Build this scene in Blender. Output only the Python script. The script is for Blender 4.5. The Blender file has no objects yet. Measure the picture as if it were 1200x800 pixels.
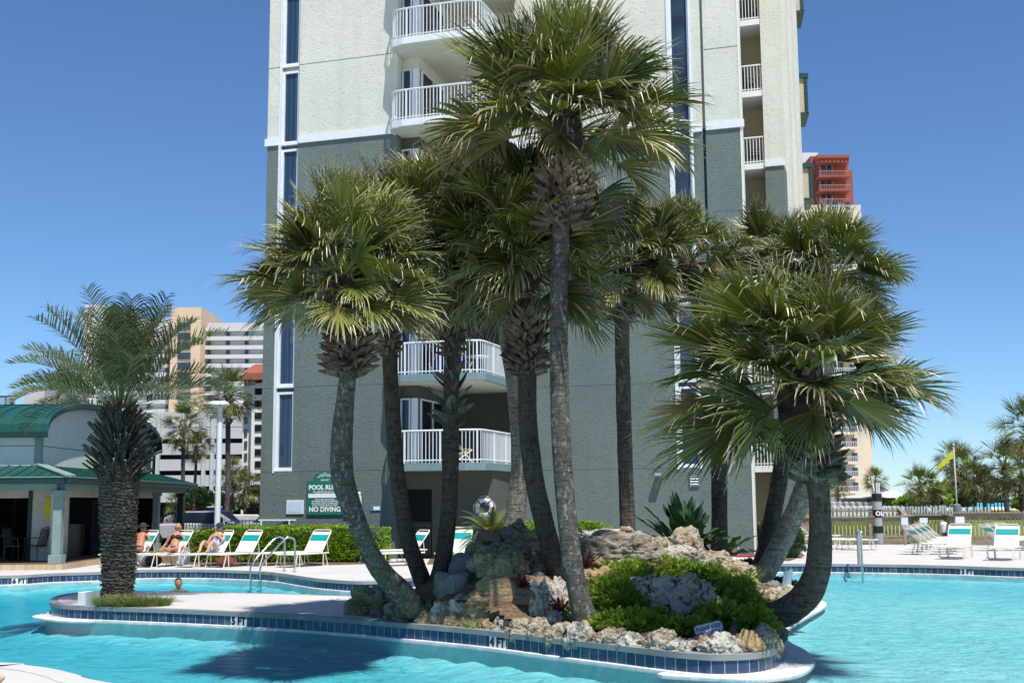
import bpy, math, random
from mathutils import Vector, Matrix, noise
from mathutils.geometry import tessellate_polygon
PI = math.pi
sc = bpy.context.scene
COL = sc.collection
CAM = Vector((0.0, 0.0, 1.75)); FPX = 1398.0
_th = math.radians(7.66); _r = math.radians(0.41)
F_ = Vector((0, math.cos(_th), math.sin(_th))); R0 = Vector((1, 0, 0)); U0 = Vector((0, -math.sin(_th), math.cos(_th)))
U_ = U0*math.cos(_r) + R0*math.sin(_r); R_ = R0*math.cos(_r) - U0*math.sin(_r)

def ray(px, py): return F_ + R_*((px-600)/FPX) - U_*((py-400)/FPX)
def P(px, py, Y):
    d = ray(px, py); return CAM + d*(Y/d.y)
def G(px, py, z=0.0):
    d = ray(px, py); return CAM + d*((z-CAM.z)/d.z)
PHI = math.radians(17)
UD = Vector((-math.cos(PHI), math.sin(PHI), 0)); VD = Vector((math.sin(PHI), math.cos(PHI), 0))
BC = G(887, 652, 0)
def B(u, v, z): return BC + UD*u + VD*v + Vector((0, 0, z))
def fac(px, py, v=0.0):
    d = ray(px, py); t = (BC + VD*v - CAM).dot(VD)/d.dot(VD); p = CAM + d*t
    return (p-BC).dot(UD), p.z

# ---------------------------------------------------------------- mesh builder
class MB:
    def __init__(s): s.v = []; s.f = []; s.uv = {}; s.a = {}; s.m = []
    def vert(s, p, **at):
        s.v.append(Vector(p)); i = len(s.v)-1
        for k, x in at.items(): s.a.setdefault(k, {})[i] = x
        return i
    def face(s, idx, uv=None, m=0):
        if uv: s.uv[len(s.f)] = uv
        s.f.append(tuple(idx)); s.m.append(m)
    def poly(s, pts, uv=None, m=0): s.face([s.vert(p) for p in pts], uv, m)
    def obox(s, o, ax, ay, az, m=0):
        o = Vector(o); ax = Vector(ax); ay = Vector(ay); az = Vector(az)
        if ax.cross(ay).dot(az) < 0: ax, ay = ay, ax
        q = [s.vert(p) for p in (o, o+ax, o+ax+ay, o+ay, o+az, o+ax+az, o+ax+ay+az, o+ay+az)]
        for f in ((0,3,2,1),(4,5,6,7),(0,1,5,4),(1,2,6,5),(2,3,7,6),(3,0,4,7)): s.face([q[i] for i in f], None, m)
    def box(s, c, sx, sy, sz, rz=0.0, m=0):
        c = Vector(c); a = Vector((math.cos(rz), math.sin(rz), 0)); b = Vector((-math.sin(rz), math.cos(rz), 0)); k = Vector((0,0,1))
        s.obox(c - a*sx/2 - b*sy/2 - k*sz/2, a*sx, b*sy, k*sz, m)
    def bar(s, p, q, w, h=None, up=(0,0,1), m=0):
        p = Vector(p); q = Vector(q); d = (q-p); up = Vector(up)
        h = h or w; x = d.cross(up)
        if x.length < 1e-6: x = d.cross(Vector((1,0,0)))
        x.normalize(); y = x.cross(d).normalized()
        s.obox(p - x*w/2 - y*h/2, x*w, y*h, d, m)
    def tube(s, pts, rad, n=10, caps=True, m=0, rfun=None):
        pts = [Vector(p) for p in pts]; N = len(pts)
        if not isinstance(rad, (list, tuple)): rad = [rad]*N
        t0 = (pts[1]-pts[0]).normalized()
        x = t0.orthogonal().normalized(); rings = []; L = 0
        for i, p in enumerate(pts):
            t = (pts[min(i+1, N-1)] - pts[max(i-1, 0)]).normalized()
            x = (x - t*x.dot(t)).normalized(); y = t.cross(x)
            if i: L += (p-pts[i-1]).length
            ring = []
            for k in range(n):
                a = 2*PI*k/n; r = rad[i]
                if rfun: r *= rfun(i, k, a, L)
                ring.append(s.vert(p + (x*math.cos(a) + y*math.sin(a))*r))
            rings.append(ring)
        for i in range(N-1):
            for k in range(n):
                k2 = (k+1) % n; s.face((rings[i][k], rings[i][k2], rings[i+1][k2], rings[i+1][k]), None, m)
        if caps:
            s.face(list(reversed(rings[0])), None, m); s.face(rings[-1], None, m)
    def prism(s, poly, z0, z1, top=True, bottom=True, m=0):
        # poly: list of 2D world points (counter clockwise or not)
        pts = [Vector((p[0], p[1], 0)) for p in poly]
        A = sum(pts[i].x*pts[(i+1) % len(pts)].y - pts[(i+1) % len(pts)].x*pts[i].y for i in range(len(pts)))
        if A < 0: pts.reverse()
        lo = [s.vert((p.x, p.y, z0)) for p in pts]; hi = [s.vert((p.x, p.y, z1)) for p in pts]; n = len(pts)
        for i in range(n): s.face((lo[i], lo[(i+1) % n], hi[(i+1) % n], hi[i]), None, m)
        tri = tessellate_polygon([pts]) if n > 4 or True else None
        for t in tri:
            a, b, c = t
            if (pts[b]-pts[a]).cross(pts[c]-pts[a]).z < 0: a, b, c = a, c, b
            if top: s.face((hi[a], hi[b], hi[c]), None, m)
            if bottom: s.face((lo[a], lo[c], lo[b]), None, m)
    def ico(s, c, r, sub=2, fn=None, scale=(1,1,1), rot=None, m=0):
        vs, fs = icos(sub); base = len(s.v); c = Vector(c)
        for q in vs:
            k = fn(q) if fn else 1.0
            p = Vector((q.x*scale[0], q.y*scale[1], q.z*scale[2]))*(r*k)
            if rot: p = rot @ p
            s.v.append(c+p)
        for f in fs: s.face((f[0]+base, f[1]+base, f[2]+base), None, m)
    def build(s, name, mats, parent=None, smooth=False, origin=None, world=True, bevel=0, autos=False):
        me = bpy.data.meshes.new(name)
        off = Vector((0,0,0))
        if parent is not None and world:
            q = parent
            while q: off += q.location; q = q.parent
        elif origin == 'base' and s.v:
            xs = [v.x for v in s.v]; ys = [v.y for v in s.v]
            off = Vector(((min(xs)+max(xs))/2, (min(ys)+max(ys))/2, min(v.z for v in s.v)))
        elif origin is not None and origin != 'base': off = Vector(origin)
        me.from_pydata([v-off for v in s.v], [], s.f)
        if not isinstance(mats, (list, tuple)): mats = [mats]
        for m in mats: me.materials.append(m)
        if len(mats) > 1: me.polygons.foreach_set('material_index', s.m)
        if smooth: me.polygons.foreach_set('use_smooth', [True]*len(s.f))
        if s.uv:
            ul = me.uv_layers.new(name='UVMap')
            for fi, uv in s.uv.items():
                p = me.polygons[fi]
                for j, li in enumerate(p.loop_indices): ul.data[li].uv = uv[j]
        for k, d in s.a.items():
            at = me.attributes.new(k, 'FLOAT', 'POINT')
            arr = [0.0]*len(s.v)
            for i, x in d.items(): arr[i] = x
            at.data.foreach_set('value', arr)
        me.update()
        o = bpy.data.objects.new(name, me); COL.objects.link(o)
        if parent is not None: o.parent = parent
        else: o.location = off
        if autos:
            me.polygons.foreach_set('use_smooth', [True]*len(s.f))
            try: me.set_sharp_from_angle(angle=math.radians(autos if autos is not True else 35))
            except Exception: pass
        if bevel:
            b = o.modifiers.new('Bevel', 'BEVEL'); b.width = bevel; b.segments = 2; b.limit_method = 'ANGLE'; b.angle_limit = math.radians(40)
        return o
_ic = {}
def icos(sub):
    if sub in _ic: return _ic[sub]
    t = (1+5**.5)/2
    vs = [Vector(v).normalized() for v in ((-1,t,0),(1,t,0),(-1,-t,0),(1,-t,0),(0,-1,t),(0,1,t),(0,-1,-t),(0,1,-t),(t,0,-1),(t,0,1),(-t,0,-1),(-t,0,1))]
    fs = [(0,11,5),(0,5,1),(0,1,7),(0,7,10),(0,10,11),(1,5,9),(5,11,4),(11,10,2),(10,7,6),(7,1,8),(3,9,4),(3,4,2),(3,2,6),(3,6,8),(3,8,9),(4,9,5),(2,4,11),(6,2,10),(8,6,7),(9,8,1)]
    for _ in range(sub):
        mid = {}; nf = []
        def mp(a, b):
            k = (min(a,b), max(a,b))
            if k not in mid: vs.append(((vs[a]+vs[b])/2).normalized()); mid[k] = len(vs)-1
            return mid[k]
        for a, b, c in fs:
            x, y, z = mp(a,b), mp(b,c), mp(c,a); nf += [(a,x,z),(b,y,x),(c,z,y),(x,y,z)]
        fs = nf
    _ic[sub] = (vs, fs); return _ic[sub]

def tag(o, label=None, cat=None, group=None, kind=None):
    if label: o['label'] = label
    if cat: o['category'] = cat
    if group: o['group'] = group
    if kind: o['kind'] = kind
    return o
def empty(name, loc, rz=0.0, label=None, cat=None, group=None, kind=None):
    o = bpy.data.objects.new(name, None); COL.objects.link(o); o.location = Vector(loc); o.rotation_euler = (0,0,rz)
    o.empty_display_size = .2
    return tag(o, label, cat, group, kind)
def copy_tree(o, loc=None, rz=None, label=None, parent=None, scale=None):
    c = o.copy(); COL.objects.link(c)
    if parent is not None: c.parent = parent
    if loc is not None: c.location = Vector(loc)
    if rz is not None: c.rotation_euler = (0,0,rz)
    if scale is not None: c.scale = scale if isinstance(scale, (tuple, list)) else (scale,)*3
    if label: c['label'] = label
    for ch in [x for x in bpy.data.objects if x.parent == o]: copy_tree(ch, parent=c)
    return c
def catmull(pts, n=8, closed=False):
    pts = [Vector(p) for p in pts]; out = []; N = len(pts)
    rng = range(N if closed else N-1)
    for i in rng:
        if closed: p0, p1, p2, p3 = pts[i-1], pts[i], pts[(i+1) % N], pts[(i+2) % N]
        else: p0, p1, p2, p3 = pts[max(i-1,0)], pts[i], pts[i+1], pts[min(i+2,N-1)]
        for k in range(n):
            t = k/n
            out.append(0.5*((2*p1) + (p2-p0)*t + (2*p0-5*p1+4*p2-p3)*t*t + (3*p1-p0-3*p2+p3)*t**3))
    if not closed: out.append(pts[-1])
    return out
def chaikin(pts, it=2):
    for _ in range(it):
        o = []
        for i in range(len(pts)):
            a = Vector(pts[i]); b = Vector(pts[(i+1) % len(pts)])
            o += [a*.75+b*.25, a*.25+b*.75]
        pts = o
    return pts

# ---------------------------------------------------------------- materials
MATS = {}
class NT:
    def __init__(s, name):
        m = bpy.data.materials.new(name); m.use_nodes = True; s.m = m; s.t = m.node_tree; s.n = s.t.nodes; s.l = s.t.links
        s.bsdf = s.n['Principled BSDF']; s.out = s.n['Material Output']
    def add(s, typ, **kw):
        n = s.n.new('ShaderNode'+typ)
        for k, x in kw.items():
            if k.startswith('in_'):
                key = k[3:]
                n.inputs[int(key) if key.isdigit() else key.replace('_', ' ')].default_value = x
            else: setattr(n, k, x)
        return n
    def link(s, a, b): s.l.new(a, b)
    def coord(s, kind='Object', scale=None):
        c = s.add('TexCoord'); o = c.outputs[kind]
        if kind == 'World':
            pass
        if scale:
            mp = s.add('Mapping'); mp.inputs['Scale'].default_value = scale if isinstance(scale, (tuple, list)) else (scale,)*3
            s.link(o, mp.inputs['Vector']); o = mp.outputs[0]
        return o
    def noise(s, vec, scale, detail=4, rough=.55, dist=0):
        n = s.add('TexNoise'); n.inputs['Scale'].default_value = scale; n.inputs['Detail'].default_value = detail
        n.inputs['Roughness'].default_value = rough; n.inputs['Distortion'].default_value = dist
        s.link(vec, n.inputs['Vector']); return n.outputs['Fac']
    def voro(s, vec, scale, feature='F1'):
        n = s.add('TexVoronoi', feature=feature); n.inputs['Scale'].default_value = scale; s.link(vec, n.inputs['Vector']); return n.outputs['Distance']
    def ramp(s, fac, stops):
        r = s.add('ValToRGB'); e = r.color_ramp.elements
        while len(e) < len(stops): e.new(.5)
        for i, (p, c) in enumerate(stops):
            e[i].position = p; e[i].color = (*c, 1) if len(c) == 3 else c
        s.link(fac, r.inputs[0]); return r.outputs[0]
    def mix(s, fac, a, b, blend='MIX'):
        n = s.add('MixRGB', blend_type=blend)
        for sock, x in ((0, fac), (1, a), (2, b)):
            if hasattr(x, 'links') or hasattr(x, 'node'): s.link(x, n.inputs[sock])
            else: n.inputs[sock].default_value = x if sock == 0 else (*x, 1)
        return n.outputs[0]
    def math(s, op, a, b=0.5, clamp=False):
        n = s.add('Math', operation=op, use_clamp=clamp)
        for i, x in enumerate((a, b)):
            if hasattr(x, 'node'): s.link(x, n.inputs[i])
            else: n.inputs[i].default_value = x
        return n.outputs[0]
    def bump(s, h, strength=.5, dist=.02, prev=None):
        b = s.add('Bump'); b.inputs['Strength'].default_value = strength; b.inputs['Distance'].default_value = dist
        s.link(h, b.inputs['Height'])
        if prev is not None: s.link(prev, b.inputs['Normal'])
        return b.outputs[0]
    def set(s, color=None, rough=None, normal=None, spec=None, metal=None):
        i = s.bsdf.inputs
        for key, x in (('Base Color', color), ('Roughness', rough), ('Normal', normal), ('Specular IOR Level', spec), ('Metallic', metal)):
            if x is None: continue
            if hasattr(x, 'node'): s.link(x, i[key])
            else: i[key].default_value = (*x, 1) if key == 'Base Color' else x
        return s.m
def plain(name, col, rough=.6, spec=.3, metal=0, var=.12, scale=6, bump=0, bscale=80):
    if name in MATS: return MATS[name]
    t = NT(name); c = t.coord()
    n = t.noise(c, scale, 5, .6)
    dark = tuple(x*(1-var) for x in col); lite = tuple(min(1, x*(1+var)) for x in col)
    colr = t.ramp(n, [(.3, dark), (.7, lite)])
    nm = t.bump(t.noise(c, bscale, 3), .4, bump) if bump else None
    MATS[name] = t.set(colr, rough, nm, spec, metal); return MATS[name]

def stucco(name, col, bs=.34):
    t = NT(name); c = t.coord('Object')
    mp = t.add('Mapping'); mp.inputs['Scale'].default_value = (1, 1, 1.35); t.link(c, mp.inputs[0]); c2 = mp.outputs[0]
    n1 = t.noise(c2, 7.5, 5, .62, 1.6); n2 = t.noise(c, 26, 4, .6, .6); n3 = t.noise(c, .5, 4, .6); n4 = t.noise(c, .16, 3)
    strk = t.noise(t.coord('Object', (3.0, 3.0, .12)), 1.0, 4, .6)
    col1 = t.ramp(n3, [(.3, tuple(x*.92 for x in col)), (.7, tuple(x*1.06 for x in col))])
    col2 = t.mix(t.ramp(strk, [(.5, (0,0,0)), (.8, (.5,.5,.5))]), col1, tuple(x*.78 for x in col))
    pit = t.ramp(n1, [(.36, (.88,.88,.88)), (.46, (1,1,1))])
    col3 = t.mix(1.0, col2, pit, 'MULTIPLY')
    b = t.bump(t.ramp(n1, [(.32, (0,0,0)), (.5, (.8,.8,.8)), (.7, (1,1,1))]), bs, .028)
    b = t.bump(n2, .35, .012, b)
    return t.set(col3, .88, b, .15)
def rockmat(name, base, dark, tint, pit=.55, alg=None, scale=1.0, strata=False):
    t = NT(name); c = t.coord('Object', scale)
    oi = t.add('ObjectInfo'); add = t.add('VectorMath', operation='ADD'); t.link(c, add.inputs[0])
    sc_ = t.add('VectorMath', operation='SCALE'); cx = t.add('CombineXYZ'); t.link(oi.outputs['Random'], cx.inputs[0]); t.link(oi.outputs['Random'], cx.inputs[1])
    t.link(cx.outputs[0], sc_.inputs[0]); sc_.inputs['Scale'].default_value = 37; t.link(sc_.outputs[0], add.inputs[1]); c = add.outputs[0]
    big = t.noise(c, 2.3, 6, .62); mid = t.noise(c, 8, 6, .68, .5); fine = t.noise(c, 26, 6, .75)
    col = t.ramp(big, [(.32, tint), (.52, base), (.7, tuple(min(1, x*1.18) for x in base))])
    v = t.voro(c, 9); v2 = t.voro(c, 22)
    pits = t.math('MULTIPLY', t.ramp(mid, [(.38, (1,1,1)), (.5, (0,0,0))]), pit)
    col = t.mix(pits, col, dark)
    col = t.mix(t.math('MULTIPLY', t.ramp(fine, [(.36, (1,1,1)), (.48, (0,0,0))]), .45), col, dark)
    if alg: col = t.mix(t.ramp(t.noise(c, 3.4, 5, .65, .4), [(.46, (0,0,0)), (.6, (.8,.8,.8))]), col, alg)
    h = t.math('ADD', t.math('MULTIPLY', mid, .8), t.math('MULTIPLY', v, .35))
    b = t.bump(h, .9, .10); b = t.bump(t.math('ADD', fine, t.math('MULTIPLY', v2, .5)), 1.0, .035, b)
    if strata: 
        w = t.noise(t.coord('Object', (1.0, 1.0, 7.0)), 2.2, 6, .7, .8)
        b = t.bump(w, .9, .08, b)
        col = t.mix(t.ramp(w, [(.36, (.55,.55,.55)), (.5, (0,0,0))]), col, dark)
    return t.set(col, .9, b, .2)
def leafmat(name, green, lite, tipc, rough=.35, trans=.3, dry=0.0, thr=(.62,.9)):
    t = NT(name)
    at = t.add('Attribute', attribute_name='tip'); ar = t.add('Attribute', attribute_name='rnd'); ad = t.add('Attribute', attribute_name='dry')
    col = t.ramp(ar.outputs['Fac'], [(0, green), (1, lite)])
    nz = t.noise(t.coord('Object'), 14, 3, .6)
    k = t.math('ADD', at.outputs['Fac'], t.math('MULTIPLY', t.math('SUBTRACT', nz, .5), .5))
    tipf = t.ramp(k, [(thr[0], (0,0,0)), (thr[1], (1,1,1))])
    col = t.mix(tipf, col, tipc)
    col = t.mix(ad.outputs['Fac'], col, (tipc[0]*.8, tipc[1]*.7, tipc[2]*.55))
    t.set(col, rough, None, .5)
    tr = t.add('BsdfTranslucent'); t.link(t.mix(.5, col, lite), tr.inputs[0])
    mx = t.add('MixShader'); mx.inputs[0].default_value = trans
    t.link(t.bsdf.outputs[0], mx.inputs[1]); t.link(tr.outputs[0], mx.inputs[2]); t.link(mx.outputs[0], t.out.inputs[0])
    return t.m
M = {}
M['grey'] = stucco('grey_green_stucco', (.136, .172, .162), .44); M['cream'] = stucco('cream_stucco', (.60, .60, .525))
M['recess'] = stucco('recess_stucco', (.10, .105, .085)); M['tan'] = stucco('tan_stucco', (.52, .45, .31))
M['white'] = plain('white_paint', (.66, .69, .71), .4, .4, var=.05)
M['cream_paint'] = plain('cream_paint', (.70, .68, .58), .5, .3, var=.05)
M['soffit'] = plain('soffit_paint', (.58, .58, .50), .7, .2, var=.05)
M['fascia'] = plain('fascia_paint', (.16, .24, .25), .6, .3, var=.08)
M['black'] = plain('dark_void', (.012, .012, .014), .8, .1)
M['metal'] = plain('steel', (.62, .64, .66), .18, .5, 1.0, var=.03)
M['blackmetal'] = plain('black_metal', (.015, .016, .018), .4, .4)
M['concrete'] = plain('grey_concrete', (.34, .36, .36), .85, .2, var=.1, scale=3, bump=.01)
def glass(name, col, curtain=True):
    t = NT(name); c = t.coord('Object')
    dotx = t.add('VectorMath', operation='DOT_PRODUCT'); t.link(c, dotx.inputs[0]); dotx.inputs[1].default_value = UD
    cv = t.add('CombineXYZ'); t.link(dotx.outputs['Value'], cv.inputs[0])
    w = t.noise(cv.outputs[0], 7, 3, .6) if curtain else t.noise(c, .8, 2)
    cc = t.ramp(w, [(.35, tuple(x*.45 for x in col)), (.65, tuple(x*1.35 for x in col))])
    return t.set(cc, .06, t.bump(t.noise(c, .9, 2), .15, .02), .38)
M['glass'] = glass('curtained_glass', (.032,.064,.110)); M['glassdark'] = glass('dark_glass', (.012, .018, .028), False)
M['glassblue'] = glass('slate_glass', (.03, .05, .075), False)
# ================================================================= POOL, DECK, WATER
WZ = -0.25
pw = lambda L, z: [G(x, y, z) for x, y in L]
# pool edge (waterline against the surrounding deck)
far = pw([(0,686),(60,683),(117,681),(160,678.5),(230,678),(293,680),(325,682.5),(352,687),(380,691),(425,694),(470,691),(530,683),(620,677),(750,673),(906,671),(960,671),(1040,672),(1120,674),(1200,677)], WZ)
near = [G(130,800,0), G(90,790,0), G(60,783,0), G(30,779,0), G(0,776,0)]
ring = [Vector((-17.5, 30.5, 0))] + far + [Vector((16.5, 28.5, 0)), Vector((19, 24, 0)), Vector((18, 16, 0)), Vector((12, 10.5, 0)), Vector((5, 9.3, 0)), Vector((-1, 9.8, 0))] + near + [Vector((-8.5, 14.4, 0)), Vector((-13, 15.6, 0)), Vector((-18, 19, 0)), Vector((-20, 25, 0))]
pool = [Vector((p.x, p.y, 0)) for p in catmull([Vector((p.x, p.y, 0)) for p in ring], 5, True)]
# island outline at the foot of its tiles
isl_px = [(59,718),(62,720.5),(70,722.5),(83,724),(115,725.5),(150,727),(200,729),(245,731),(290,733.5),(350,737),(407,741.5),(455,746),(500,750),(560,756),(600,761),(660,769),(720,776.5),(770,783),(810,787.5),(835,789.3),(855,789.3),(880,788),(900,784.5),(914,779),(920,772),(921,764),(917,752),(914,738),(925,726),(940,718),(953,711),(956,705),(948,699),(930,694),(900,688),(850,684),(790,684),(740,686),(640,691),(560,697),(500,703),(450,708),(409,711),(320,708),(192,705.5),(120,705),(93,706.5),(75,709),(63,713)]
isl = [Vector((p.x, p.y, 0)) for p in pw(isl_px, -0.22)]
isl = [Vector((p.x, p.y, 0)) for p in catmull(isl, 5, True)]
def area(L): return sum(L[i].x*L[(i+1) % len(L)].y - L[(i+1) % len(L)].x*L[i].y for i in range(len(L)))/2
if area(pool) < 0: pool.reverse()
if area(isl) < 0: isl.reverse()
def offset(L, d):
    out = []; N = len(L)
    for i in range(N):
        t = (L[(i+1) % N]-L[i-1]); 
        if t.length < 1e-6: out.append(L[i].copy()); continue
        t.normalize(); out.append(L[i] + Vector((t.y, -t.x, 0))*d)
    return out
def strip(mb, L, za, zb, offa=0, offb=0, closed=True, m=0):
    A = offset(L, offa); Bq = offset(L, offb); N = len(L); s = 0
    for i in range(N if closed else N-1):
        j = (i+1) % N; d = (L[j]-L[i]).length
        a = Vector((A[i].x, A[i].y, za)); b = Vector((A[j].x, A[j].y, za)); c = Vector((Bq[j].x, Bq[j].y, zb)); e = Vector((Bq[i].x, Bq[i].y, zb))
        mb.poly([a, b, c, e], [(s, za), (s+d, za), (s+d, zb), (s, zb)], m); s += d
def inpoly(p, L):
    c = False; n = len(L)
    for i in range(n):
        a = L[i]; b = L[i-1]
        if (a.y > p[1]) != (b.y > p[1]) and p[0] < (b.x-a.x)*(p[1]-a.y)/(b.y-a.y)+a.x: c = not c
    return c
# materials
t = NT('cool_deck'); c = t.coord('Object')
col = t.ramp(t.noise(c, .6, 6, .6), [(.3, (.45,.432,.415)), (.7, (.53,.512,.495))])
stain = t.noise(c, 2.6, 6, .7, .8)
col = t.mix(t.ramp(stain, [(.58, (0,0,0)), (.75, (.22,.22,.22))]), col, (.33,.30,.275))
sp = t.noise(c, 60, 3, .6)
col = t.mix(t.ramp(sp, [(.35, (.25,.25,.25)), (.5, (0,0,0))]), col, (.36,.34,.32))
M['deck'] = t.set(col, .9, t.bump(sp, .3, .004), .2)
t = NT('coping_concrete'); c = t.coord('Object')
M['coping'] = t.set(t.ramp(t.noise(c, 1.4, 6, .65), [(.3, (.17,.19,.19)), (.7, (.26,.28,.28))]), .75, t.bump(t.noise(c, 40, 3), .3, .004), .3)
t = NT('blue_pool_tile')
uv = t.add('UVMap'); br = t.add('TexBrick'); br.offset = 0; br.inputs['Scale'].default_value = 1
for k, x in (('Brick Width', .155), ('Row Height', .155), ('Mortar Size', .006), ('Mortar Smooth', .2), ('Bias', 0)): br.inputs[k].default_value = x
br.inputs['Color1'].default_value = (.022,.038,.085,1); br.inputs['Color2'].default_value = (.040,.062,.125,1); br.inputs['Mortar'].default_value = (.30,.34,.38,1)
mp = t.add('Mapping'); mp.inputs['Location'].default_value = (0, .222, 0); t.link(uv.outputs[0], mp.inputs[0]); t.link(mp.outputs[0], br.inputs['Vector'])
nz = t.noise(t.coord('Object'), 5, 4); colr = t.mix(t.ramp(nz, [(.5, (0,0,0)), (.75, (.35,.35,.35))]), br.outputs['Color'], (.22,.27,.33))
M['tile'] = t.set(colr, .14, t.bump(t.math('SUBTRACT', 1.0, br.outputs['Fac']), .3, .003), .5)
t = NT('white_plaster_lip'); c = t.coord('Object')
M['lip'] = t.set(t.ramp(t.noise(c, 5, 5, .65), [(.35, (.55,.55,.55)), (.65, (.74,.74,.74))]), .6, None, .3)
t = NT('pool_plaster'); c = t.coord('Object')
M['plaster'] = t.set(t.ramp(t.noise(c, 1.2, 6, .65, .8), [(.3, (.50,.74,.72)), (.7, (.64,.85,.83))]), .8, None, .2)
# deck: a sheet with the pool cut out of it
DE = [Vector((-70,-12,0)), Vector((70,-12,0)), Vector((70,47.5,0)), Vector((-70,47.5,0))]
mb = MB()
hole = pool
tri = tessellate_polygon([DE, hole]); allp = DE+hole
ids = [mb.vert((p.x, p.y, 0)) for p in allp]
for a, b, c in tri:
    if (allp[b]-allp[a]).cross(allp[c]-allp[a]).z < 0: b, c = c, b
    mb.face((ids[a], ids[b], ids[c]))
tag(mb.build('pool_deck', M['deck']), kind='structure')
mb = MB(); rp = list(reversed(pool))
strip(mb, rp, .004, .004, 0, -.30); 
tag(mb.build('pool_coping', M['deck']), kind='structure')
mb = MB()
strip(mb, rp, 0.004, -.067, 0.0, .015, m=0); strip(mb, rp, -.067, -.067, .015, 0.0, m=0)
strip(mb, rp, -.067, -.222, 0, 0, m=1)
strip(mb, rp, -.222, -.228, 0, .05, m=2); strip(mb, rp, -.228, -.30, .05, .05, m=2); strip(mb, rp, -.30, -3.0, .05, .05, m=3)
tag(mb.build('pool_wall', [M['coping'], M['tile'], M['lip'], M['plaster']]), kind='structure')
# floor of the pool: shallow on the right, deep on the left
def dist_to(L, x, y):
    return min((p.x-x)**2+(p.y-y)**2 for p in L)**.5
mb = MB(); nx, ny = 84, 54; g = {}
PL = pool[::2]; IL = isl[::2]
for i in range(nx+1):
    for j in range(ny+1):
        x = -21+41*i/nx; y = 8+27*j/ny
        k = 1/(1+math.exp((x-2.2)/.9)); z = -.375 - .25*k - .02*math.sin(x*.5+y*.3)
        ins = inpoly((x, y), pool); d = dist_to(PL, x, y) if ins else 0
        z += (-.36-z)*math.exp(-(d/.7)**1.3)
        d2 = dist_to(IL, x, y); d2 = 0 if inpoly((x, y), isl) else d2
        z += (-.37-z)*math.exp(-(d2/.35)**1.3)*.8
        g[i,j] = mb.vert((x, y, z))
for i in range(nx):
    for j in range(ny): mb.face((g[i,j], g[i+1,j], g[i+1,j+1], g[i,j+1]))
tag(mb.build('pool_floor', M['plaster'], smooth=True), kind='structure')
# water body with absorption
t = NT('pool_water'); t.n.remove(t.bsdf)
c = t.coord('Object', (1, 1.5, 1))
w1 = t.noise(c, 2.4, 5, .62, 1.4); w2 = t.noise(c, 9, 4, .6, 1.0); w3 = t.noise(t.coord('Object'), .5, 3)
h = t.math('ADD', t.math('MULTIPLY', w1, 1.0), t.math('MULTIPLY', w2, .28))
nb = t.bump(h, 1.0, .15)
fr = t.add('Fresnel'); fr.inputs[0].default_value = 1.33; t.link(nb, fr.inputs['Normal'])
gl = t.add('BsdfGlossy'); gl.inputs['Roughness'].default_value = .03; t.link(nb, gl.inputs['Normal'])
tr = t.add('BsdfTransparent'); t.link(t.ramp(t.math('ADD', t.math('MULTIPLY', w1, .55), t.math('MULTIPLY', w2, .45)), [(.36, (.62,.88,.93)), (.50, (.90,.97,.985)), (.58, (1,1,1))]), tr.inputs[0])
# ripple light painted into the transparency tint; the surface does not refract
mx = t.add('MixShader'); t.link(t.math('MULTIPLY', fr.outputs[0], .8), mx.inputs[0]); t.link(tr.outputs[0], mx.inputs[1]); t.link(gl.outputs[0], mx.inputs[2]); t.link(mx.outputs[0], t.out.inputs['Surface'])
ab = t.add('VolumeAbsorption'); ab.inputs['Color'].default_value = (.035,.76,.86,1); ab.inputs['Density'].default_value = .58; t.link(ab.outputs[0], t.out.inputs['Volume'])
M['water'] = t.m
mb = MB(); mb.obox((-25, 5.5, -3.2), (52,0,0), (0,33,0), (0,0,3.2+WZ))
wo = tag(mb.build('pool_water', M['water']), kind='structure')

# ---------------- island
isl_i = tag(empty('pool_island', (0, 20, 0)), 'long curved planted island with blue tiled rim in the middle of the pool', 'pool island')
isl_i['kind'] = 'structure'
mb = MB()
ri = isl   # ccw: offset(+d) goes outwards
strip(mb, ri, -.27, -.224, .06, .06, m=2); strip(mb, ri, -.224, -.22, .06, 0, m=2)
strip(mb, ri, -3.0, -.27, .06, .06, m=3)
mb.build('white_ledge', [M['lip']]*3+[plain('water_tinted_wall', (.10,.40,.44), .8)], isl_i)  # teal painted into the submerged wall imitates light lost in the water
mb = MB(); strip(mb, ri, -.222, -.067, 0, 0)
mb.build('tile_band', M['tile'], isl_i)
mb = MB(); strip(mb, ri, -.067, -.067, 0, .02); strip(mb, ri, -.067, 0.0, .02, .02); strip(mb, ri, 0.0, .004, .02, -.02); strip(mb, ri, .004, .004, -.02, -.12)
mb.build('rim', M['coping'], isl_i)
mb = MB(); t3 = tessellate_polygon([ri]); ids = [mb.vert((p.x, p.y, 0.0)) for p in ri]
for a, b, c in t3:
    if (ri[b]-ri[a]).cross(ri[c]-ri[a]).z < 0: b, c = c, b
    mb.face((ids[a], ids[b], ids[c]))
mb.build('island_slab', M['deck'], isl_i)
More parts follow.
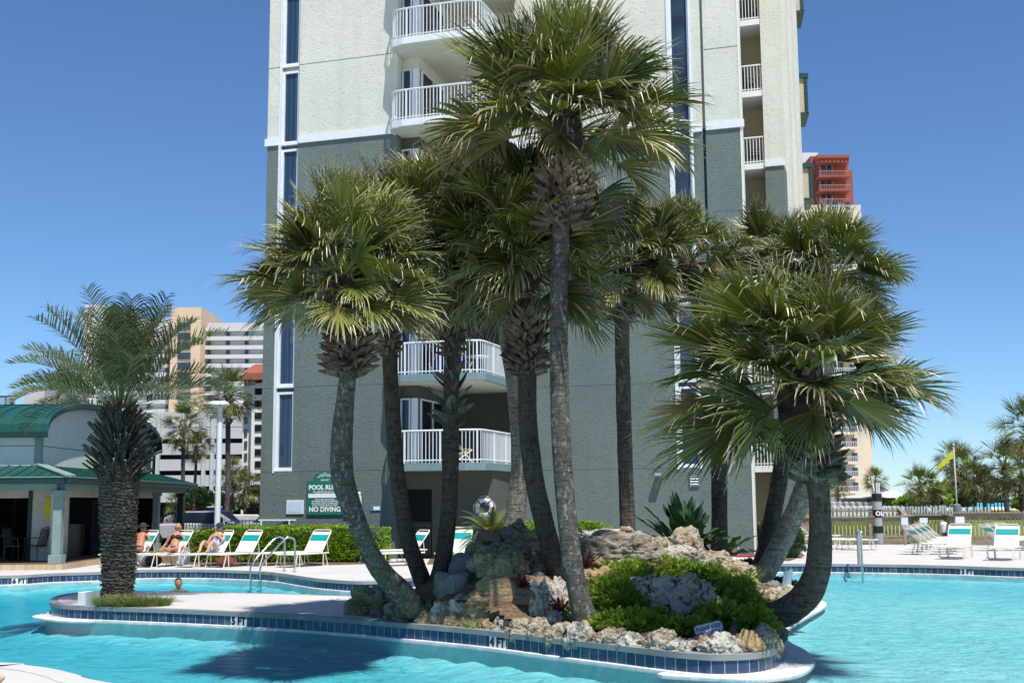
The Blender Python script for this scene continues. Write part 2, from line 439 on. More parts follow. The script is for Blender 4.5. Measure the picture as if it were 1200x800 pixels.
# wide white underwater lip at the two right-hand lobes
def lobe(Lpx, z=-.236):
    L = [Vector((p.x, p.y, 0)) for p in pw(Lpx, z)]; L = catmull(L, 5, True); mb = MB(); mb.prism(L, -.275, z); mb.build('white_ledge', M['lip'], isl_i)
lobe([(770,789),(840,794),(880,795.5),(915,793.5),(938,789),(950,782),(955,775),(952,768),(942,760),(930,754),(918,748),(905,760),(880,776),(830,780)])
lobe([(905,735),(918,738),(938,727),(952,719),(966,711),(968,706),(960,702),(945,698),(930,700),(905,712)])
mb = MB(); Lp = [Vector((p.x, p.y, 0)) for p in pw([(38,722),(45,719.5),(56,717),(80,718),(110,722),(110,727),(80,727),(55,725)], -.236)]
mb.prism(catmull(Lp, 4, True), -.27, -.238); mb.build('white_ledge', M['lip'], isl_i)

# mound of soil (rock half of the island)
def hgt(x, y):
    # world heights of the planted mound
    p = Vector((x, y, 0)); z = 0.05
    for cx, cy, rx, ry, hh in MOUND:
        d = ((x-cx)/rx)**2 + ((y-cy)/ry)**2
        z += hh*math.exp(-d)
    return z
MOUND = [(-0.3, 18.6, 1.1, 1.5, .45), (0.9, 19.0, 1.6, 1.4, .62), (2.6, 18.2, 1.5, 1.5, .36), (-1.6, 18.8, .9, 1.0, .2), (3.6, 20.5, 1.5, 2.2, .3)]
inner = offset(isl, -.10)
mb = MB(); N = 150; x0, x1, y0, y1 = -3.4, 6.4, 13.8, 29.6
gi = {}
dx = (x1-x0)/N; dy = (y1-y0)/N
for i in range(N+1):
    for j in range(N+1):
        x = x0+dx*i; y = y0+dy*j
        if inpoly((x, y), inner) and (G(407,741,-.22).x + .25 + (y-19.9)*.0 < x):
            z = hgt(x, y) + .05*noise.noise(Vector((x*3, y*3, 0))) + .025*noise.noise(Vector((x*11, y*11, 2)))
            gi[i,j] = mb.vert((x, y, z))
for i in range(N):
    for j in range(N):
        q = [(i,j),(i+1,j),(i+1,j+1),(i,j+1)]
        if all(k in gi for k in q): mb.face([gi[k] for k in q])
t = NT('mulch_soil'); c = t.coord('Object')
M['soil'] = t.set(t.ramp(t.noise(c, 18, 6, .7), [(.3, (.06,.04,.025)), (.55, (.17,.12,.075)), (.75, (.30,.24,.16))]), .95, t.bump(t.noise(c, 40, 4, .7), .8, .03), .1)
so = mb.build('soil_mound', M['soil'], isl_i, smooth=True)

# depth markers
def facing(L, p):
    k = min(range(len(L)), key=lambda i: (L[i]-p).length); t_ = (L[(k+1) % len(L)]-L[k-1]).normalized(); return L[k], t_
def text(body, name, size, mat, parent, M4, offset=0, ext=.003, align='CENTER', spacing=1.0):
    cu = bpy.data.curves.new(name, 'FONT'); cu.body = body; cu.size = size; cu.align_x = align; cu.align_y = 'CENTER'; cu.extrude = ext; cu.offset = offset; cu.space_character = spacing
    cu.resolution_u = 3
    cu.materials.append(mat); tmp = bpy.data.objects.new('tmp', cu); COL.objects.link(tmp); bpy.context.view_layer.update()
    me = bpy.data.meshes.new_from_object(tmp.evaluated_get(bpy.context.evaluated_depsgraph_get())); me.name = name
    bpy.data.objects.remove(tmp); o = bpy.data.objects.new(name, me); COL.objects.link(o)
    if parent is not None:
        o.parent = parent; off = Vector((0,0,0)); q = parent
        while q: off += q.location; q = q.parent
        M4 = Matrix.Translation(-off) @ M4
    o.matrix_local = M4; return o
def frame(o, x, z):   # text frame: origin o, reading direction x, up z
    x = Vector(x).normalized(); z = Vector(z).normalized(); y = z; n = x.cross(y).normalized(); y = n.cross(x)
    m = Matrix((x, y, n)).transposed().to_4x4(); m.translation = Vector(o); return m
M['black_paint'] = plain('black_lettering', (.015,.015,.02), .5); M['markwhite'] = plain('marker_white', (.72,.73,.72), .4, var=.05)
def marker(txt, L, px, py, label, w=.34, flip=False):
    p = G(px, py, -.15); p.z = 0; q, tt = facing(L, p)
    if tt.x < 0: tt = -tt
    n = Vector((tt.y, -tt.x, 0))   # towards the camera
    if n.y > 0: n = -n
    o = q + n*.004; o.z = -.148
    root = empty('depth_marker', (o.x, o.y, -.225), label=label, cat='depth marker', group='pool depth markers')
    mb = MB(); k = Vector((0,0,1)); mb.obox(o - tt*w/2 - k*.076, tt*w, n*.006, k*.152); mb.build('marker_tile', M['markwhite'], root)
    text(txt, 'lettering', .165, M['black_paint'], root, frame(o+n*.008, tt, k), .009, .001)
    return root
marker('6 FT', [Vector(p) for p in pool], 12, 681, 'white 6 FT depth tile at the far left pool edge')
marker('5 FT', isl, 275, 729, 'white 5 FT depth tile in the island rim beside the walkway')
marker('4 FT', isl, 578, 753, 'white 4 FT depth tile in the island rim below the rocks')
marker('3 FT', [Vector(p) for p in pool], 1125, 671, 'white 3 FT depth tile on the right pool edge below the loungers', .42)
marker('5', [Vector(p) for p in pool], 315, 678, 'small white depth tile under the curved pool handrail', .16)
marker('0', [Vector(p) for p in pool], 909, 669, 'small white depth tile behind the leaning grey trunk', .16)

# ---------------- ground beyond the deck
t = NT('lawn'); c = t.coord('Object')
M['lawn'] = t.set(t.ramp(t.noise(c, .5, 6, .7), [(.3, (.085,.12,.025)), (.7, (.20,.23,.06))]), .95, None, .1)
t = NT('beach_sand'); c = t.coord('Object')
M['sand'] = t.set(t.ramp(t.noise(c, .1, 5, .7), [(.3, (.62,.57,.48)), (.7, (.78,.75,.68))]), .95, None, .1)
t = NT('asphalt'); c = t.coord('Object')
M['asphalt'] = t.set(t.ramp(t.noise(c, .6, 6, .7), [(.3, (.05,.05,.05)), (.7, (.08,.08,.08))]), .9, None, .2)
t = NT('sea_water'); c = t.coord('Object', (.02,.2,1))
M['sea'] = t.set(t.ramp(t.noise(c, 1, 4), [(.3, (.02,.30,.33)), (.7, (.05,.42,.44))]), .35, None, .25)
mb = MB(); mb.poly([(-3000,-300,-.06),(3000,-300,-.06),(3000,300,-.06),(-3000,300,-.06)]); mb.poly([(-3000,300,-.06),(3000,300,-.06),(3000,420,-1.2),(-3000,420,-1.2)])
# the ground is left open under the pool basin
mb = MB()
for q in ([(-3000,-300),(3000,-300),(3000,-11),(-3000,-11)], [(-3000,-11),(-60,-11),(-60,47),(-3000,47)], [(60,-11),(3000,-11),(3000,47),(60,47)], [(-3000,47),(3000,47),(3000,260),(-3000,260)]):
    mb.poly([(x, y, -.05) for x, y in q])
mb.poly([(-3000,260,-.05),(3000,260,-.05),(3000,430,-1.6),(-3000,430,-1.6)])
tag(mb.build('ground', M['sand']), kind='structure')
mb = MB(); mb.poly([(-9000,400,-1.35),(9000,400,-1.35),(9000,14000,-1.35),(-9000,14000,-1.35)])
tag(mb.build('sea', M['sea']), kind='structure')
mb = MB(); mb.poly([(-140,49,-.03),(2,49,-.03),(2,140,-.03),(-140,140,-.03)])
tag(mb.build('parking_lot', M['asphalt']), kind='structure')
mb = MB(); mb.poly([(11.5,47.6,-.02),(60,47.6,-.02),(60,150,-.02),(11.5,150,-.02)])
tag(mb.build('lawn', M['lawn']), kind='structure')
# ================================================================= HOTEL
S = 3.0; ST = 2.775
LZ = [2.75 + ST*k for k in range(8)]        # soffit heights; slab is .2 thick
ZB = LZ[4]                                   # paint line
ZT = 25.0
hotel = empty('hotel_building', BC+VD*6, label='tall grey and cream stucco hotel tower with curved white balconies behind the palms', cat='hotel')
SINK = -.02
def wall2(poly_uv, name='wall', mats=('grey','cream'), zt=ZT, zb=0.0, par=hotel):
    pts = [B(u, v, 0) for u, v in poly_uv]
    a = MB(); a.prism(pts, zb+SINK, ZB+.17); o1 = a.build(name, M[mats[0]], par)
    a = MB(); a.prism(pts, ZB+.17, zt, bottom=False); o2 = a.build(name, M[mats[1]], par)
    return o1, o2
UL = 15.8
# left block, with the tall window slot near its corner
wall2([(11.0,-S),(14.62,-S),(14.62,13),(11.0,13)])
wall2([(15.32,-S),(UL,-S),(UL,13),(15.32,13)])
wall2([(14.62,-S+.22),(15.32,-S+.22),(15.32,12.9),(14.62,12.9)])
for (ua, ub, va) in ((14.622,15.318,-S+.002), (1.682,2.358,.012)):
    mb = MB(); mb.obox(B(ua, va, SINK), UD*(ub-ua), VD*.2, (0,0,LZ[0]+.06-SINK)); mb.build('wall', M['grey'], hotel)
# recess behind the balconies
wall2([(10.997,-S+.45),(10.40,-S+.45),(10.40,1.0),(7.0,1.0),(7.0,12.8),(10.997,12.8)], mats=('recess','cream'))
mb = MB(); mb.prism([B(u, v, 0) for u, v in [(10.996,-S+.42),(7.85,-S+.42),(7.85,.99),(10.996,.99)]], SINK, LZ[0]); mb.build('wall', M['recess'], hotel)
# right block: set back, groove, proud pier
wall2([(7.8,0),(2.36,0),(2.36,12.7),(7.8,12.7)])
wall2([(2.36,.20),(1.68,.20),(1.68,12.6),(2.36,12.6)])
wall2([(1.68,.02),(1.30,.02),(1.30,12.5),(1.68,12.5)])
wall2([(1.30,.16),(1.20,.16),(1.20,12.4),(1.30,12.4)])
wall2([(1.20,-.06),(0.0,-.06),(0.0,.28),(.6,4.0),(1.20,4.0)])
# far wing, seen past the right corner
wall2([(-.28,5.0),(-.95,5.0),(-.95,6.6),(-.90,6.62),(-.28,6.62)], mats=('grey','cream'))
for pl_ in ([(-.28,6.7),(-.92,6.7),(-.92,7.1),(-1.08,7.1),(-1.08,8.9),(-.28,8.9)], [(-.28,8.95),(-1.02,8.95),(-1.02,9.4),(-1.17,9.4),(-1.17,10.9),(-.28,10.9)], [(-.28,10.95),(-1.12,10.95),(-1.12,11.3),(-1.24,11.3),(-1.24,12.6),(-.28,12.6)]):
    wall2(pl_, mats=('cream','cream'), zb=LZ[0])
wall2([(1.2,6.4),(-.277,6.4),(-.277,12.3),(1.2,12.3)], mats=('tan','tan'))
wall2([(1.6,4.05),(.62,4.05),(.62,6.39),(1.6,6.39)], mats=('tan','tan'))
# white trim band
mb = MB()
def band(pa, pb, h=.26, out=.06, z=ZB+.17, m=mb):
    a = B(pa[0], pa[1], z-h/2); b = B(pb[0], pb[1], z-h/2); d = (b-a).normalized(); n = Vector((d.y, -d.x, 0))
    if (n.dot(VD) > 0 and abs(n.dot(VD)) > .3) or (abs(n.dot(VD)) <= .3 and n.dot(UD) > 0): n = -n
    m.obox(a, b-a, n*out, Vector((0,0,h)))
for pa_, pb_ in (((11.14,-S),(14.60,-S)), ((15.34,-S),(UL+.07,-S)), ((7.75,0),(2.42,0)), ((1.66,.02),(1.32,.02)), ((1.18,-.06),(-.07,-.06)), ((-.28,5),(-1.02,5))):
    mb = MB(); band(pa_, pb_, m=mb); mb.build('trim_band', M['white'], hotel)
# thin score lines in the stucco at every floor
mb = MB()
for k in range(8):
    if k == 4: continue
    z = LZ[k]+.05
    for a, b in (((11.1,-S),(14.6,-S)), ((15.36,-S),(UL,-S)), ((7.7,0),(2.4,0)), ((1.18,-.06),(.02,-.06))):
        pa = B(a[0], a[1], z); pb = B(b[0], b[1], z); mb.obox(pa - VD*.006, pb-pa, VD*.012, Vector((0,0,.018)))
mb.build('score_line', plain('score_line_dark', (.13,.16,.15), .9), hotel)  # score lines drawn as thin bars in one darker grey
# white corner bead on the pier
mb = MB(); mb.obox(B(.0,-.075,0), UD*.07, VD*.34, (0,0,ZT)); 
mb.build('corner_trim', M['cream_paint'], hotel)

def window(u0, u1, z0, z1, v, mat, fr=.07, par=hotel, mull=0, curtain=None, sill=True):
    m = MB(); d = -.05
    m.obox(B(u0, v+d, z0), UD*fr, VD*.12, (0,0,z1-z0)); m.obox(B(u1-fr, v+d, z0), UD*fr, VD*.12, (0,0,z1-z0))
    m.obox(B(u0+fr, v+d, z0), UD*(u1-u0-2*fr), VD*.12, (0,0,fr)); m.obox(B(u0+fr, v+d, z1-fr), UD*(u1-u0-2*fr), VD*.12, (0,0,fr))
    for i in range(mull):
        uu = u0 + (u1-u0)*(i+1)/(mull+1); m.obox(B(uu-fr*.35, v+d+.02, z0+fr), UD*fr*.7, VD*.09, (0,0,z1-z0-2*fr))
    if sill: m.obox(B(u0-.03, v+d-.05, z0-.06), UD*(u1-u0+.06), VD*.16, (0,0,.06))
    w = m.build('window', M['white'], par)
    g = MB(); g.poly([B(u0+fr, v+.01, z0+fr), B(u1-fr, v+.01, z0+fr), B(u1-fr, v+.01, z1-fr), B(u0+fr, v+.01, z1-fr)]); g.build('pane', M[mat], w)
    return w
# windows of the left slot
for k in range(8):
    z0 = LZ[k]+.10; z1 = LZ[k]+ST-.09
    window(14.64, 15.30, z0, z1, -S+.15, 'glass', .085)
mb = MB(); mb.obox(B(15.30,-S-.02,LZ[0]), UD*.06, VD*.16, (0,0,ZT-LZ[0])); mb.build('window_trim', M['white'], hotel)
# right slot: glazed full height above the fourth floor, single windows below
for k in range(0, 3): window(1.70, 2.34, LZ[k]+.10, LZ[k]+ST-.09, .12, 'glass', .075)
window(1.70, 2.34, LZ[3]+.14, ZT-.2, .12, 'glassblue', .06)
mb = MB(); mb.obox(B(2.34,-.04,LZ[0]), UD*.09, VD*.2, (0,0,ZT-LZ[0])); mb.obox(B(1.62,-.03,LZ[0]), UD*.07, VD*.2, (0,0,ZT-LZ[0])); mb.build('window_trim', M['white'], hotel)

# balconies
def bal_poly(grow=0.0):
    g = grow
    pts = [B(11.0+.55+g,-S+.0-.0,0)]
    raw = [(11.10,-S),(11.08,-S-.40),(10.90,-S-.66),(10.5,-S-.80),(9.4,-S-.82),(8.35,-S-.80),(8.0,-S-.70),(7.80,-S-.42),(7.72,-.35),(7.72,0.0)]
    return raw
def rail_path():
    return [(11.04,-S),(11.02,-S-.37),(10.87,-S-.61),(10.5,-S-.74),(9.4,-S-.76),(8.37,-S-.74),(8.05,-S-.64),(7.86,-S-.40),(7.80,-1.6),(7.80,-.02)]
for k in range(7):
    z = LZ[k]
    b = MB()
    poly = bal_poly() + [(7.72,1.05),(10.45,1.05),(10.45,-S+.5),(10.99,-S+.5),(10.99,-S+.01)]
    pts = [B(u, v, 0) for u, v in poly]
    b.prism(pts, z, z+.20)
    sl = b.build('balcony', M['soffit'], hotel)
    f = MB(); rp_ = bal_poly()
    for i in range(len(rp_)-1):
        a = B(*rp_[i], 0); c = B(*rp_[i+1], 0); d = (c-a).normalized(); n = Vector((d.y, -d.x, 0))
        if n.dot(VD) > 0: n = -n
        f.poly([a+n*.012+Vector((0,0,z-.01)), c+n*.012+Vector((0,0,z-.01)), c+n*.012+Vector((0,0,z+.215)), a+n*.012+Vector((0,0,z+.215))])
        f.poly([a+n*.012+Vector((0,0,z-.01)), c+n*.012+Vector((0,0,z-.01)), c-n*.1+Vector((0,0,z-.01)), a-n*.1+Vector((0,0,z-.01))])
        f.poly([a+n*.012+Vector((0,0,z+.215)), c+n*.012+Vector((0,0,z+.215)), c-n*.1+Vector((0,0,z+.215)), a-n*.1+Vector((0,0,z+.215))])
    f.build('fascia', M['fascia'] if k < 4 else M['white'], sl)
    r = MB(); path = catmull([B(u, v, 0) for u, v in rail_path()], 4)
    zt_ = z+.20+1.02
    def up_(p, zz): return Vector((p.x, p.y, zz))
    r.tube([up_(p, zt_) for p in path], .032, 6); r.tube([up_(p, z+.30) for p in path], .02, 5)
    L = [0]
    for i in range(1, len(path)): L.append(L[-1]+(path[i]-path[i-1]).length)
    tot = L[-1]; n = int(tot/.118)
    for j in range(n+1):
        s_ = tot*j/n; i = max(q for q in range(len(L)) if L[q] <= s_+1e-9); i = min(i, len(path)-2)
        tt = (s_-L[i])/max(1e-6, L[i+1]-L[i]); p = path[i].lerp(path[i+1], tt); dd = (path[i+1]-path[i]).normalized()
        w = .05 if j % 10 == 0 else .020
        ang = math.atan2(dd.y, dd.x)
        r.box(up_(p, (z+.2+zt_)/2), w, .022 if w < .03 else .05, zt_-z-.2, ang)
    r.build('railing', M['white'], sl)
    if k < 7:   # window and sliding door on this floor
        z0 = z+.22; z1 = z+ST-.42
        window(10.63, 10.97, z0+.05, z1, -S+.40, 'glass', .045, sill=False)
        # corner post and angled slider
        c = MB(); c.obox(B(10.395,-S+.37,z0), UD*.20, VD*.10, (0,0,z1-z0)); c.build('door_post', M['white'], hotel)
        a = B(10.40,-S+.55,0); e = B(10.40,.2,0); d = e-a; nn = Vector((d.y,-d.x,0)).normalized()
        if nn.dot(UD) > 0: nn = -nn
        s0 = a+nn*.03; m = MB(); Lg = d.length*.82; dn = d.normalized()
        for q in (0, .5, 1): m.obox(s0+dn*(Lg-.06)*q+Vector((0,0,z0)), dn*.06, nn*.06, (0,0,z1-z0))
        for q in (z0, z1-.06): m.obox(s0+Vector((0,0,q)), dn*Lg, nn*.055, (0,0,.06))
        dr = m.build('sliding_door', M['white'], hotel)
        g = MB(); g.poly([s0+nn*.02+Vector((0,0,z0+.05)), s0+nn*.02+dn*Lg+Vector((0,0,z0+.05)), s0+nn*.02+dn*Lg+Vector((0,0,z1-.05)), s0+nn*.02+Vector((0,0,z1-.05))]); g.build('pane', M['glassdark'], dr)
# ground floor opening: black panel painted as the shade of the breezeway, and gate
mb = MB(); mb.obox(B(9.90,-S+.40,0), UD*1.02, VD*.05, (0,0,2.17)); 
mb.build('doorway', M['black'], hotel)
mb = MB()
for i in range(11): mb.obox(B(9.92+.09*i,-S+.37,.05), UD*.06, VD*.02, (0,0,1.1))
mb.obox(B(9.90,-S+.38,1.0), UD*1.0, VD*.015, (0,0,.07))
mb.build('gate', plain('gate_paint', (.06,.06,.055), .7), hotel)
# side balconies in the far wing
for k in range(8):
    z = LZ[k]
    b = MB(); b.obox(B(-.27,5.02,z-.0), UD*1.5, VD*1.36, (0,0,.22)); sl = b.build('side_balcony', M['white'], hotel)
    r = MB(); zt_ = z+.22+1.0
    r.bar(B(-.27,5.08,zt_), B(1.1,5.08,zt_), .05, .05); r.bar(B(-.27,5.08,z+.3), B(1.1,5.08,z+.3), .03, .03)
    for j in range(12): r.bar(B(-.22+.115*j,5.08,z+.22), B(-.22+.115*j,5.08,zt_), .022)
    r.build('railing', M['white'], sl)
    if k in (0,3,4,5,6):
        ch = empty('balcony_chair', B(.35 if k % 2 else .15,5.55,z+.22), rz=.4*k, label='dark chair on the side balcony, %s floor' % ['first','second','third','fourth','fifth','sixth','seventh','eighth'][k], cat='chair', group='dark chairs on the side balconies')
        m = MB(); q = ch.location
        m.box(q+Vector((0,0,.42)), .45, .45, .04); m.box(q+Vector((0,.22,.68)), .45, .03, .5); m.build('seat', M['blackmetal'], ch)
        for sx in (-.2,.2):
            for sy in (-.2,.2): m = MB(); m.bar(q+Vector((sx,sy,0)), q+Vector((sx,sy,.42)), .03); m.build('leg', M['blackmetal'], ch)
            m = MB(); m.bar(q+Vector((sx,-.2,.62)), q+Vector((sx,.2,.62)), .03); m.bar(q+Vector((sx,-.2,.40)), q+Vector((sx,-.2,.62)), .03); m.build('armrest', M['blackmetal'], ch)
# green-roofed boxes on the far side
M['greenroof'] = plain('green_metal_roof', (.012,.06,.052), .35, .5, var=.15)
for y0, y1, xa, xb in ((-14,13,929,939), (92,132,935,944.5), (197,232,943,950)):
    Yd = 55.0; a = P(xa-3, y1, Yd); b = P(xb, y1, Yd); zt_ = P(xb, y0, Yd).z
    m = MB(); m.obox(a, b-a, (0.3,1.8,0), (0,0,zt_-a.z)); bx = m.build('bay_box', M['tan'], hotel)
    m = MB(); m.obox(Vector((a.x-.05,a.y-.12,zt_)), (b.x-a.x+.2,0,0), (.3,2.1,0), (0,0,.22)); m.obox(Vector((b.x-.02,a.y-.1,a.z-.05)), (.12,0,0), (.3,2,0), (0,0,zt_-a.z+.02)); m.obox(Vector((a.x-.05,a.y-.1,a.z-.12)), (b.x-a.x+.17,0,0), (.3,2,0), (0,0,.10)); m.build('bay_roof', M['greenroof'], bx)

# ---- things on or beside the wall
def wallthing(px, py, v): u, z = fac(px, py, v); return u, z
# louvred vent
u, z = fac(814, 563, 0); r = empty('wall_vent', B(u, 0, z-.2), label='small white louvred vent in the grey wall below the right window', cat='vent')
m = MB(); w = .32; h = .36
for a, b, c, d in ((-w/2,-h/2,w,.03),(-w/2,h/2-.03,w,.03),(-w/2,-h/2,.03,h),(w/2-.03,-h/2,.03,h)): m.obox(B(u+a,-.04,z+b), UD*c, VD*.06, (0,0,d))
m.build('frame', M['grey'], r)
m = MB()
for i in range(4): m.obox(B(u-w/2+.02,-.035,z-h/2+.05+i*.085), UD*(w-.04), VD*.03+Vector((0,0,.03)), (0,0,.022))
m.build('louvre', M['white'], r)
m = MB(); m.obox(B(u-w/2+.03,-.008,z-h/2+.03), UD*(w-.06), VD*.005, (0,0,h-.06)); m.build('back_panel', M['black'], r)
# floodlight
u, z = fac(773, 557, 0); r = empty('wall_lamp', B(u, 0, z-.12), label='small dark box lamp on the grey wall throwing a long shadow', cat='lamp')
m = MB(); m.obox(B(u-.12,-.30,z-.06), UD*.24, VD*.26, (0,0,.15)); m.build('housing', plain('lamp_housing', (.10,.13,.14), .5), r, bevel=.01)
m = MB(); m.obox(B(u-.05,-.06,z-.03), UD*.10, VD*.06, (0,0,.09)); m.build('bracket', M['blackmetal'], r)
m = MB(); m.obox(B(u-.10,-.306,z+.0), UD*.20, VD*.006, (0,0,.07)); m.build('lens', plain('lens_grey', (.35,.40,.42), .2), r)
# pool rules sign
M['signgreen'] = plain('sign_green', (.01,.155,.105), .5, .3, var=.05)
M['letter'] = plain('letter_white', (.78,.80,.78), .5, var=.03)
uA, zA = fac(359.5, 603, -S-.05); uB, zB_ = fac(401.5, 603, -S-.05); uM = (uA+uB)/2; W = uA-uB
zTop = fac(380, 563, -S-.05)[1]; zArc = fac(380, 552.5, -S-.05)[1]
r = empty('pool_rules_sign', B(uM, -S-.03, zA), label='green arched POOL RULES and NO DIVING sign on the grey wall', cat='sign')
out = [(-W/2, 0), (W/2, 0), (W/2, zTop-zA), (W/2-.20, zTop-zA)]
aw = W/2-.20
for i in range(1, 12): a = PI*i/12; out.append((aw*math.cos(a), zTop-zA+(zArc-zTop)*math.sin(a)**.7))
out += [(-W/2+.20, zTop-zA), (-W/2, zTop-zA)]
m = MB(); f1 = [m.vert(B(uM-x, -S-.05, zA+y)) for x, y in out]; f0 = [m.vert(B(uM-x, -S-.012, zA+y)) for x, y in out]
m.face(f1); m.face(list(reversed(f0)))
for i in range(len(out)): m.face((f1[i], f0[i], f0[(i+1) % len(out)], f1[(i+1) % len(out)]))
m.build('board', M['signgreen'], r)
def stext(body, x, y, size, off=.0, mat='letter', vv=-S-.052, par=r, uM=uM, zA=zA, sp=1.0): return text(body, 'lettering', size, M[mat], par, frame(B(uM-x, vv, zA+y), -UD, (0,0,1)), off, .001, spacing=sp)
H = zTop-zA
stext('POOL RULES', 0, H*.80, .205, .008); stext('NO DIVING', 0, H*.155, .215, .008)
for y, s in ((.675,'NO LIFEGUARD ON DUTY'), (.61,'SWIM AT OWN RISK'), (.455,'NO GLASS ALLOWED'), (.395,'SHOWER BEFORE ENTERING'), (.335,'BATHING LOAD 75 PERSONS'), (.275,'POOL HOURS 8AM TO 8PM')): stext(s, 0, H*y, .072, .001)
m = MB(); m.obox(B(uM-W*.46,-S-.065,zA+H*.50), UD*W*.92, VD*.012, (0,0,H*.12)); m.build('white_strip', M['letter'], r)
stext('RESORT', 0, H+.02, .07, .002, sp=1.3)
m = MB()   # emblem: small flower with two leafy sprays
cz = zA+H+.16
def bead(x, y, s=.02): m.obox(B(uM-x-s/2, -S-.056, cz+y-s/2), UD*s, VD*.006, (0,0,s))
for i in range(10): a = 2*PI*i/10; bead(.045*math.cos(a), .06+.04*math.sin(a), .018)
for sgn in (-1,1):
    for i in range(12): q = i/11; bead(sgn*(.04+.22*q), -.01+.035*math.sin(q*PI*1.3)-.02*q, .020); 
    for i in range(5): q = i/4; bead(sgn*(.08+.14*q), -.045+.02*math.sin(q*PI), .016); bead(sgn*(.06+.15*q), .05+.01*math.sin(q*4), .014)
m.build('emblem', M['letter'], r)
# white notice board
uA, zA2 = fac(336, 602, -S); uB, zB2 = fac(356.5, 585.5, -S)
r = empty('notice_board', B((uA+uB)/2, -S, zA2), label='white framed notice board with pale blue print left of the pool rules sign', cat='notice board')
m = MB(); m.obox(B(uB,-S-.04,zA2), UD*(uA-uB), VD*.03, (0,0,zB2-zA2)); m.build('board', M['white'], r, bevel=.005)
t = NT('pale_print'); cc = t.ramp(t.noise(t.coord('Object', (40,40,60)), 1, 3, .8), [(.42, (.36,.50,.66)), (.52, (.60,.70,.80))]); M['print'] = t.set(cc, .5)
m = MB(); m.obox(B(uB+.06,-S-.046,zA2+.06), UD*(uA-uB-.12), VD*.005, (0,0,zB2-zA2-.12)); m.build('print_sheet', M['print'], r)
# small blue sign
uA, zA2 = fac(434.5, 598, -S); uB, zB2 = fac(446.5, 592, -S)
r = empty('wall_plaque', B((uA+uB)/2, -S, zA2), label='small blue and white plaque on the shaded wall beside the second palm trunk', cat='sign')
m = MB(); m.obox(B(uB,-S-.03,zA2), UD*(uA-uB), VD*.025, (0,0,(zB2-zA2)*1.05)); m.build('board', plain('sign_blue', (.05,.22,.42), .4), r)
m = MB(); m.obox(B(uB+.03,-S-.034,zA2+.02), UD*(uA-uB-.14), VD*.003, (0,0,.11)); m.build('white_panel', M['letter'], r)
# shower standpipe with a small camera head
u, z = fac(422.5, 600, -S); zt_ = fac(422.5, 577, -S)[1]
r = empty('outdoor_shower', B(u, -S-.2, 0), label='slim grey outdoor shower pipe with white head against the hotel wall', cat='shower')
m = MB(); m.tube([B(u,-S-.10,0), B(u,-S-.10,zt_-.30)], .035, 8); m.build('pipe', M['concrete'], r)
m = MB(); m.tube([B(u,-S-.13,zt_-.42), B(u,-S-.13,zt_-.08)], [.09,.075], 10); m.ico(B(u,-S-.13,zt_-.03), .06, 2); m.build('shower_head', M['white'], r)
m = MB(); m.obox(B(u+.36,-S-.06,zt_-.75), UD*.2, VD*.05, (0,0,.28)); m.build('control_box', M['white'], r)
# lifebuoy
VB = -S+.34
u, z = fac(568, 594.5, VB)
r = empty('lifebuoy', B(u, VB, z-.33), label='white lifebuoy with four blue bands and rope hanging on the wall', cat='lifebuoy')
cen = B(u, VB-.03, z)
def ringp(a, R): return cen - UD*R*math.cos(a) + Vector((0,0,R*math.sin(a)))
m = MB()
def torus(m, a0, a1, R, rr, n=40, k=12, sq=.75):
    rings = []
    for i in range(n+1):
        a = a0+(a1-a0)*i/n; rr_ = []
        for j in range(k):
            b = 2*PI*j/k; rad = R+rr*math.cos(b); rr_.append(m.vert(cen - UD*rad*math.cos(a) + Vector((0,0,rad*math.sin(a))) + VD*rr*sq*math.sin(b)))
        rings.append(rr_)
    for i in range(n):
        for j in range(k): m.face((rings[i][j], rings[i][(j+1)%k], rings[i+1][(j+1)%k], rings[i+1][j]))
torus(m, 0, 2*PI, .235, .068); m.build('ring', M['white'], r, smooth=True)
for q in range(4):
    m = MB(); a = PI/4+q*PI/2; torus(m, a-.10, a+.10, .235, .073, 4); m.build('blue_band', plain('navy_band', (.02,.05,.22), .5), r, smooth=True)
m = MB()
for q in range(4):
    a0 = PI/4+q*PI/2; pts = [ringp(a0+(PI/2)*i/10, .315+.045*math.sin(PI*i/10)) for i in range(11)]; m.tube(pts, .010, 5)
m.build('rope', plain('rope_white', (.6,.6,.55), .8), r)
# pedestal box near the doorway
u, z = fac(517, 600, -1.2)
p0 = G(518, 651, 0); r = empty('service_pedestal', p0, label='grey pedestal cabinet with small dark opening beside the hotel doorway', cat='cabinet')
m = MB(); m.box(p0+Vector((0,0,.55)), .42, .4, 1.1, -.29); m.build('cabinet', plain('cabinet_grey', (.30,.31,.27), .6), r, bevel=.015)
m = MB(); m.box(p0+Vector((0,0,1.14)), .56, .52, .08, -.29); m.box(p0+Vector((0,0,1.62)), .56, .52, .08, -.29); m.box(p0+Vector((0,0,1.38)), .44, .4, .42, -.29); m.build('cap', plain('cabinet_grey', (.30,.31,.27), .6), r, bevel=.01)
m = MB(); m.box(p0+Vector((-.05,-.21,1.38)), .22, .03, .26, -.29); m.build('opening', M['black'], r)
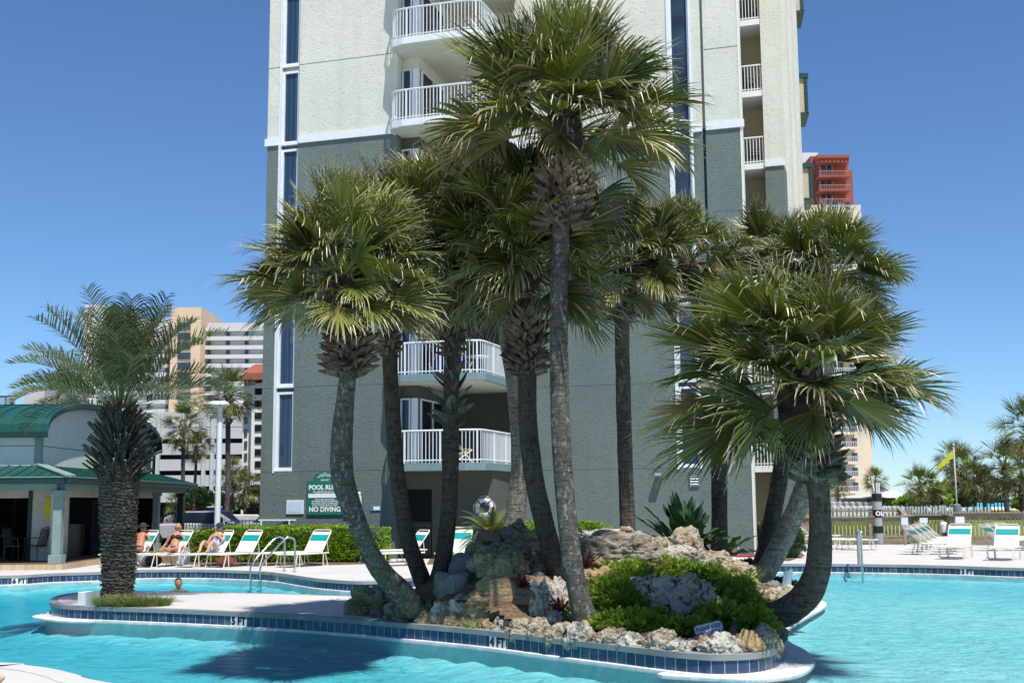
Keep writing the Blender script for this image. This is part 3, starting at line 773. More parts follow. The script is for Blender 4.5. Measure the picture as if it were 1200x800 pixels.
# balcony furniture behind the rails
def deckchair(loc, rz, label, mat):
    r = empty('folding_chair', loc, rz, label=label, cat='chair', group='chairs on the hotel balconies')
    m = MB()
    for s in (-.28,.28):
        m.bar((s,-.35,0),(s,.35,.85),.035); m.bar((s,.35,0),(s,-.30,.45),.035); m.bar((s,-.3,.45),(s,.2,.5),.03)
    m.build('frame', plain('light_wood', (.62,.50,.30), .6), r, world=False)
    m = MB(); m.obox((-.26,-.28,.42),(.52,0,0),(0,.45,-.12),(0,.01,.03)); m.obox((-.26,.12,.34),(.52,0,0),(0,.25,.52),(0,.03,-.01)); m.build('fabric', mat, r, world=False)
blue = plain('blue_canvas', (.02,.03,.30), .7)
deckchair(B(8.9,-S+.3,LZ[1]+.2), .5, 'blue folding chair with wooden frame on the upper of the two low balconies, right end', blue)
deckchair(B(9.6,-S+.4,LZ[1]+.2), -.3, 'blue folding chair half behind a palm trunk on the upper of the two low balconies', blue)
deckchair(B(8.9,-S+.35,LZ[0]+.2), 1.9, 'pale canvas folding chair on the lowest balcony', plain('pale_canvas', (.65,.60,.48), .7))
mt = empty('balcony_table', B(8.5,-S+.9,LZ[1]+.2), label='round white table beside the blue balcony chairs', cat='table')
m = MB(); q = mt.location; m.tube([q+Vector((0,0,.68)), q+Vector((0,0,.72))], .38, 18); m.build('table_top', M['white'], mt)
m = MB(); m.tube([q, q+Vector((0,0,.68))], .03, 8); m.tube([q, q+Vector((0,0,.03))], .22, 12); m.build('pedestal', M['white'], mt)
# ================================================================= PALMS
M['sabal'] = leafmat('sabal_leaf', (.011,.030,.006), (.20,.245,.032), (.56,.49,.33), .34, .12, thr=(.76,1.0))
M['pindo'] = leafmat('pindo_leaf', (.028,.052,.020), (.17,.205,.07), (.36,.31,.20), .4, .22, thr=(.85,1.1))
def barkmat(name, base, dark, lichen, amt=.5, ring=18, fine=False):
    t = NT(name); c = t.coord('Object'); 
    z = t.noise(t.coord('Object', (2.2, 2.2, ring)), 1.6, 5, .65, .5); big = t.noise(c, 1.3, 4, .6); f = t.noise(c, 34, 4, .7)
    col = t.ramp(big, [(.3, tuple(x*.75 for x in base)), (.7, tuple(x*1.2 for x in base))])
    col = t.mix(t.ramp(z, [(.36, (.8,.8,.8)), (.52, (0,0,0))]), col, dark)
    l = t.noise(t.coord('Object', (1, 1, .55)), 15, 4, .75)
    col = t.mix(t.math('MULTIPLY', t.ramp(l, [(.55, (0,0,0)), (.61, (1,1,1))]), amt), col, lichen)
    g2 = t.noise(t.coord('Object', (1,1,.45)), 19, 5, .75)
    col = t.mix(t.ramp(g2, [(.38, (.75,.75,.75)), (.5, (0,0,0))]), col, dark)
    b = t.bump(z, .8, .03); b = t.bump(g2, .7, .02, b); b = t.bump(f, .7, .012, b)
    return t.set(col, .9, b, .15)
M['bark_dark'] = barkmat('palm_bark_dark', (.085,.07,.055), (.03,.025,.02), (.17,.17,.15), .3, 16)
M['bark_lichen'] = barkmat('palm_bark_lichen', (.105,.10,.085), (.045,.04,.034), (.34,.37,.34), .6, 10)
M['bark_grey'] = barkmat('palm_bark_grey', (.30,.27,.225), (.10,.085,.07), (.50,.47,.42), .6, 14)
M['bark_ring'] = barkmat('palm_bark_ringed', (.13,.11,.088), (.035,.03,.026), (.27,.26,.23), .25, 26)
def bootmat(name, a, b_, c_):
    t = NT(name); c = t.coord('Object'); n = t.noise(c, 3.2, 4, .6); f = t.noise(t.coord('Object', (1,1,1)), 26, 4, .7)
    col = t.ramp(n, [(.32, a), (.5, b_), (.68, c_)]); col = t.mix(t.ramp(f, [(.35, (.5,.5,.5)), (.5, (0,0,0))]), col, tuple(x*.35 for x in a))
    return t.set(col, .8, t.bump(f, .6, .01), .2)
M['boot'] = bootmat('leaf_boots', (.05,.038,.028), (.15,.12,.09), (.27,.225,.175))
M['boot_green'] = bootmat('leaf_boots_weathered', (.04,.042,.032), (.11,.12,.095), (.22,.24,.20))
M['fibre'] = bootmat('dark_fibre', (.015,.011,.008), (.035,.026,.02), (.07,.05,.035))

def fan(mb, base, d, up, L, nseg, rng, droop, rnd, dry, spread=100, wide=1.0):
    """fan leaf blade: base point, axis d, upper normal up"""
    d = d.normalized(); side = d.cross(up).normalized(); nrm = side.cross(d).normalized()
    down = Vector((0,0,-1)); cup = rng.uniform(.2,.95); spread = rng.uniform(62,100); nrm_c = rng.uniform(-.25,.1)
    for i in range(nseg):
        q = -1+2*(i+.5)/nseg; a = math.radians(spread)*q + rng.gauss(0, .02)
        Ls = L*(1-.30*abs(q)**1.6)*rng.uniform(.86,1.06)
        st = base + d*L*.16*(1-abs(q))    # the costa runs into the blade
        dirn = (d*math.cos(a) + side*math.sin(a) + nrm*(cup*abs(math.sin(a))**1.3+nrm_c)).normalized()
        w0 = L*.0138*wide*rng.uniform(.8,1.15); r_ = min(1, max(0, rnd+rng.gauss(0, .16))); dr = droop*rng.uniform(.5,1.7)
        if rng.random() < .22: dr *= 2.4
        prev = None; p = st.copy(); dd = dirn.copy(); N = 5
        tw = rng.gauss(0, .25); sd = dd.cross(nrm).normalized()
        bent = rng.random() < .34; bk = rng.uniform(.55,.8)
        dseg = dry if rng.random() > .05 else min(1, dry+.7)
        for k in range(N+1):
            s_ = k/N
            w = w0*(.4+1.5*s_/.32 if s_ < .32 else 1.9*(1-(s_-.32)/.70)**.8) if s_ < 1 else .0008
            w = max(w, .0012)
            sw = (sd*math.cos(tw*s_) + nrm*math.sin(tw*s_))
            vd = nrm*w*.55
            cur = (mb.vert(p - sw*w, tip=s_, rnd=r_, dry=dseg), mb.vert(p - vd, tip=s_, rnd=r_, dry=dseg), mb.vert(p + sw*w, tip=s_, rnd=r_, dry=dseg))
            if prev:
                mb.face((prev[0], cur[0], cur[1], prev[1])); mb.face((prev[1], cur[1], cur[2], prev[2]))
            prev = cur
            dr_k = dr*(s_**1.3)
            if bent and s_ >= bk: dr_k += .9
            dd = (dd + down*dr_k).normalized(); p = p + dd*(Ls/N)
def petiole(mb, a, b, c, w, rnd, dry):
    prev = None
    for i in range(5):
        t_ = i/4; p = a*(1-t_)**2 + b*2*t_*(1-t_) + c*t_*t_
        d = ((b-a)*(1-t_) + (c-b)*t_).normalized(); s_ = d.cross(Vector((0,0,1))); s_ = s_.normalized() if s_.length > 1e-4 else Vector((1,0,0)); n = s_.cross(d)
        cur = [mb.vert(p + s_*w*math.cos(x) + n*w*.6*math.sin(x), tip=.1, rnd=min(1, rnd+.3), dry=dry) for x in (0, 2.1, 4.2)]
        if prev:
            for k in range(3): mb.face((prev[k], prev[(k+1)%3], cur[(k+1)%3], cur[k]))
        prev = cur
def sabal_crown(mb, c, R, n, rng, flat=1.0, lowest=-55, nseg=40, bias=None, drymax=.28, seglen=1.0, skip=None, topk=1.0):
    ph = rng.uniform(0, 6.28)
    for i in range(n):
        q = (i+.5)/n
        el = math.radians(86 - (86-lowest)*q**.85 + rng.gauss(0, 6)); az = ph + i*2.39996 + rng.gauss(0, .18)
        hd = Vector((math.cos(az), math.sin(az), 0)); d0 = (hd*math.cos(el) + Vector((0,0,math.sin(el)*flat))).normalized()
        k = topk + (1-topk)*max(0.0, math.cos(el))**1.7 if el > 0 else 1.0
        if bias: k = 1 + bias[1]*hd.dot(bias[0])
        if skip and skip(hd, el): continue
        Lp = R*rng.uniform(.34,.62)*k; a = c + Vector((0,0,-.10*R*q))
        bpt = a + d0*Lp*.6; e = a + (d0*Lp + Vector((0,0,-.10*Lp*math.cos(el))))
        dend = (e-bpt).normalized(); rnd = rng.random()*.75 + (.18 if q < .3 else 0); dry = (0 if q < .62 else rng.random()*drymax*(q-.5)*2) if rng.random() > .05 or q < .55 else .8
        petiole(mb, a, bpt, e, .013*R, rnd, dry)
        up = Vector((0,0,1)) if abs(dend.z) < .93 else -hd
        up = (up + hd*.0 + Vector((rng.gauss(0,.22), rng.gauss(0,.22), 0))).normalized()
        roll = rng.gauss(0, .5); 
        sd = dend.cross(up).normalized(); nr = sd.cross(dend); up = nr*math.cos(roll) + sd*math.sin(roll)
        fan(mb, e, dend, up, R*rng.uniform(.46,.60)*seglen*k**.8, nseg, rng, rng.uniform(.07,.21)*(1+.5*q), rnd, dry)
def boots(mb, pts, radf, n, L, w, rng, el0=25, el1=65, thick=.03, mi=0, split=True):
    """pts: centre line bottom to top as function f(s); crosshatched leaf bases"""
    for i in range(n):
        s_ = (i+.5)/n; az = i*2.39996 + rng.gauss(0, .1); c = pts(s_); r = radf(s_)
        hd = Vector((math.cos(az), math.sin(az), 0)); el = math.radians(el0+(el1-el0)*s_ + rng.gauss(0, 9)); tilt = (.68 if i % 2 else -.68) + rng.gauss(0,.15)
        tg = Vector((-hd.y, hd.x, 0)); d = (hd*math.cos(el) + Vector((0,0,1))*math.sin(el)); d = (d*math.cos(tilt) + tg*math.sin(tilt)).normalized()
        sd = d.cross(hd).normalized() if abs(d.dot(hd)) < .98 else tg; nn = sd.cross(d).normalized()
        if nn.dot(hd) < 0: nn = -nn
        l = L*rng.uniform(.7,1.25); base = c + hd*r*.55
        prev = None; K = 4
        for k in range(K+1):
            q = k/K; p = base + d*l*q + nn*(l*.10*math.sin(q*PI*.8)) ; ww = w*(1.15-.80*q)*(1 if k < K else .55); th = thick*(.75-.55*q)
            cur = [mb.vert(p - sd*ww - nn*th*.5), mb.vert(p + nn*th), mb.vert(p + sd*ww - nn*th*.5), mb.vert(p - nn*th)]
            if prev:
                for j in range(4): mb.face((prev[j], prev[(j+1)%4], cur[(j+1)%4], cur[j]), None, mi)
            else: mb.face((cur[3], cur[2], cur[1], cur[0]), None, mi)
            prev = cur
        mb.face(prev, None, mi)
def trunk_mesh(mb, pts, r0, r1, rng, n=22, bulge=None, ringamp=.02, step=.045, flare=.25):
    cl = catmull(pts, 10); 
    L = [0]
    for i in range(1, len(cl)): L.append(L[-1]+(cl[i]-cl[i-1]).length)
    tot = L[-1]; m = max(8, int(tot/step)); out = []; rad = []
    seed = rng.uniform(0, 99)
    for j in range(m+1):
        s_ = tot*j/m; i = 0
        lo, hi = 0, len(L)-2
        while lo < hi:
            mid = (lo+hi+1)//2
            if L[mid] <= s_: lo = mid
            else: hi = mid-1
        i = lo; tt = (s_-L[i])/max(1e-6, L[i+1]-L[i]); out.append(cl[i].lerp(cl[i+1], min(1, tt)))
        q = s_/tot; r = r0 + (r1-r0)*q; r *= 1 + flare*math.exp(-s_/.22)
        r *= 1 + .05*noise.noise(Vector((seed, s_*1.3, 0)))
        if bulge: r *= 1+bulge(q)
        r *= 1 + ringamp*(noise.noise(Vector((seed, s_*14, 3))))
        rad.append(r)
    def rf(i, k, a, l): return 1 + .045*noise.noise(Vector((math.cos(a)*1.6+seed, math.sin(a)*1.6, l*3))) + .03*noise.noise(Vector((math.cos(a)*4+seed, math.sin(a)*4, l*11)))
    mb.tube(out, rad, n, True, rfun=rf)
    return out, tot
def curvef(cl):
    L = [0]
    for i in range(1, len(cl)): L.append(L[-1]+(cl[i]-cl[i-1]).length)
    def f(s_):
        x = s_*L[-1]
        for i in range(len(L)-1):
            if L[i+1] >= x: return cl[i].lerp(cl[i+1], (x-L[i])/max(1e-6, L[i+1]-L[i]))
        return cl[-1]
    return f, L[-1]
def sabal(label, tp, r0, r1, crown, R, seed, bark='bark_dark', nleaf=40, boot=None, group='sabal palms on the pool island', flare=.25, bias=None, lowest=-26, bulge=None, flat=1.0, squash=1.0, **kw):
    rng = random.Random(seed); pts = [P(x, y, Y) for x, y, Y in tp]
    root = empty('palm_tree', pts[0], label=label, cat='palm tree', group=group)
    m = MB(); cl, tot = trunk_mesh(m, pts, r0, r1, rng, flare=flare, bulge=bulge); m.build('trunk', M[bark], root, smooth=True)
    cc = P(*crown); m = MB(); sabal_crown(m, cc, R, nleaf, rng, lowest=lowest, bias=bias, flat=flat, **kw)
    for q in m.v:
        if q.z > cc.z: q.z = cc.z + (q.z-cc.z)*squash
    m.build('crown', M['sabal'], root)
    f, T = curvef(cl)
    if boot:
        for (s0, s1, nb, L, w, rr, mat, e0, e1) in boot:
            m = MB(); a = s0/T; b = s1/T
            ff = (lambda a, b: (lambda s_: f(max(0, min(1, a+(b-a)*s_)))))(1-a, 1-b)
            rad = (lambda rr, r1: (lambda s_: r1*.85 + (rr-r1*.85)*math.sin(PI*min(1, .12+s_*.88))**.6))(rr, r1)
            boots(m, ff, rad, nb, L, w, rng, e0, e1); m.build('leaf_bases', M[mat], root, smooth=False)
    # hub of fibres at the top of the trunk
    m = MB(); m.ico(cc + Vector((0,0,-.16*R)), .17*R, 2, fn=lambda q: 1+.3*noise.noise(q*3+Vector((seed,0,0))), scale=(1,1,1.4)); m.build('crown_heart', M['fibre'], root)
    return root
# (start m below top, end m below top, count, length, half width, radius, material, elevation)
sabal('tallest palm, grey lichened trunk and huge shaggy crown at the centre of the island',
      [(686,726,16.07),(682,712,16.05),(671,660,16.05),(662,580,16.1),(657,500,16.1),(655,400,16.15),(656,300,16.2),(658,245,16.2),(661,175,16.2)], .135, .122, (658,140,16.2), 1.86, 11, 'bark_lichen', 68,
      [(1.12,.15,300,.26,.052,.48,'boot',8,62)], flare=.35, lowest=-16)
sabal('dark palm bending left to its own shaggy crown, leftmost sabal of the island',
      [(486,714,18.1),(473,697,17.8),(442,662,17.3),(418,610,16.7),(402,560,16.5),(401,510,16.4),(406,455,16.3),(410,415,16.3),(404,350,16.1)], .150, .132, (397,325,15.8), 1.50, 23, 'bark_lichen', 66,
      [(1.05,.12,240,.24,.048,.40,'boot',8,62)], lowest=-18, bulge=lambda q: .12*math.sin(q*14))
sabal('dark slim palm second from the left, its crown merged with its neighbours',
      [(502,700,19.0),(492,672,18.9),(478,630,18.8),(466,560,18.6),(460,480,18.4),(457,420,18.3),(458,350,18.2)], .130, .112, (462,300,18.0), 1.62, 37, 'bark_dark', 56,
      [(.9,.4,40,.16,.04,.19,'boot',10,50)])
sabal('straight dark palm with split leaf bases halfway up its trunk, third from the left',
      [(508,700,18.9),(518,662,18.8),(526,600,18.7),(528,530,18.6),(529,450,18.5),(530,390,18.4),(531,330,18.3)], .135, .118, (532,290,18.1), 1.68, 41, 'bark_dark', 58,
      [(2.25,1.35,26,.30,.065,.16,'boot_green',35,70), (1.2,.2,60,.16,.045,.20,'boot',20,60)], flare=.5)
sabal('dark leaning palm whose trunk passes behind the tallest palm near the ground',
      [(662,700,17.9),(650,660,17.8),(637,610,17.7),(626,560,17.6),(619,500,17.5),(618,430,17.4),(619,350,17.3)], .150, .132, (612,292,17.1), 1.62, 53, 'bark_dark', 60,
      [(1.1,.1,180,.24,.045,.33,'boot',10,62)])
sabal('pale grey trunk palm standing behind the rock pile under the merged crowns',
      [(600,632,21.2),(604,600,21.1),(610,540,21.0),(606,470,20.8),(596,400,20.6),(588,340,20.4)], .170, .150, (580,285,20.0), 1.6, 59, 'bark_grey', 50, flare=.35)
sabal('slim straight palm right of the tallest one with a dense round crown',
      [(737,650,21.0),(735,600,21.0),(732,520,20.9),(730,440,20.8),(729,395,20.7),(730,345,20.6)], .135, .128, (733,305,20.4), 1.42, 61, 'bark_ring', 64,
      [(.45,.05,50,.2,.045,.2,'boot',10,60)], lowest=-35)
sabal('straight dark palm rising behind the dark strap-leaved plant',
      [(843,662,22.2),(843,600,22.2),(842,520,22.0),(836,440,21.8),(822,370,21.6),(812,335,21.4)], .150, .135, (806,306,21.2), 1.18, 67, 'bark_dark', 52)
sabal('thick grey trunk leaning right across the back of the island',
      [(882,700,22.4),(893,678,22.3),(912,642,22.2),(932,600,22.0),(948,555,21.8),(958,500,21.6),(965,430,21.4),(968,360,21.2)], .195, .165, (962,318,21.0), 1.56, 71, 'bark_grey', 70, lowest=-34, topk=.80, squash=.9, flare=.1)
sabal('dark palm trunk behind the leaning grey one, crown hidden among others',
      [(890,672,23.2),(900,630,23.1),(912,570,23.0),(919,520,22.8),(922,460,22.6),(915,380,22.4)], .165, .150, (905,318,22.2), 1.25, 73, 'bark_dark', 50)
ri_ = sabal('front right palm with its trunk curving out over the pool water',
      [(893,722,16.5),(905,722,16.4),(925,714,16.2),(945,697,16.0),(957,672,15.8),(961,640,15.6),(961,605,15.4),(959,570,15.3),(953,530,15.1),(946,455,15.0)], .185, .125, (940,437,14.8), 1.90, 83, 'bark_ring', 64,
      [(1.20,.40,200,.28,.058,.29,"boot_green",8,62)], lowest=-18, squash=.66, topk=.45, bias=(Vector((-1,0,0)), .12), flare=.05, bulge=lambda q: .10*math.sin(q*9))
m = MB(); rg = random.Random(5)
cc = P(946,468,14.9)
m.ico(cc+Vector((0,0,-.12)), .27, 4, fn=lambda q: 1+.25*noise.noise(q*4)+.35*noise.noise(q*11), scale=(1,1,1.05))
for i in range(900):
    d = Vector((rg.gauss(0,1), rg.gauss(0,1), rg.gauss(0,1))).normalized(); a = cc+Vector((0,0,-.12))+d*.25; b = a+d*rg.uniform(.05,.16)+Vector((rg.gauss(0,.04),rg.gauss(0,.04),rg.gauss(0,.03))); s_ = d.orthogonal().normalized()*.009
    m.poly([a-s_, a+s_, b])
m.build('seed_cluster', M['fibre'], ri_)

# ---- feather palm on the left end
rng = random.Random(99)
bp = [P(137,707,22.0), P(139,660,22.0), P(139,610,22.0), P(139,575,22.0), P(140,520,22.0), P(141,485,22.0)]
root = empty('palm_tree', bp[0], label='feather palm with arching blue-green fronds on the left end of the island', cat='palm tree')
m = MB(); cl, tot = trunk_mesh(m, bp[:4]+[P(140,540,22)], .25, .335, rng, n=28, ringamp=.10, flare=.05); m.build('trunk', M['bark_ring'], root, smooth=True)
# flat old leaf scars round the trunk
m = MB(); f, T = curvef(cl)
for i in range(520):
    s_ = (i+.5)/520; az = i*2.39996; c = f(s_*.97); r = (.25+.085*s_)*1.0; hd = Vector((math.cos(az), math.sin(az), 0)); tg = Vector((-hd.y, hd.x, 0)); w = rng.uniform(.07,.13)
    a = c+hd*(r-.02); k = Vector((0,0,1)); hgt_ = rng.uniform(.014,.03)
    o_ = hd*rng.uniform(.03,.055) + k*rng.uniform(-.01,.02)
    m.obox(a - tg*w - k*hgt_/2 + tg*rng.gauss(0,.01), tg*2*w + k*rng.gauss(0,.02), o_, k*hgt_)
m.build('leaf_scars', M['bark_ring'], root)
m = MB(); f, T = curvef(catmull([P(139,592,22.0), P(140,540,22.0), P(141,480,22.0)], 6))
for i in range(250):
    s_ = (i+.5)/250; az = i*2.39996+rng.gauss(0,.1); c = f(s_); hd = Vector((math.cos(az), math.sin(az), 0)); el = math.radians(62-30*(1-abs(s_-.45)*1.2) + 25*s_ + rng.gauss(0,7)); 
    if s_ < .18: el = math.radians(70)
    d = hd*math.cos(el)+Vector((0,0,1))*math.sin(el); L = (.22+.30*math.sin(PI*min(1,s_*1.1)))*rng.uniform(.8,1.2); a = c+hd*.22; b = a+d*L*.6; e = a+d*L+hd*L*.10
    m.tube([a,b,e], [.036,.024,.018], 5)
m.build('leaf_bases', bootmat('petiole_stubs', (.025,.024,.02), (.05,.052,.045), (.12,.135,.12)), root)
m = MB(); cc = P(141,478,22.0)
NF = 44
for i in range(NF):
    q = (i+.5)/NF; az = i*2.39996+rng.gauss(0,.12); el = math.radians(86-70*q**.9+rng.gauss(0,5)); L = rng.uniform(1.9,2.35)*(1 if q > .12 else .85)
    hd = Vector((math.cos(az), math.sin(az), 0)); d = hd*math.cos(el)+Vector((0,0,math.sin(el))); a = cc+hd*.1; K = 26; p = a.copy(); rnd = rng.random(); dry = 0 if rng.random() > .10 else .8
    prevp = None; pts = []; dirs = []
    for k in range(K+1):
        s_ = k/K; pts.append(p.copy()); dirs.append(d.copy()); d = (d + Vector((0,0,-1))*(.008+.055*s_**1.3)*(1+.45*q)).normalized(); p = p+d*(L/K)
    petw = []
    for k in range(K):
        s_ = k/K; w = .018*(1-.75*s_); sd = dirs[k].cross(Vector((0,0,1))); sd = sd.normalized() if sd.length > 1e-3 else Vector((1,0,0))
        v = [m.vert(pts[k]-sd*w, tip=.2, rnd=min(1,rnd+.4), dry=dry), m.vert(pts[k]+sd*w, tip=.2, rnd=min(1,rnd+.4), dry=dry), m.vert(pts[k+1]+sd*w*.9, tip=.2, rnd=min(1,rnd+.4), dry=dry), m.vert(pts[k+1]-sd*w*.9, tip=.2, rnd=min(1,rnd+.4), dry=dry)]; m.face(v)
        if s_ < .20: continue
        for sg in (-1, 1):
            for h_ in (rng.random()*.4, .55):
                nn = sd.cross(dirs[k]).normalized(); ll = .60*math.sin(PI*(.14+.80*(s_-.2)/.8))**.8*rng.uniform(.85,1.1)+.04
                dl = (dirs[k]*.80 + sd*sg*.85 + nn*rng.uniform(.25,.75)).normalized(); st = pts[k].lerp(pts[k+1], h_); w = .0115
                mid = st+dl*ll*.55; en = mid+(dl+Vector((0,0,-.5)) + Vector((rng.gauss(0,.1),rng.gauss(0,.1),0))).normalized()*ll*.45
                ws = dirs[k]*w
                r_ = min(1,max(0,rnd+rng.gauss(0,.32)))
                q0 = [m.vert(st-ws, tip=.0, rnd=r_, dry=dry), m.vert(st+ws, tip=.0, rnd=r_, dry=dry), m.vert(mid+ws, tip=.6, rnd=r_, dry=dry), m.vert(mid-ws, tip=.6, rnd=r_, dry=dry)]
                e_ = m.vert(en, tip=1, rnd=r_, dry=dry); m.face(q0); m.face((q0[3], q0[2], e_))
m.build('crown', M['pindo'], root)

# ---------------- background palms: a few models, copied
def bgpalm(seed, H, R, r=.12, nleaf=44, nseg=16):
    rng = random.Random(seed); rt = empty('palm_tree', (0,0,0))
    m = MB(); trunk_mesh(m, [Vector((0,0,0)), Vector((.06*rng.gauss(0,1),.05,H*.35)), Vector((.1*rng.gauss(0,1),0,H*.7)), Vector((0,0,H))], r, r*.9, rng, n=10, step=.2)
    m.build('trunk', M['bark_ring'], rt, smooth=True, world=False)
    m = MB(); sabal_crown(m, Vector((0,0,H)), R, nleaf, rng, lowest=-60, nseg=nseg); 
    o = m.build('crown', M['sabal'], rt, world=False)
    m = MB(); boots(m, lambda s_: Vector((0,0,H-.9*R+.9*R*s_)), lambda s_: r*1.6, 40, .3, .05, rng, 10, 55); m.build('leaf_bases', M['boot'], rt, world=False)
    return rt
BG = [bgpalm(101+i, 4.0, 1.5) for i in range(3)]
used = [False]*3
def putpalm(i, px, pyc, Y, scale, zg, label, group, lean=0):
    c = P(px, pyc, Y); H = (c.z-zg); s_ = scale
    src = BG[i]
    if not used[i]: o = src; used[i] = True
    else: o = copy_tree(src)
    o.location = (c.x, c.y, zg); o.rotation_euler = (0, lean, (px*7) % 6.28); o.scale = (s_, s_, H/4.0)
    o['label'] = label; o['category'] = 'palm tree'; o['group'] = group
    # keep the crown round although the trunk is stretched
    for ch in [x for x in bpy.data.objects if x.parent == o]:
        if ch.name.startswith(('crown', 'leaf_bases')): k = s_/(H/4.0); ch.scale = (1,1,k); ch.location = (0,0,4.0*(1-k))
    return o
gL = 'palm trees round the parking lot'; gR = 'palm trees by the beach'
for a in [(0,268,462,62,1.15,0,'tall palm rising behind the white twin lamp post',gL),
          (1,216,500,66,1.0,0,'small palm beside the white garage, left of the lamp post',gL),
          (2,230,522,68,.75,0,'lower palm just right of the small one before the garage',gL),
          (1,272,556,75,.8,0,'short palm right of the lamp post, nearer to the parked cars',gL),
          (0,288,572,78,.9,0,'short full palm at the grey hotel corner behind the silver van',gL),
          (2,84,470,58,1.3,0,'palm crown showing above the green barrel roof',gL),
          (0,207,590,70,.6,0,'low palm seen between the pavilion roof and the red car',gL),
          (2,1026,562,150,1.25,-.05,'palm right of the striped pole in front of the beach pavilion',gR),
          (1,982,572,152,1.1,-.05,'short palm in front of the cream condo balconies',gR),
          (0,1078,568,136,1.75,-.05,'palm between the white pavilion roof and the green shrubs, left of a pair',gR),
          (1,1090,572,137,1.5,-.05,'palm behind the green shrubs, right of a pair',gR),
          (2,1116,538,142,1.7,-.05,'tall slim palm behind the yellow flag',gR),
          (0,1130,548,130,2.0,-.05,'palm with broad crown just right of the flagpole',gR),
          (1,1140,562,128,1.6,-.05,'short palm standing in front of the turquoise sea, first right of the flagpole',gR),
          (2,1152,566,128,1.45,-.05,'short palm standing in front of the turquoise sea, second right of the flagpole',gR),
          (0,1178,546,110,2.0,-.05,'large palm near the right edge with thick trunk',gR),
          (1,1197,556,112,1.9,-.05,'palm cut by the right edge beside the large one',gR),
          (2,1204,500,100,2.0,-.05,'high palm crown entering the frame at the right edge',gR)]:
    putpalm(*a)
# ================================================================= ROCKS
RK = {}
RK['pale'] = rockmat('pale_limestone', (.58,.50,.37), (.09,.075,.055), (.46,.35,.20), .8)
RK['white'] = rockmat('white_limestone', (.68,.64,.55), (.10,.09,.075), (.54,.44,.28), .85)
RK['tan'] = rockmat('tan_limestone', (.50,.36,.19), (.12,.08,.045), (.62,.50,.30), .55)
RK['dark'] = rockmat('dark_weathered_rock', (.34,.28,.20), (.035,.032,.028), (.30,.26,.19), .75)
RK['grey'] = rockmat('grey_smooth_rock', (.26,.26,.245), (.10,.10,.095), (.20,.20,.185), .3)
RK['moss'] = rockmat('algae_stained_rock', (.44,.35,.19), (.04,.035,.025), (.48,.38,.20), .7, alg=(.22,.27,.19))
RK['slab'] = rockmat('sandstone_slab', (.54,.38,.21), (.11,.08,.05), (.60,.47,.29), .35, strata=True)
RK['stri'] = rockmat('striated_limestone', (.44,.39,.31), (.10,.085,.07), (.34,.28,.20), .6, strata=True)
RK['char'] = rockmat('blackened_rock', (.50,.46,.39), (.03,.027,.022), (.62,.57,.48), .95)
rcount = 0
def rock(px, py, w, h, Y, mat, label, group=None, depth=1.0, rough=1.0, sub=4, rot=None, cat='rock', boxy=0.0):
    global rcount
    rcount += 1; sd = rcount*7.13
    c = P(px, py, Y); k = Y/FPX*1.02; W = w*k/2; Hh = h*k/2; D = W*depth
    rr = random.Random(rcount)
    rz = rr.uniform(0, 6.28) if rot is None else rot
    def fn(q):
        s_ = Vector((q.x, q.y, q.z))
        a = .30*noise.noise(s_*1.1+Vector((sd,0,0))) + rough*(.20*noise.noise(s_*2.5+Vector((0,sd,0))) + .13*noise.noise(s_*5.2+Vector((0,0,sd))) + .07*noise.noise(s_*11+Vector((sd,sd,0))))
        ce = noise.cell(s_*2.2+Vector((sd,3,1)))
        r = 1+a+rough*.06*(ce-.5)
        if boxy: mx = max(abs(q.x), abs(q.y), abs(q.z)); r *= (1-boxy)+boxy*.85/mx
        pit = noise.noise(s_*7+Vector((3,sd,1)))
        if pit > .22: r -= rough*.25*(pit-.22)
        return r
    m = MB(); vs, fs = icos(sub); base = Vector(c)
    R3 = Matrix.Rotation(rr.uniform(-.3,.3), 3, 'Y') if rot is None else Matrix.Rotation(rot, 3, 'Y')
    for q in vs:
        p = q*fn(q); p = R3 @ Vector((p.x*W, p.y*D, p.z*Hh)) if rot is not None else Vector((p.x*W, p.y*D, p.z*Hh))
        m.v.append(base+p)
    m.f = list(fs); m.m = [0]*len(fs)
    o = m.build('rock', RK[mat], smooth=True, origin='base')
    return tag(o, label, cat, group)
# front border: read the depth from the island outline
def frontY(px):
    best = None
    for p in isl:
        if p.y > 22.4: continue
        d = p-CAM; 
        q = (px-600)/FPX
        # compare image x of the outline point
        v = Vector((p.x, p.y, -.1))-CAM; X = 600+FPX*v.dot(R_cam)/v.dot(F_)
        if X > 395 and (best is None or abs(X-px) < best[0]) and not (p.y > 17 and px > 600): best = (abs(X-px), p.y)
    return best[1]
R_cam = R_
border = [(478,725,28,26,'dark'),(500,727,30,30,'moss'),(517,730,26,26,'pale'),(538,731,34,24,'tan'),(558,733,28,26,'moss'),(575,735,24,22,'tan'),(592,737,28,26,'pale'),(610,739,30,28,'pale'),
          (632,742,27,32,'pale'),(655,746,28,26,'pale'),(680,746,34,32,'white'),(704,752,26,20,'dark'),(718,752,32,28,'pale'),(741,756,34,30,'white'),(757,764,20,16,'tan'),(775,757,34,36,'pale'),(801,763,38,28,'white'),(844,762,48,34,'white'),(876,761,36,36,'tan'),(898,753,34,36,'pale')]
nb_ = len(border)
names = {'white':'white pitted','pale':'pale cream','tan':'yellowish tan','moss':'green stained','dark':'dark weathered'}
ordn = ['first','second','third','fourth','fifth','sixth','seventh','eighth','ninth','tenth','eleventh','twelfth','thirteenth','fourteenth','fifteenth','sixteenth','seventeenth','eighteenth','nineteenth','twentieth']
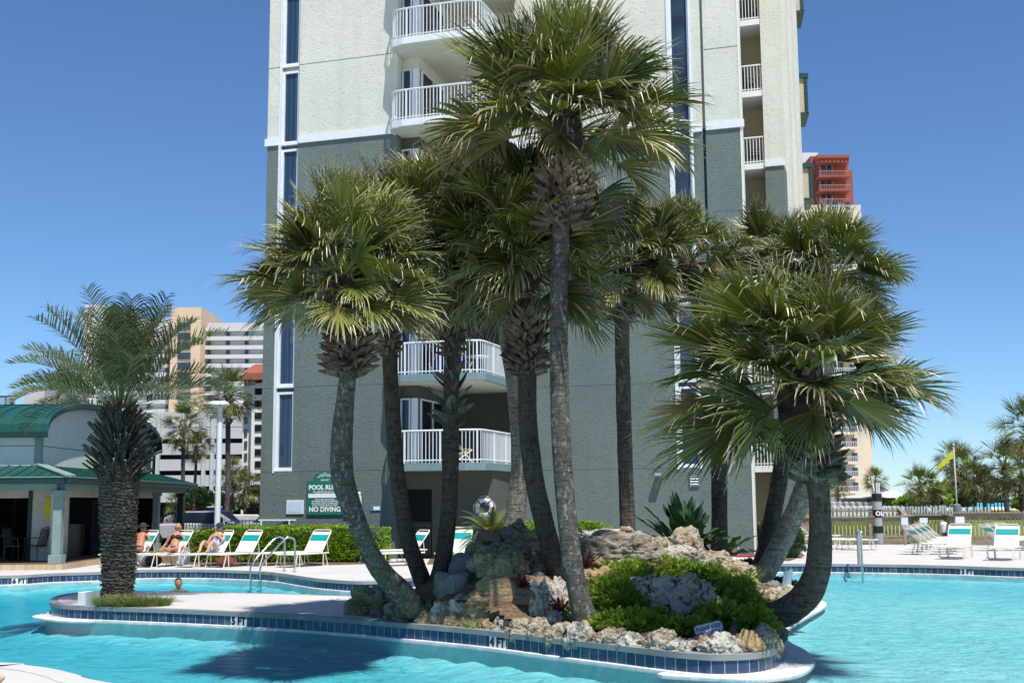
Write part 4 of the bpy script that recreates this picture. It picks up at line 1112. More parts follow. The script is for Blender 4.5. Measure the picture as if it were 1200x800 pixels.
for i, (x, y, w, h, mt_) in enumerate(border):
    rock(x, y, w*1.08, h*1.06, frontY(x)+(.36 if x < 600 or x > 890 else .24), mt_, '%s border rock on the blue tiled rim, %s from the right end' % (names[mt_], ordn[nb_-1-i]), 'rocks lining the front rim of the island', depth=.8)
G1 = 'rocks of the planted rock pile'
big = [
 (428,712,42,40,19.4,'moss','low dark rock at the left end of the rock pile beside the walkway',.9,1.1,0),
 (450,709,34,42,19.0,'dark','upright dark rock second from the left end of the pile',.8,1.2,0),
 (474,714,40,36,18.4,'dark','dark mossy rock under the left bending palm trunk',.8,1.1,0),
 (500,718,30,26,18.2,'moss','stained rock between two dark trunks at the left of the pile',.8,1.1,0),
 (518,715,20,32,17.9,'white','upright white rock left of the tan waterfall slab',.7,1,0),
 (530,689,40,36,18.0,'grey','smooth grey angular boulder beside the third trunk, lower of two',.7,.45,.5),
 (541,664,30,30,18.4,'grey','smooth grey angular boulder beside the third trunk, upper of two',.7,.45,.5),
 (587,672,50,50,17.7,'moss','large hanging green stained boulder in the middle of the dark pile',.8,1.2,0),
 (560,648,26,24,18.6,'dark','dark rounded rock left of the hanging boulder top',.8,.9,0),
 (572,634,28,20,18.9,'dark','dark rock just below the sago palm',.8,.9,0),
 (592,630,30,20,19.2,'dark','dark rounded rock left of the pale grey trunk foot',.8,.9,0),
 (606,622,22,20,19.6,'dark','dark knob of rock at the foot of the pale grey trunk',.8,.9,0),
 (584,648,34,20,18.4,'dark','flat dark rock capping the hanging boulder, left',.8,.9,0),
 (604,645,36,22,18.3,'dark','flat dark rock capping the hanging boulder, right',.8,1,0),
 (618,660,22,30,18.4,'dark','dark rock right of the hanging green boulder',.8,1,0),
 (547,690,44,40,18.6,'dark','shadowed rock behind the two smooth grey boulders',.8,1,0),
 (600,708,104,62,17.5,'slab','broad smooth tan sandstone slab where the waterfall runs down',.42,.35,.25),
 (545,718,58,32,17.9,'slab','low tan sandstone foot left of the broad slab',.6,.5,.2),
 (632,630,40,22,19.6,'tan','top tan ledge of the stepped waterfall behind the leaning trunk',.7,.5,.4),
 (628,646,38,18,19.0,'tan','middle tan ledge of the stepped waterfall',.7,.5,.4),
 (625,662,34,14,18.6,'tan','lower tan ledge of the stepped waterfall',.7,.5,.4),
 (630,680,40,30,18.2,'tan','orange brown rock in the shaded hollow below the ledges',.7,.8,0),
 (634,712,22,60,16.9,'white','tall white pitted rock right of the sandstone slab, left lobe',.8,1.2,0),
 (652,708,28,50,16.9,'white','white pitted rock right of the sandstone slab, right lobe',.8,1.2,0),
 (668,722,26,34,16.7,'pale','pale rock touching the foot of the tallest palm on its left',.8,1.1,0),
 (632,684,20,24,17.6,'grey','small round grey stone above the white pitted rock',.8,.5,0),
 (722,652,100,52,18.6,'stri','large striated grey limestone boulder right of the tallest palm',.6,.75,.1),
 (690,634,34,24,19.2,'white','white lump of limestone on the pile just right of the tallest trunk',.8,1.1,0),
 (712,628,36,16,19.6,'white','flat white limestone cap at the top centre of the pile',.8,.9,0),
 (733,624,20,14,20.2,'pale','small pale knob at the foot of the slim straight palm',.8,.9,0),
 (748,634,26,20,19.4,'pale','pale rock at the right shoulder of the striated boulder',.8,1,0),
 (766,646,30,30,18.9,'pale','rounded pale rock between the striated boulder and the pointed one',.8,1.1,0),
 (783,641,20,16,19.2,'white','small white rock left of the pointed boulder',.8,1,0),
 (804,638,36,36,19.2,'pale','pointed cream boulder at the top right of the pile',.8,.9,0),
 (790,654,50,26,18.9,'white','wide white rock under the pointed cream boulder',.8,1.1,0),
 (815,660,30,28,18.8,'char','dark hollowed rock below the pointed boulder',.8,1.2,0),
 (838,660,48,26,19.4,'pale','cream ledge rock sloping down right of the pointed boulder',.8,1,0),
 (855,674,50,30,19.2,'pale','second cream ledge rock down the right slope of the pile',.8,1.1,0),
 (872,690,36,26,19.0,'pale','third cream ledge rock near the foot of the leaning grey trunk',.8,1.1,0),
 (886,704,30,26,18.6,'white','white rock above the curved palm base',.8,1.1,0),
 (905,702,34,24,18.6,'pale','pale rock behind the curved palm base, left',.8,1.1,0),
 (924,697,34,20,19.4,'white','pale rock behind the curved palm base, right',.8,1.1,0),
 (940,703,22,16,19.8,'pale','small pale rock at the far right lobe of the island',.8,1,0),
 (906,690,26,16,21.5,'grey','grey rock beside the foot of the leaning grey trunk',.8,1,0),
 (700,684,44,34,17.6,'tan','yellow topped boulder right of the tallest trunk, amid grass',.7,.8,.1),
 (792,706,88,56,16.6,'char','large blackened boulder with white edges in the green ground cover',.55,1.0,.15),
 (866,742,26,26,15.6,'dark','dark stone half hidden by ferns at the right end',.8,1,0),
 (912,744,20,26,15.9,'dark','dark rock under the curved palm trunk at the rim',.8,1,0),
]
for x, y, w, h, Y, mt_, lb, dp, rg_, bx_ in big:
    rock(x, y, w*1.1, h*1.12, Y, mt_, lb, G1, depth=dp, rough=rg_, sub=5 if w > 40 else 4, boxy=bx_)
rg3 = random.Random(21)
for (x, y, w, h, Y) in [(556,662,20,14,18.2),(566,646,16,12,18.5),(600,662,18,16,17.9),(617,648,16,12,18.6),(575,690,18,14,17.4),(562,704,20,14,17.3),(643,694,22,20,17.0),(660,692,18,14,17.2),(648,727,22,18,16.5),(664,738,20,14,16.0),(700,662,22,14,18.2),(692,652,18,14,18.6),(760,668,26,18,18.4),(778,664,22,16,18.5),(744,672,20,14,18.3),(802,670,26,18,18.4),(830,676,24,18,18.4),(852,688,26,18,18.2),(866,704,22,18,17.8),(880,716,24,18,17.2),(896,712,20,14,17.4),(480,708,20,16,18.6),(463,700,18,14,18.8),(538,708,22,20,17.7),(690,744,18,14,15.6),(727,742,18,12,15.4),(760,748,16,12,15.2),(822,753,20,14,14.8),(890,750,20,14,15.0),(497,724,20,16,18.2)]:
    rock(x, y, w*rg3.uniform(.9,1.2), h*rg3.uniform(1,1.35), Y, rg3.choice(['pale','pale','white','tan']), 'small jagged pale rock filling a gap between bigger rocks of the island pile', 'small filler rocks of the island pile', .9, 1.2, 3)
rock(99, 706, 11, 7, 21.6, 'white', 'small white round stone in front of the little tiled block by the feather palm', None, .9, .5, 3)

# ================================================================= PLANTS
M['fern'] = leafmat('fern_green', (.07,.15,.012), (.32,.43,.035), (.16,.24,.04), .5, .3, thr=(1.2,1.5))
M['hedge'] = leafmat('hedge_leaf', (.09,.18,.015), (.34,.50,.05), (.2,.3,.05), .4, .25, thr=(1.2,1.5))
M['blade'] = leafmat('grass_blade', (.06,.11,.015), (.20,.28,.05), (.35,.32,.12), .5, .3)
M['strap'] = leafmat('strap_leaf', (.012,.040,.012), (.035,.085,.022), (.06,.10,.03), .28, .12, thr=(1.2,1.5))
M['red'] = leafmat('red_bromeliad', (.06,.010,.015), (.13,.02,.03), (.25,.05,.05), .4, .25, thr=(1.2,1.5))
M['sago'] = leafmat('sago_leaf', (.06,.10,.02), (.17,.21,.05), (.40,.33,.14), .35, .2)
M['pine'] = leafmat('dark_shrub_leaf', (.025,.060,.015), (.075,.13,.03), (.1,.14,.04), .5, .2, thr=(1.2,1.5))
M['wood'] = plain('brown_stem', (.10,.07,.045), .9)
def leafcloud(mb, pts_fn, n, size, rng, elong=1.8, up=.5, nfn=None):
    for i in range(n):
        p, nrm = pts_fn(rng); d = (nrm + Vector((rng.gauss(0,.6), rng.gauss(0,.6), rng.gauss(up,.5)))).normalized()
        s_ = d.cross(Vector((rng.gauss(0,1), rng.gauss(0,1), rng.gauss(0,1)))).normalized(); L = size*rng.uniform(.6,1.3); w = L/elong/2; r_ = rng.random()
        a = mb.vert(p - d*L*.1, tip=0, rnd=r_, dry=0); b = mb.vert(p + d*L*.4 + s_*w, tip=.5, rnd=r_, dry=0); c = mb.vert(p + d*L, tip=1, rnd=r_, dry=0); e = mb.vert(p + d*L*.4 - s_*w, tip=.5, rnd=r_, dry=0)
        mb.face((a, b, c, e))
def ellip(c, r, lump=.25, seed=0, shell=.35, floor=-.3):
    c = Vector(c); r = Vector(r)
    def f(rng):
        while True:
            d = Vector((rng.gauss(0,1), rng.gauss(0,1), rng.gauss(0,1))).normalized()
            if d.z < floor: continue
            k = 1+lump*noise.noise(d*2.4+Vector((seed,0,0)))+lump*.5*noise.noise(d*6+Vector((0,seed,0))); k *= 1-shell*rng.random()**2
            return c+Vector((d.x*r.x, d.y*r.y, d.z*r.z))*k, d
    return f
def bush(name, label, c, r, n, size, mat, seed, cat='bush', group=None, **kw):
    rng = random.Random(seed); root = empty(name, Vector(c)-Vector((0,0,r[2]*.9)), label=label, cat=cat, group=group)
    m = MB(); leafcloud(m, ellip(c, r, seed=seed, **kw), n, size, rng); m.build('foliage', M[mat], root)
    m = MB(); b = Vector(c)-Vector((0,0,r[2]*.95))
    for i in range(7):
        a = i*2.4; m.tube([b, b+Vector((math.cos(a)*r[0]*.4, math.sin(a)*r[1]*.4, r[2]*.9)), b+Vector((math.cos(a)*r[0]*.62, math.sin(a)*r[1]*.62, r[2]*1.35))], [.03,.02,.008], 5)
    m.build('stem', M['wood'], root)
    # inner dark body of twigs
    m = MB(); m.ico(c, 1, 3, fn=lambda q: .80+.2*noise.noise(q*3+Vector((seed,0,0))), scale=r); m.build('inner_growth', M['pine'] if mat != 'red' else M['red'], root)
    return root
# clipped hedge in front of the hotel wall
rng = random.Random(4)
hA = P(236, 652, 37.4); hB = P(432, 655, 36.6)
hroot = empty('clipped_hedge', (hA+hB)/2*1, label='long clipped bright green hedge behind the loungers by the hotel wall', cat='hedge'); hroot.location.z = 0
def hedgepts(rng, body=False):
    u = rng.random(); side = rng.random(); a = hA.lerp(hB, u); d = (hB-hA).normalized(); n = Vector((d.y, -d.x, 0)); W = .62; H = 1.02 - .25*max(0, 1-u*7)**1.5*1.0
    H += .05*noise.noise(Vector((u*16, 0, 0)))
    if side < .55: p = Vector((a.x, a.y, 0)) + n*W + Vector((0,0,rng.uniform(.06,H))); nn = n
    elif side < .93: p = Vector((a.x, a.y, 0)) + n*rng.uniform(-W,W) + Vector((0,0,H)); nn = Vector((0,0,1))
    else:
        an = rng.uniform(-PI/2, PI/2); e = hB if rng.random() < .7 else hA; s_ = 1 if e is hB else -1; nn = n*math.sin(an)+d*s_*math.cos(an); p = Vector((e.x, e.y, rng.uniform(.05,H))) + nn*W*(1 if s_ > 0 else .6)
    p += nn*(.07*noise.noise(p*2.5)+.04*noise.noise(p*7) - .05*rng.random()); 
    k = max(0, p.z-.80)/.22; p -= n*(k**2)*.12 if side < .55 else n*0
    return p, nn
m = MB(); leafcloud(m, hedgepts, 30000, .075, rng, 1.7, .35); m.build('foliage', M['hedge'], hroot)
d = (hB-hA).normalized(); n = Vector((d.y,-d.x,0)); m = MB(); a0 = Vector((hA.x, hA.y, 0)); b0 = Vector((hB.x, hB.y, 0))
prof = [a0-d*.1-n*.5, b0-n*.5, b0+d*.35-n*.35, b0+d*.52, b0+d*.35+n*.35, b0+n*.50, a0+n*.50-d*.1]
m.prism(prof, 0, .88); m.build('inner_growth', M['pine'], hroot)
# bushes beside the building
def pxbush(name, label, x, y, w, h, Y, n, size, mat, seed, dep=.7, **kw):
    c = P(x, y, Y); k = Y/FPX; return bush(name, label, c, (w*k/2, w*k/2*dep, h*k/2), n, size, mat, seed, **kw)
pxbush('round_bush', 'small bright bush between two dark trunks in front of the doorway', 522, 653, 18, 16, 33, 700, .08, 'hedge', 1)
pxbush('low_hedge', 'low bright green hedge behind the rock pile under the lifebuoy', 600, 622, 60, 22, 34, 3000, .09, 'hedge', 2, .5, cat='hedge')
pxbush('low_hedge', 'low green hedge topping the rocks right of the tallest trunk', 686, 622, 54, 17, 33, 2600, .09, 'hedge', 3, .5, cat='hedge')
pxbush('round_bush', 'brown green bush at the hotel corner behind the leaning trunk', 925, 638, 34, 44, 37, 1700, .10, 'pine', 4)
pxbush('round_bush', 'narrow bush at the right hotel corner beside the red hose', 893, 633, 16, 36, 38.5, 900, .10, 'pine', 5)
# sago palm
def sago(px, py, Y, R, label, n=40, seed=3, el0=62, el1=2):
    rng = random.Random(seed); b = P(px, py, Y); root = empty('sago_palm', b-Vector((0,0,.3)), label=label, cat='plant')
    m = MB(); m.tube([b-Vector((0,0,.30)), b], [.10,.12], 10); m.build('trunk', M['bark_dark'], root)
    m = MB()
    for i in range(n):
        q = (i+.5)/n; az = i*2.39996; el = math.radians(el0-(el0-el1)*q+rng.gauss(0,5)); hd = Vector((math.cos(az), math.sin(az), 0)); d = hd*math.cos(el)+Vector((0,0,math.sin(el))); p = b.copy(); K = 22; L = R*rng.uniform(.85,1.1); r_ = rng.random()
        for k in range(K):
            s_ = k/K; np_ = p+d*L/K; sd = d.cross(Vector((0,0,1))); sd = sd.normalized() if sd.length > 1e-3 else Vector((1,0,0)); nn = sd.cross(d); w = .010
            v = [m.vert(x, tip=.3, rnd=min(1,r_+.3), dry=0) for x in (p-sd*w, p+sd*w, np_+sd*w, np_-sd*w)]; m.face(v)
            ll = .18*R*1.1*math.sin(PI*(.15+.82*s_))
            for sg in (-1,1):
                for hh in (0,.5):
                    dl = (d*.6+sd*sg+nn*.3).normalized(); st = p.lerp(np_, hh); e = m.vert(st+dl*ll, tip=1, rnd=r_, dry=0); a = m.vert(st-d*.011, tip=0, rnd=r_, dry=0); c_ = m.vert(st+d*.011, tip=0, rnd=r_, dry=0); m.face((a, c_, e))
            d = (d+Vector((0,0,-1))*(.02+.07*s_)).normalized(); p = np_
    m.build('crown', M['sago'], root)
sago(576, 630, 25.5, .90, 'sago palm with arching yellow green fronds below the lifebuoy')
# strap-leaved plant
def strap(px, py, Y, n, L, label, seed, w=.055, mat='strap', spread=(85,15), name='strap_leaved_plant', cat='plant', group=None, wav=.12):
    rng = random.Random(seed); b = P(px, py, Y); m = MB()
    for i in range(n):
        az = i*2.39996+rng.gauss(0,.2); q = (i+.5)/n; el = math.radians(spread[0]-(spread[0]-spread[1])*q); hd = Vector((math.cos(az), math.sin(az), 0)); d = hd*math.cos(el)+Vector((0,0,math.sin(el))); ll = L*rng.uniform(.75,1.15); p = b+hd*.03; K = 9; prev = None; r_ = rng.random(); sd = d.cross(Vector((0,0,1))); sd = sd.normalized() if sd.length > .01 else Vector((1,0,0)); dr = rng.uniform(.03,.14)
        for k in range(K+1):
            s_ = k/K; ww = w*(.5+1.1*math.sin(PI*min(1,s_*.85+.12)))*(1 if k < K else .1); nn = sd.cross(d).normalized(); wv = wav*ww*3*math.sin(k*2.1+i)
            cur = (m.vert(p-sd*ww+nn*wv, tip=s_, rnd=r_, dry=0), m.vert(p-nn*ww*.3, tip=s_, rnd=r_, dry=0), m.vert(p+sd*ww-nn*wv, tip=s_, rnd=r_, dry=0))
            if prev: m.face((prev[0],cur[0],cur[1],prev[1])); m.face((prev[1],cur[1],cur[2],prev[2]))
            prev = cur; d = (d+Vector((0,0,-1))*dr*s_*1.2+Vector((rng.gauss(0,.03),rng.gauss(0,.03),0))).normalized(); p = p+d*ll/K
    return tag(m.build(name, M[mat], origin='base'), label, cat, group)
strap(803, 645, 21.0, 46, .95, 'large dark plant with wavy strap leaves behind the pointed boulder', 8)
strap(842, 652, 20.6, 10, .85, 'few long dark strap leaves reaching right of the dark trunk', 18, spread=(40,5))
for i, (x, y, Y, L, lb) in enumerate([(612,688,17.3,.2,'small red bromeliad beside the shaded hollow'),(684,664,17.9,.26,'dark red bromeliad right of the tallest trunk'),(656,716,16.6,.22,'red bromeliad among the white pitted rocks'),(655,688,17.2,.18,'tiny red bromeliad at the foot of the leaning dark trunk')]):
    strap(x, y, Y, 22, L, lb, 30+i, w=.018, mat='red', spread=(80,10), name='bromeliad', cat='plant', group='red bromeliads in the rocks')
# ferny ground cover: countless fine sprays
rng = random.Random(12); m = MB()
patches = [(700,720,60,46,16.6),(725,712,60,60,16.6),(742,690,60,50,17.6),(790,676,70,34,18.4),(745,668,50,30,18.8),(830,690,60,46,17.8),(862,712,56,60,16.9),(852,735,70,42,15.9),(800,742,60,26,15.5),(745,738,60,34,15.6),(885,740,44,44,15.6),(886,722,30,30,16.6),(770,728,40,20,15.9),(832,728,30,30,16.2),(715,735,46,24,15.9),(868,690,30,24,18.4),(728,676,50,26,18.0),(708,698,40,26,17.2),(842,702,44,34,17.4)]
for (x, y, w, h, Y) in patches:
    c = P(x, y-2, Y); k = Y/FPX; rr = Vector((w*k/2, w*k/2*.7, h*k/2)); f = ellip(c, rr, .4, x*.1, .6, -.15)
    n_ = int(w*h*.75)
    for i in range(n_):
        p, nr = f(rng); 
        if nr.y > .55: continue
        d = (nr*.8+Vector((rng.gauss(0,.5), rng.gauss(0,.5), rng.gauss(.45,.3)))).normalized(); L = rng.uniform(.045,.12); r_ = min(1,max(0,.45+.5*noise.noise(p*3.5)+rng.gauss(0,.2))); K = 6; q = p.copy()
        sd = d.cross(Vector((rng.gauss(0,1),rng.gauss(0,1),rng.gauss(0,1)))).normalized()
        for s_ in range(K):
            nq = q+d*L/K; ll = .020*math.sin(PI*(.2+.7*s_/K))+.006
            for sg in (-1,1):
                a = m.vert(q, tip=0, rnd=r_, dry=0); b = m.vert(nq, tip=0, rnd=r_, dry=0); c_ = m.vert(q+d*.012+sd*sg*ll, tip=1, rnd=r_, dry=0); m.face((a,b,c_))
            d = (d+Vector((0,0,-.12))).normalized(); q = nq
tag(m.build('ground_cover', M['fern']), 'bright green ferny ground cover spilling between the rocks', 'ground cover', kind='stuff')
# coarse grass tufts on the mound
m = MB()
def blades(m, c, r, n, L, rng, droop=.12, w=.006):
    for i in range(n):
        a = rng.uniform(0,6.28); q = math.sqrt(rng.random()); p = c+Vector((math.cos(a)*r[0]*q, math.sin(a)*r[1]*q, 0)); d = Vector((math.cos(a)*q*.7+rng.gauss(0,.2), math.sin(a)*q*.7+rng.gauss(0,.2), 1)).normalized(); r_ = rng.random(); ll = L*rng.uniform(.6,1.2); prev = None; sd = d.cross(Vector((rng.gauss(0,1),rng.gauss(0,1),0))).normalized()
        for k in range(5):
            s_ = k/4; ww = w*(1-s_*.9); cur = (m.vert(p-sd*ww, tip=s_*.95, rnd=r_, dry=0), m.vert(p+sd*ww, tip=s_*.95, rnd=r_, dry=0))
            if prev: m.face((prev[0],prev[1],cur[1],cur[0]))
            prev = cur; d = (d+Vector((0,0,-1))*droop*s_+Vector((d.x,d.y,0))*.12).normalized(); p = p+d*ll/4
for (x, y, Y, rx, n, L) in [(712,690,17.3,.35,260,.35),(730,668,18.2,.5,420,.36),(752,662,18.4,.4,300,.30),(700,702,16.9,.28,220,.34),(560,726,17.2,.2,90,.2),(432,700,19.2,.25,200,.16),(870,672,21,.3,200,.3),(690,712,16.5,.2,120,.25)]:
    blades(m, P(x, y, Y)-Vector((0,0,.12)), (rx, rx*.7), n, L, rng)
tag(m.build('grass', M['blade']), 'thin grass tufts growing between the island rocks', 'grass', kind='stuff')
# liriope clumps at the feather palm
for i, (x, y, Y, r_, n, lb) in enumerate([(128,706,21.3,.22,420,'small clump of green border grass at the left foot of the feather palm'),(148,705,21.2,.24,520,'clump of border grass in front of the feather palm trunk'),(174,704,21.3,.36,900,'widest clump of border grass right of the feather palm')]):
    m = MB(); c = P(x, y, Y); c.z = .0; blades(m, c, (r_, r_*.9), n, .22, rng, .2, .007); tag(m.build('grass_clump', M['blade'], origin='base'), lb, 'plant', 'grass clumps at the feather palm')
pxbush('round_bush', 'dark low bush at the back edge of the island right of the leaning trunk', 914, 686, 34, 18, 24, 1200, .06, 'pine', 31)
pxbush('round_bush', 'dark spiky bush left of the leaning grey trunk foot', 875, 668, 26, 22, 23.5, 900, .07, 'pine', 32)
# tiled block by the feather palm
c0 = G(101, 709, 0); r = empty('tiled_block', (c0.x, c0.y, 0), label='little white and blue tiled block beside the feather palm', cat='planter block')
m = MB(); m.box(c0+Vector((-.02,0,.12)), .13, .26, .24, -.3); m.build('white_face', M['lip'], r, bevel=.01)
m = MB(); m.box(c0+Vector((.10,.02,.12)), .12, .24, .235, -.3); m.build('tile_side', M['tile'], r)
# signs on the island
M['signgrey'] = plain('sign_grey', (.42,.45,.52), .35, .4, var=.05)
c0 = P(833, 744, 14.95); r = empty('keep_off_sign', c0-Vector((0,0,.15)), label='small tilted grey sign asking people to keep off rocks and planted areas', cat='sign')
xd = (P(848,737,14.95)-P(818,745,14.95)).normalized(); n_ = Vector((.1,-1,.30)).normalized(); xd = (xd - n_*xd.dot(n_)).normalized(); yd = n_.cross(xd).normalized()
if yd.z < 0: yd = -yd
w, h = .36, .30; ang = [(-w/2+.03,-h/2),(w/2-.03,-h/2),(w/2,-h/2+.03),(w/2,h/2-.03),(w/2-.03,h/2),(-w/2+.03,h/2),(-w/2,h/2-.03),(-w/2,-h/2+.03)]
m = MB(); f1 = [m.vert(c0+xd*a+yd*b+n_*.004) for a, b in ang]; f0 = [m.vert(c0+xd*a+yd*b-n_*.004) for a, b in ang]; m.face(f1); m.face(list(reversed(f0)))
for i in range(8): m.face((f0[i], f0[(i+1)%8], f1[(i+1)%8], f1[i]))
m.build('plate', M['signgrey'], r)
for i, s_ in enumerate(('PLEASE KEEP','OFF ROCKS &','PLANTED','AREAS')): text(s_, 'lettering', .060, plain('navy_lettering', (.02,.02,.06), .5), r, frame(c0+n_*.006+yd*(.098-.066*i), xd, yd), .001, .0005)
m = MB(); m.bar(c0-yd*.1-n_*.01, c0-yd*.35-n_*.01, .02); m.build('stake', M['metal'], r)
c0 = G(922, 694, 0.1); r = empty('small_sign', c0, label='small pale blue sign on the back edge of the island by the curved palm', cat='sign')
m = MB(); m.obox(c0+Vector((-.09,0,.05)), (.16,-.04,.05), (0,.01,0), (.05,0,.32)); m.build('plate', plain('pale_blue', (.45,.58,.68), .5), r)
m = MB(); m.bar(c0, c0+Vector((0,.02,.1)), .02); m.build('stake', M['metal'], r)
# ================================================================= PAVILION (pool bar)
K0 = G(66, 667, 0); Rd = (G(176,650,0)-G(66,666,0)); Rd.z = 0; Rd.normalize(); Ld = Vector((-Rd.y, Rd.x, 0))
if Ld.x > 0: Ld = -Ld
def Q(a, b, z): return Vector((K0.x, K0.y, 0)) + Ld*a + Rd*b + Vector((0,0,z))
pav = empty('pool_bar_pavilion', Q(5,6,0), label='pool bar pavilion with green metal roofs, white gable and open dark sides', cat='pavilion')
t = NT('green_standing_seam'); M['seam'] = t.set(t.ramp(t.noise(t.coord('Object'), 1.2, 5), [(.3,(.004,.050,.036)),(.7,(.010,.080,.058))]), .38, None, .5)
M['seamdark'] = plain('dark_green_trim', (.008,.035,.03), .5)
M['pavtrim'] = plain('grey_green_trim', (.20,.27,.25), .6)
M['gable'] = plain('white_gable_panel', (.62,.64,.61), .7, var=.06, scale=2)
M['tanTile'] = None
def tofz(px, py, a=0, b=0):
    # height of pixel row at the vertical line through Q(a, b)
    q = Q(a, b, 0); d = ray(px, py); return CAM.z + d.z*((q.y-CAM.y)/d.y)
BL = 12.6; EO = .45
zE0 = tofz(66, 574, 0, 0); zE1 = tofz(66, 562, 0, 0)
# plinth
t = NT('tan_tile'); 
uvn = t.coord('Object', (5.5, 5.5, 5.5)); br = t.add('TexBrick'); br.offset = 0; br.inputs['Scale'].default_value = 1; br.inputs['Mortar Size'].default_value = .03; br.inputs['Brick Width'].default_value = 1.; br.inputs['Row Height'].default_value = 2.2
br.inputs['Color1'].default_value = (.45,.33,.20,1); br.inputs['Color2'].default_value = (.55,.43,.28,1); br.inputs['Mortar'].default_value = (.62,.56,.46,1); t.link(uvn, br.inputs['Vector']); M['tanTile'] = t.set(br.outputs['Color'], .5, None, .3)
M['brickfloor'] = plain('terracotta_floor', (.14,.09,.06), .6)
m = MB(); m.prism([Q(-.25,-.25,0), Q(14,-.25,0), Q(14,BL,0), Q(-.25,BL,0)], -.02, .15); m.build('plinth', M['tanTile'], pav)
m = MB(); m.prism([Q(-.18,-.18,0), Q(14,-.18,0), Q(14,BL-.1,0), Q(-.18,BL-.1,0)], .15, .165); m.build('floor', M['brickfloor'], pav)
# posts
for a, b, lb in ((0,0,None), (0, (G(176,650,0)-K0).dot(Rd), None), (0, BL-.4, None), (4.6, 0, None)):
    m = MB(); r0_ = .13 if (a, b) != (0, 0) else .15; m.box(Q(a,b,(zE0+.15)/2), r0_*1.6, r0_*1.6, zE0-.15, math.atan2(Ld.y, Ld.x)); m.box(Q(a,b,.28), r0_*2.4, r0_*2.4, .25, math.atan2(Ld.y, Ld.x)); m.box(Q(a,b,zE0-.06), r0_*2.2, r0_*2.2, .12, math.atan2(Ld.y, Ld.x)); m.build('post', M['pavtrim'] if b < BL-1 else M['seamdark'], pav, bevel=.01)
# inner walls
m = MB()
IW = 1.9
def iw(a0, b0, a1, b1, z0, z1, th=.12, mm=m): p = Q(a0,b0,z0); q = Q(a1,b1,z0); d = (q-p); n = Vector((-d.y,d.x,0)).normalized()*th; mm.obox(p, d, n, (0,0,z1-z0))
iw(1.5,IW,.95,IW,.165,zE0+.3); iw(.72,1.6,.72,2.7,.165,zE0+.3); iw(12,IW,4.2,IW,.165,zE0+.3)
iw(4.2,IW,1.5,IW,zE0-.20,zE0+.35); iw(.72,2.7,.72,BL-.8,zE0-.18,zE0+.3)
iw(.72,8.2,.72,8.9,.165,zE0+.3)
m.build('wall', plain('pavilion_wall', (.50,.47,.42), .8), pav)
m = MB(); iw(.95,IW+.03,.72,1.75,.165,zE0+.2,.05,m); iw(1.62,IW-.02,1.5,IW-.02,.165,zE0+.1,.06,m); iw(.74,2.70,.74,2.83,.165,zE0+.1,.06,m); m.build('corner_trim', M['seamdark'], pav)
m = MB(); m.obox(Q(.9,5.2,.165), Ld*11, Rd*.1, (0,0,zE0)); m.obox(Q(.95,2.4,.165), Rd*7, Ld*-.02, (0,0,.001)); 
m.obox(Q(2.6,3.4,.165), Ld*.1, Rd*6, (0,0,zE0)); m.obox(Q(1.0,BL-.7,.165), Ld*12, Rd*.1, (0,0,zE0)); m.build('interior_shade', M['black'], pav)  # near-black back sheets stand in for the shade deep inside the bar
m = MB(); m.prism([Q(.1,.1,0),Q(13,.1,0),Q(13,BL-.3,0),Q(.1,BL-.3,0)], zE0+.02, zE0+.06); m.build('soffit', plain('soffit_grey', (.20,.22,.20), .8), pav)  # soffit in one even grey-green
m = MB(); m.obox(Q(1.1,2.9,.165), Ld*.45, Rd*2.6, (0,0,1.0)); m.build('bar_counter', plain('dark_wood', (.05,.035,.025), .5), pav)
# fascia and eaves beam
m = MB()
for (a0,b0,a1,b1) in ((-.12,-.12,14,-.12), (-.12,-.12,-.12,BL)):
    p = Q(a0,b0,zE0); q = Q(a1,b1,zE0); d = q-p; n = Vector((d.y,-d.x,0)).normalized()
    m.obox(p, d, -n*.16 if (Q(5,5,0)-p).dot(-n) > 0 else n*.16, (0,0,.20))
m.build('beam', M['pavtrim'], pav)
# skirt roof (hipped at the corner)
zR = tofz(58, 545, .9, .9); zE2 = zE0+.20
m = MB(); O = .45; I = .95
c_o = Q(-O,-O,zE2+.16); c_i = Q(I,I,zR); l_o = Q(14,-O,zE2+.16); l_i = Q(14,I,zR); r_o = Q(-O,BL+.3,zE2+.16); r_i = Q(I,BL-.9,zR)
m.poly([l_o, c_o, c_i, l_i]); m.poly([c_o, r_o, r_i, c_i]); m.poly([r_o, Q(14,BL+.3,zE2+.16), Q(14,BL-.9,zR), r_i])
m.build('skirt_roof', M['seam'], pav)
m = MB()
for i in range(44):
    a = -O+.3+i*.33
    if a > 13.8: break
    s_ = 1 if a >= I else (a+O)/(I+O); p = Q(a,-O,zE2+.165); q = Q(a, -O+(I+O)*s_, zE2+.165+(zR-zE2-.16)*s_); m.bar(p, q, .03, .03)
for i in range(44):
    b = -O+.3+i*.33
    if b > BL-.1: break
    s_ = 1 if b >= I else (b+O)/(I+O); p = Q(-O,b,zE2+.165); q = Q(-O+(I+O)*s_, b, zE2+.165+(zR-zE2-.16)*s_); m.bar(p, q, .03, .03)
m.build('roof_rib', M['seam'], pav)
m = MB(); m.bar(c_o+Vector((0,0,.03)), c_i+Vector((0,0,.03)), .30, .04); m.build('hip_cap', M['pavtrim'], pav)
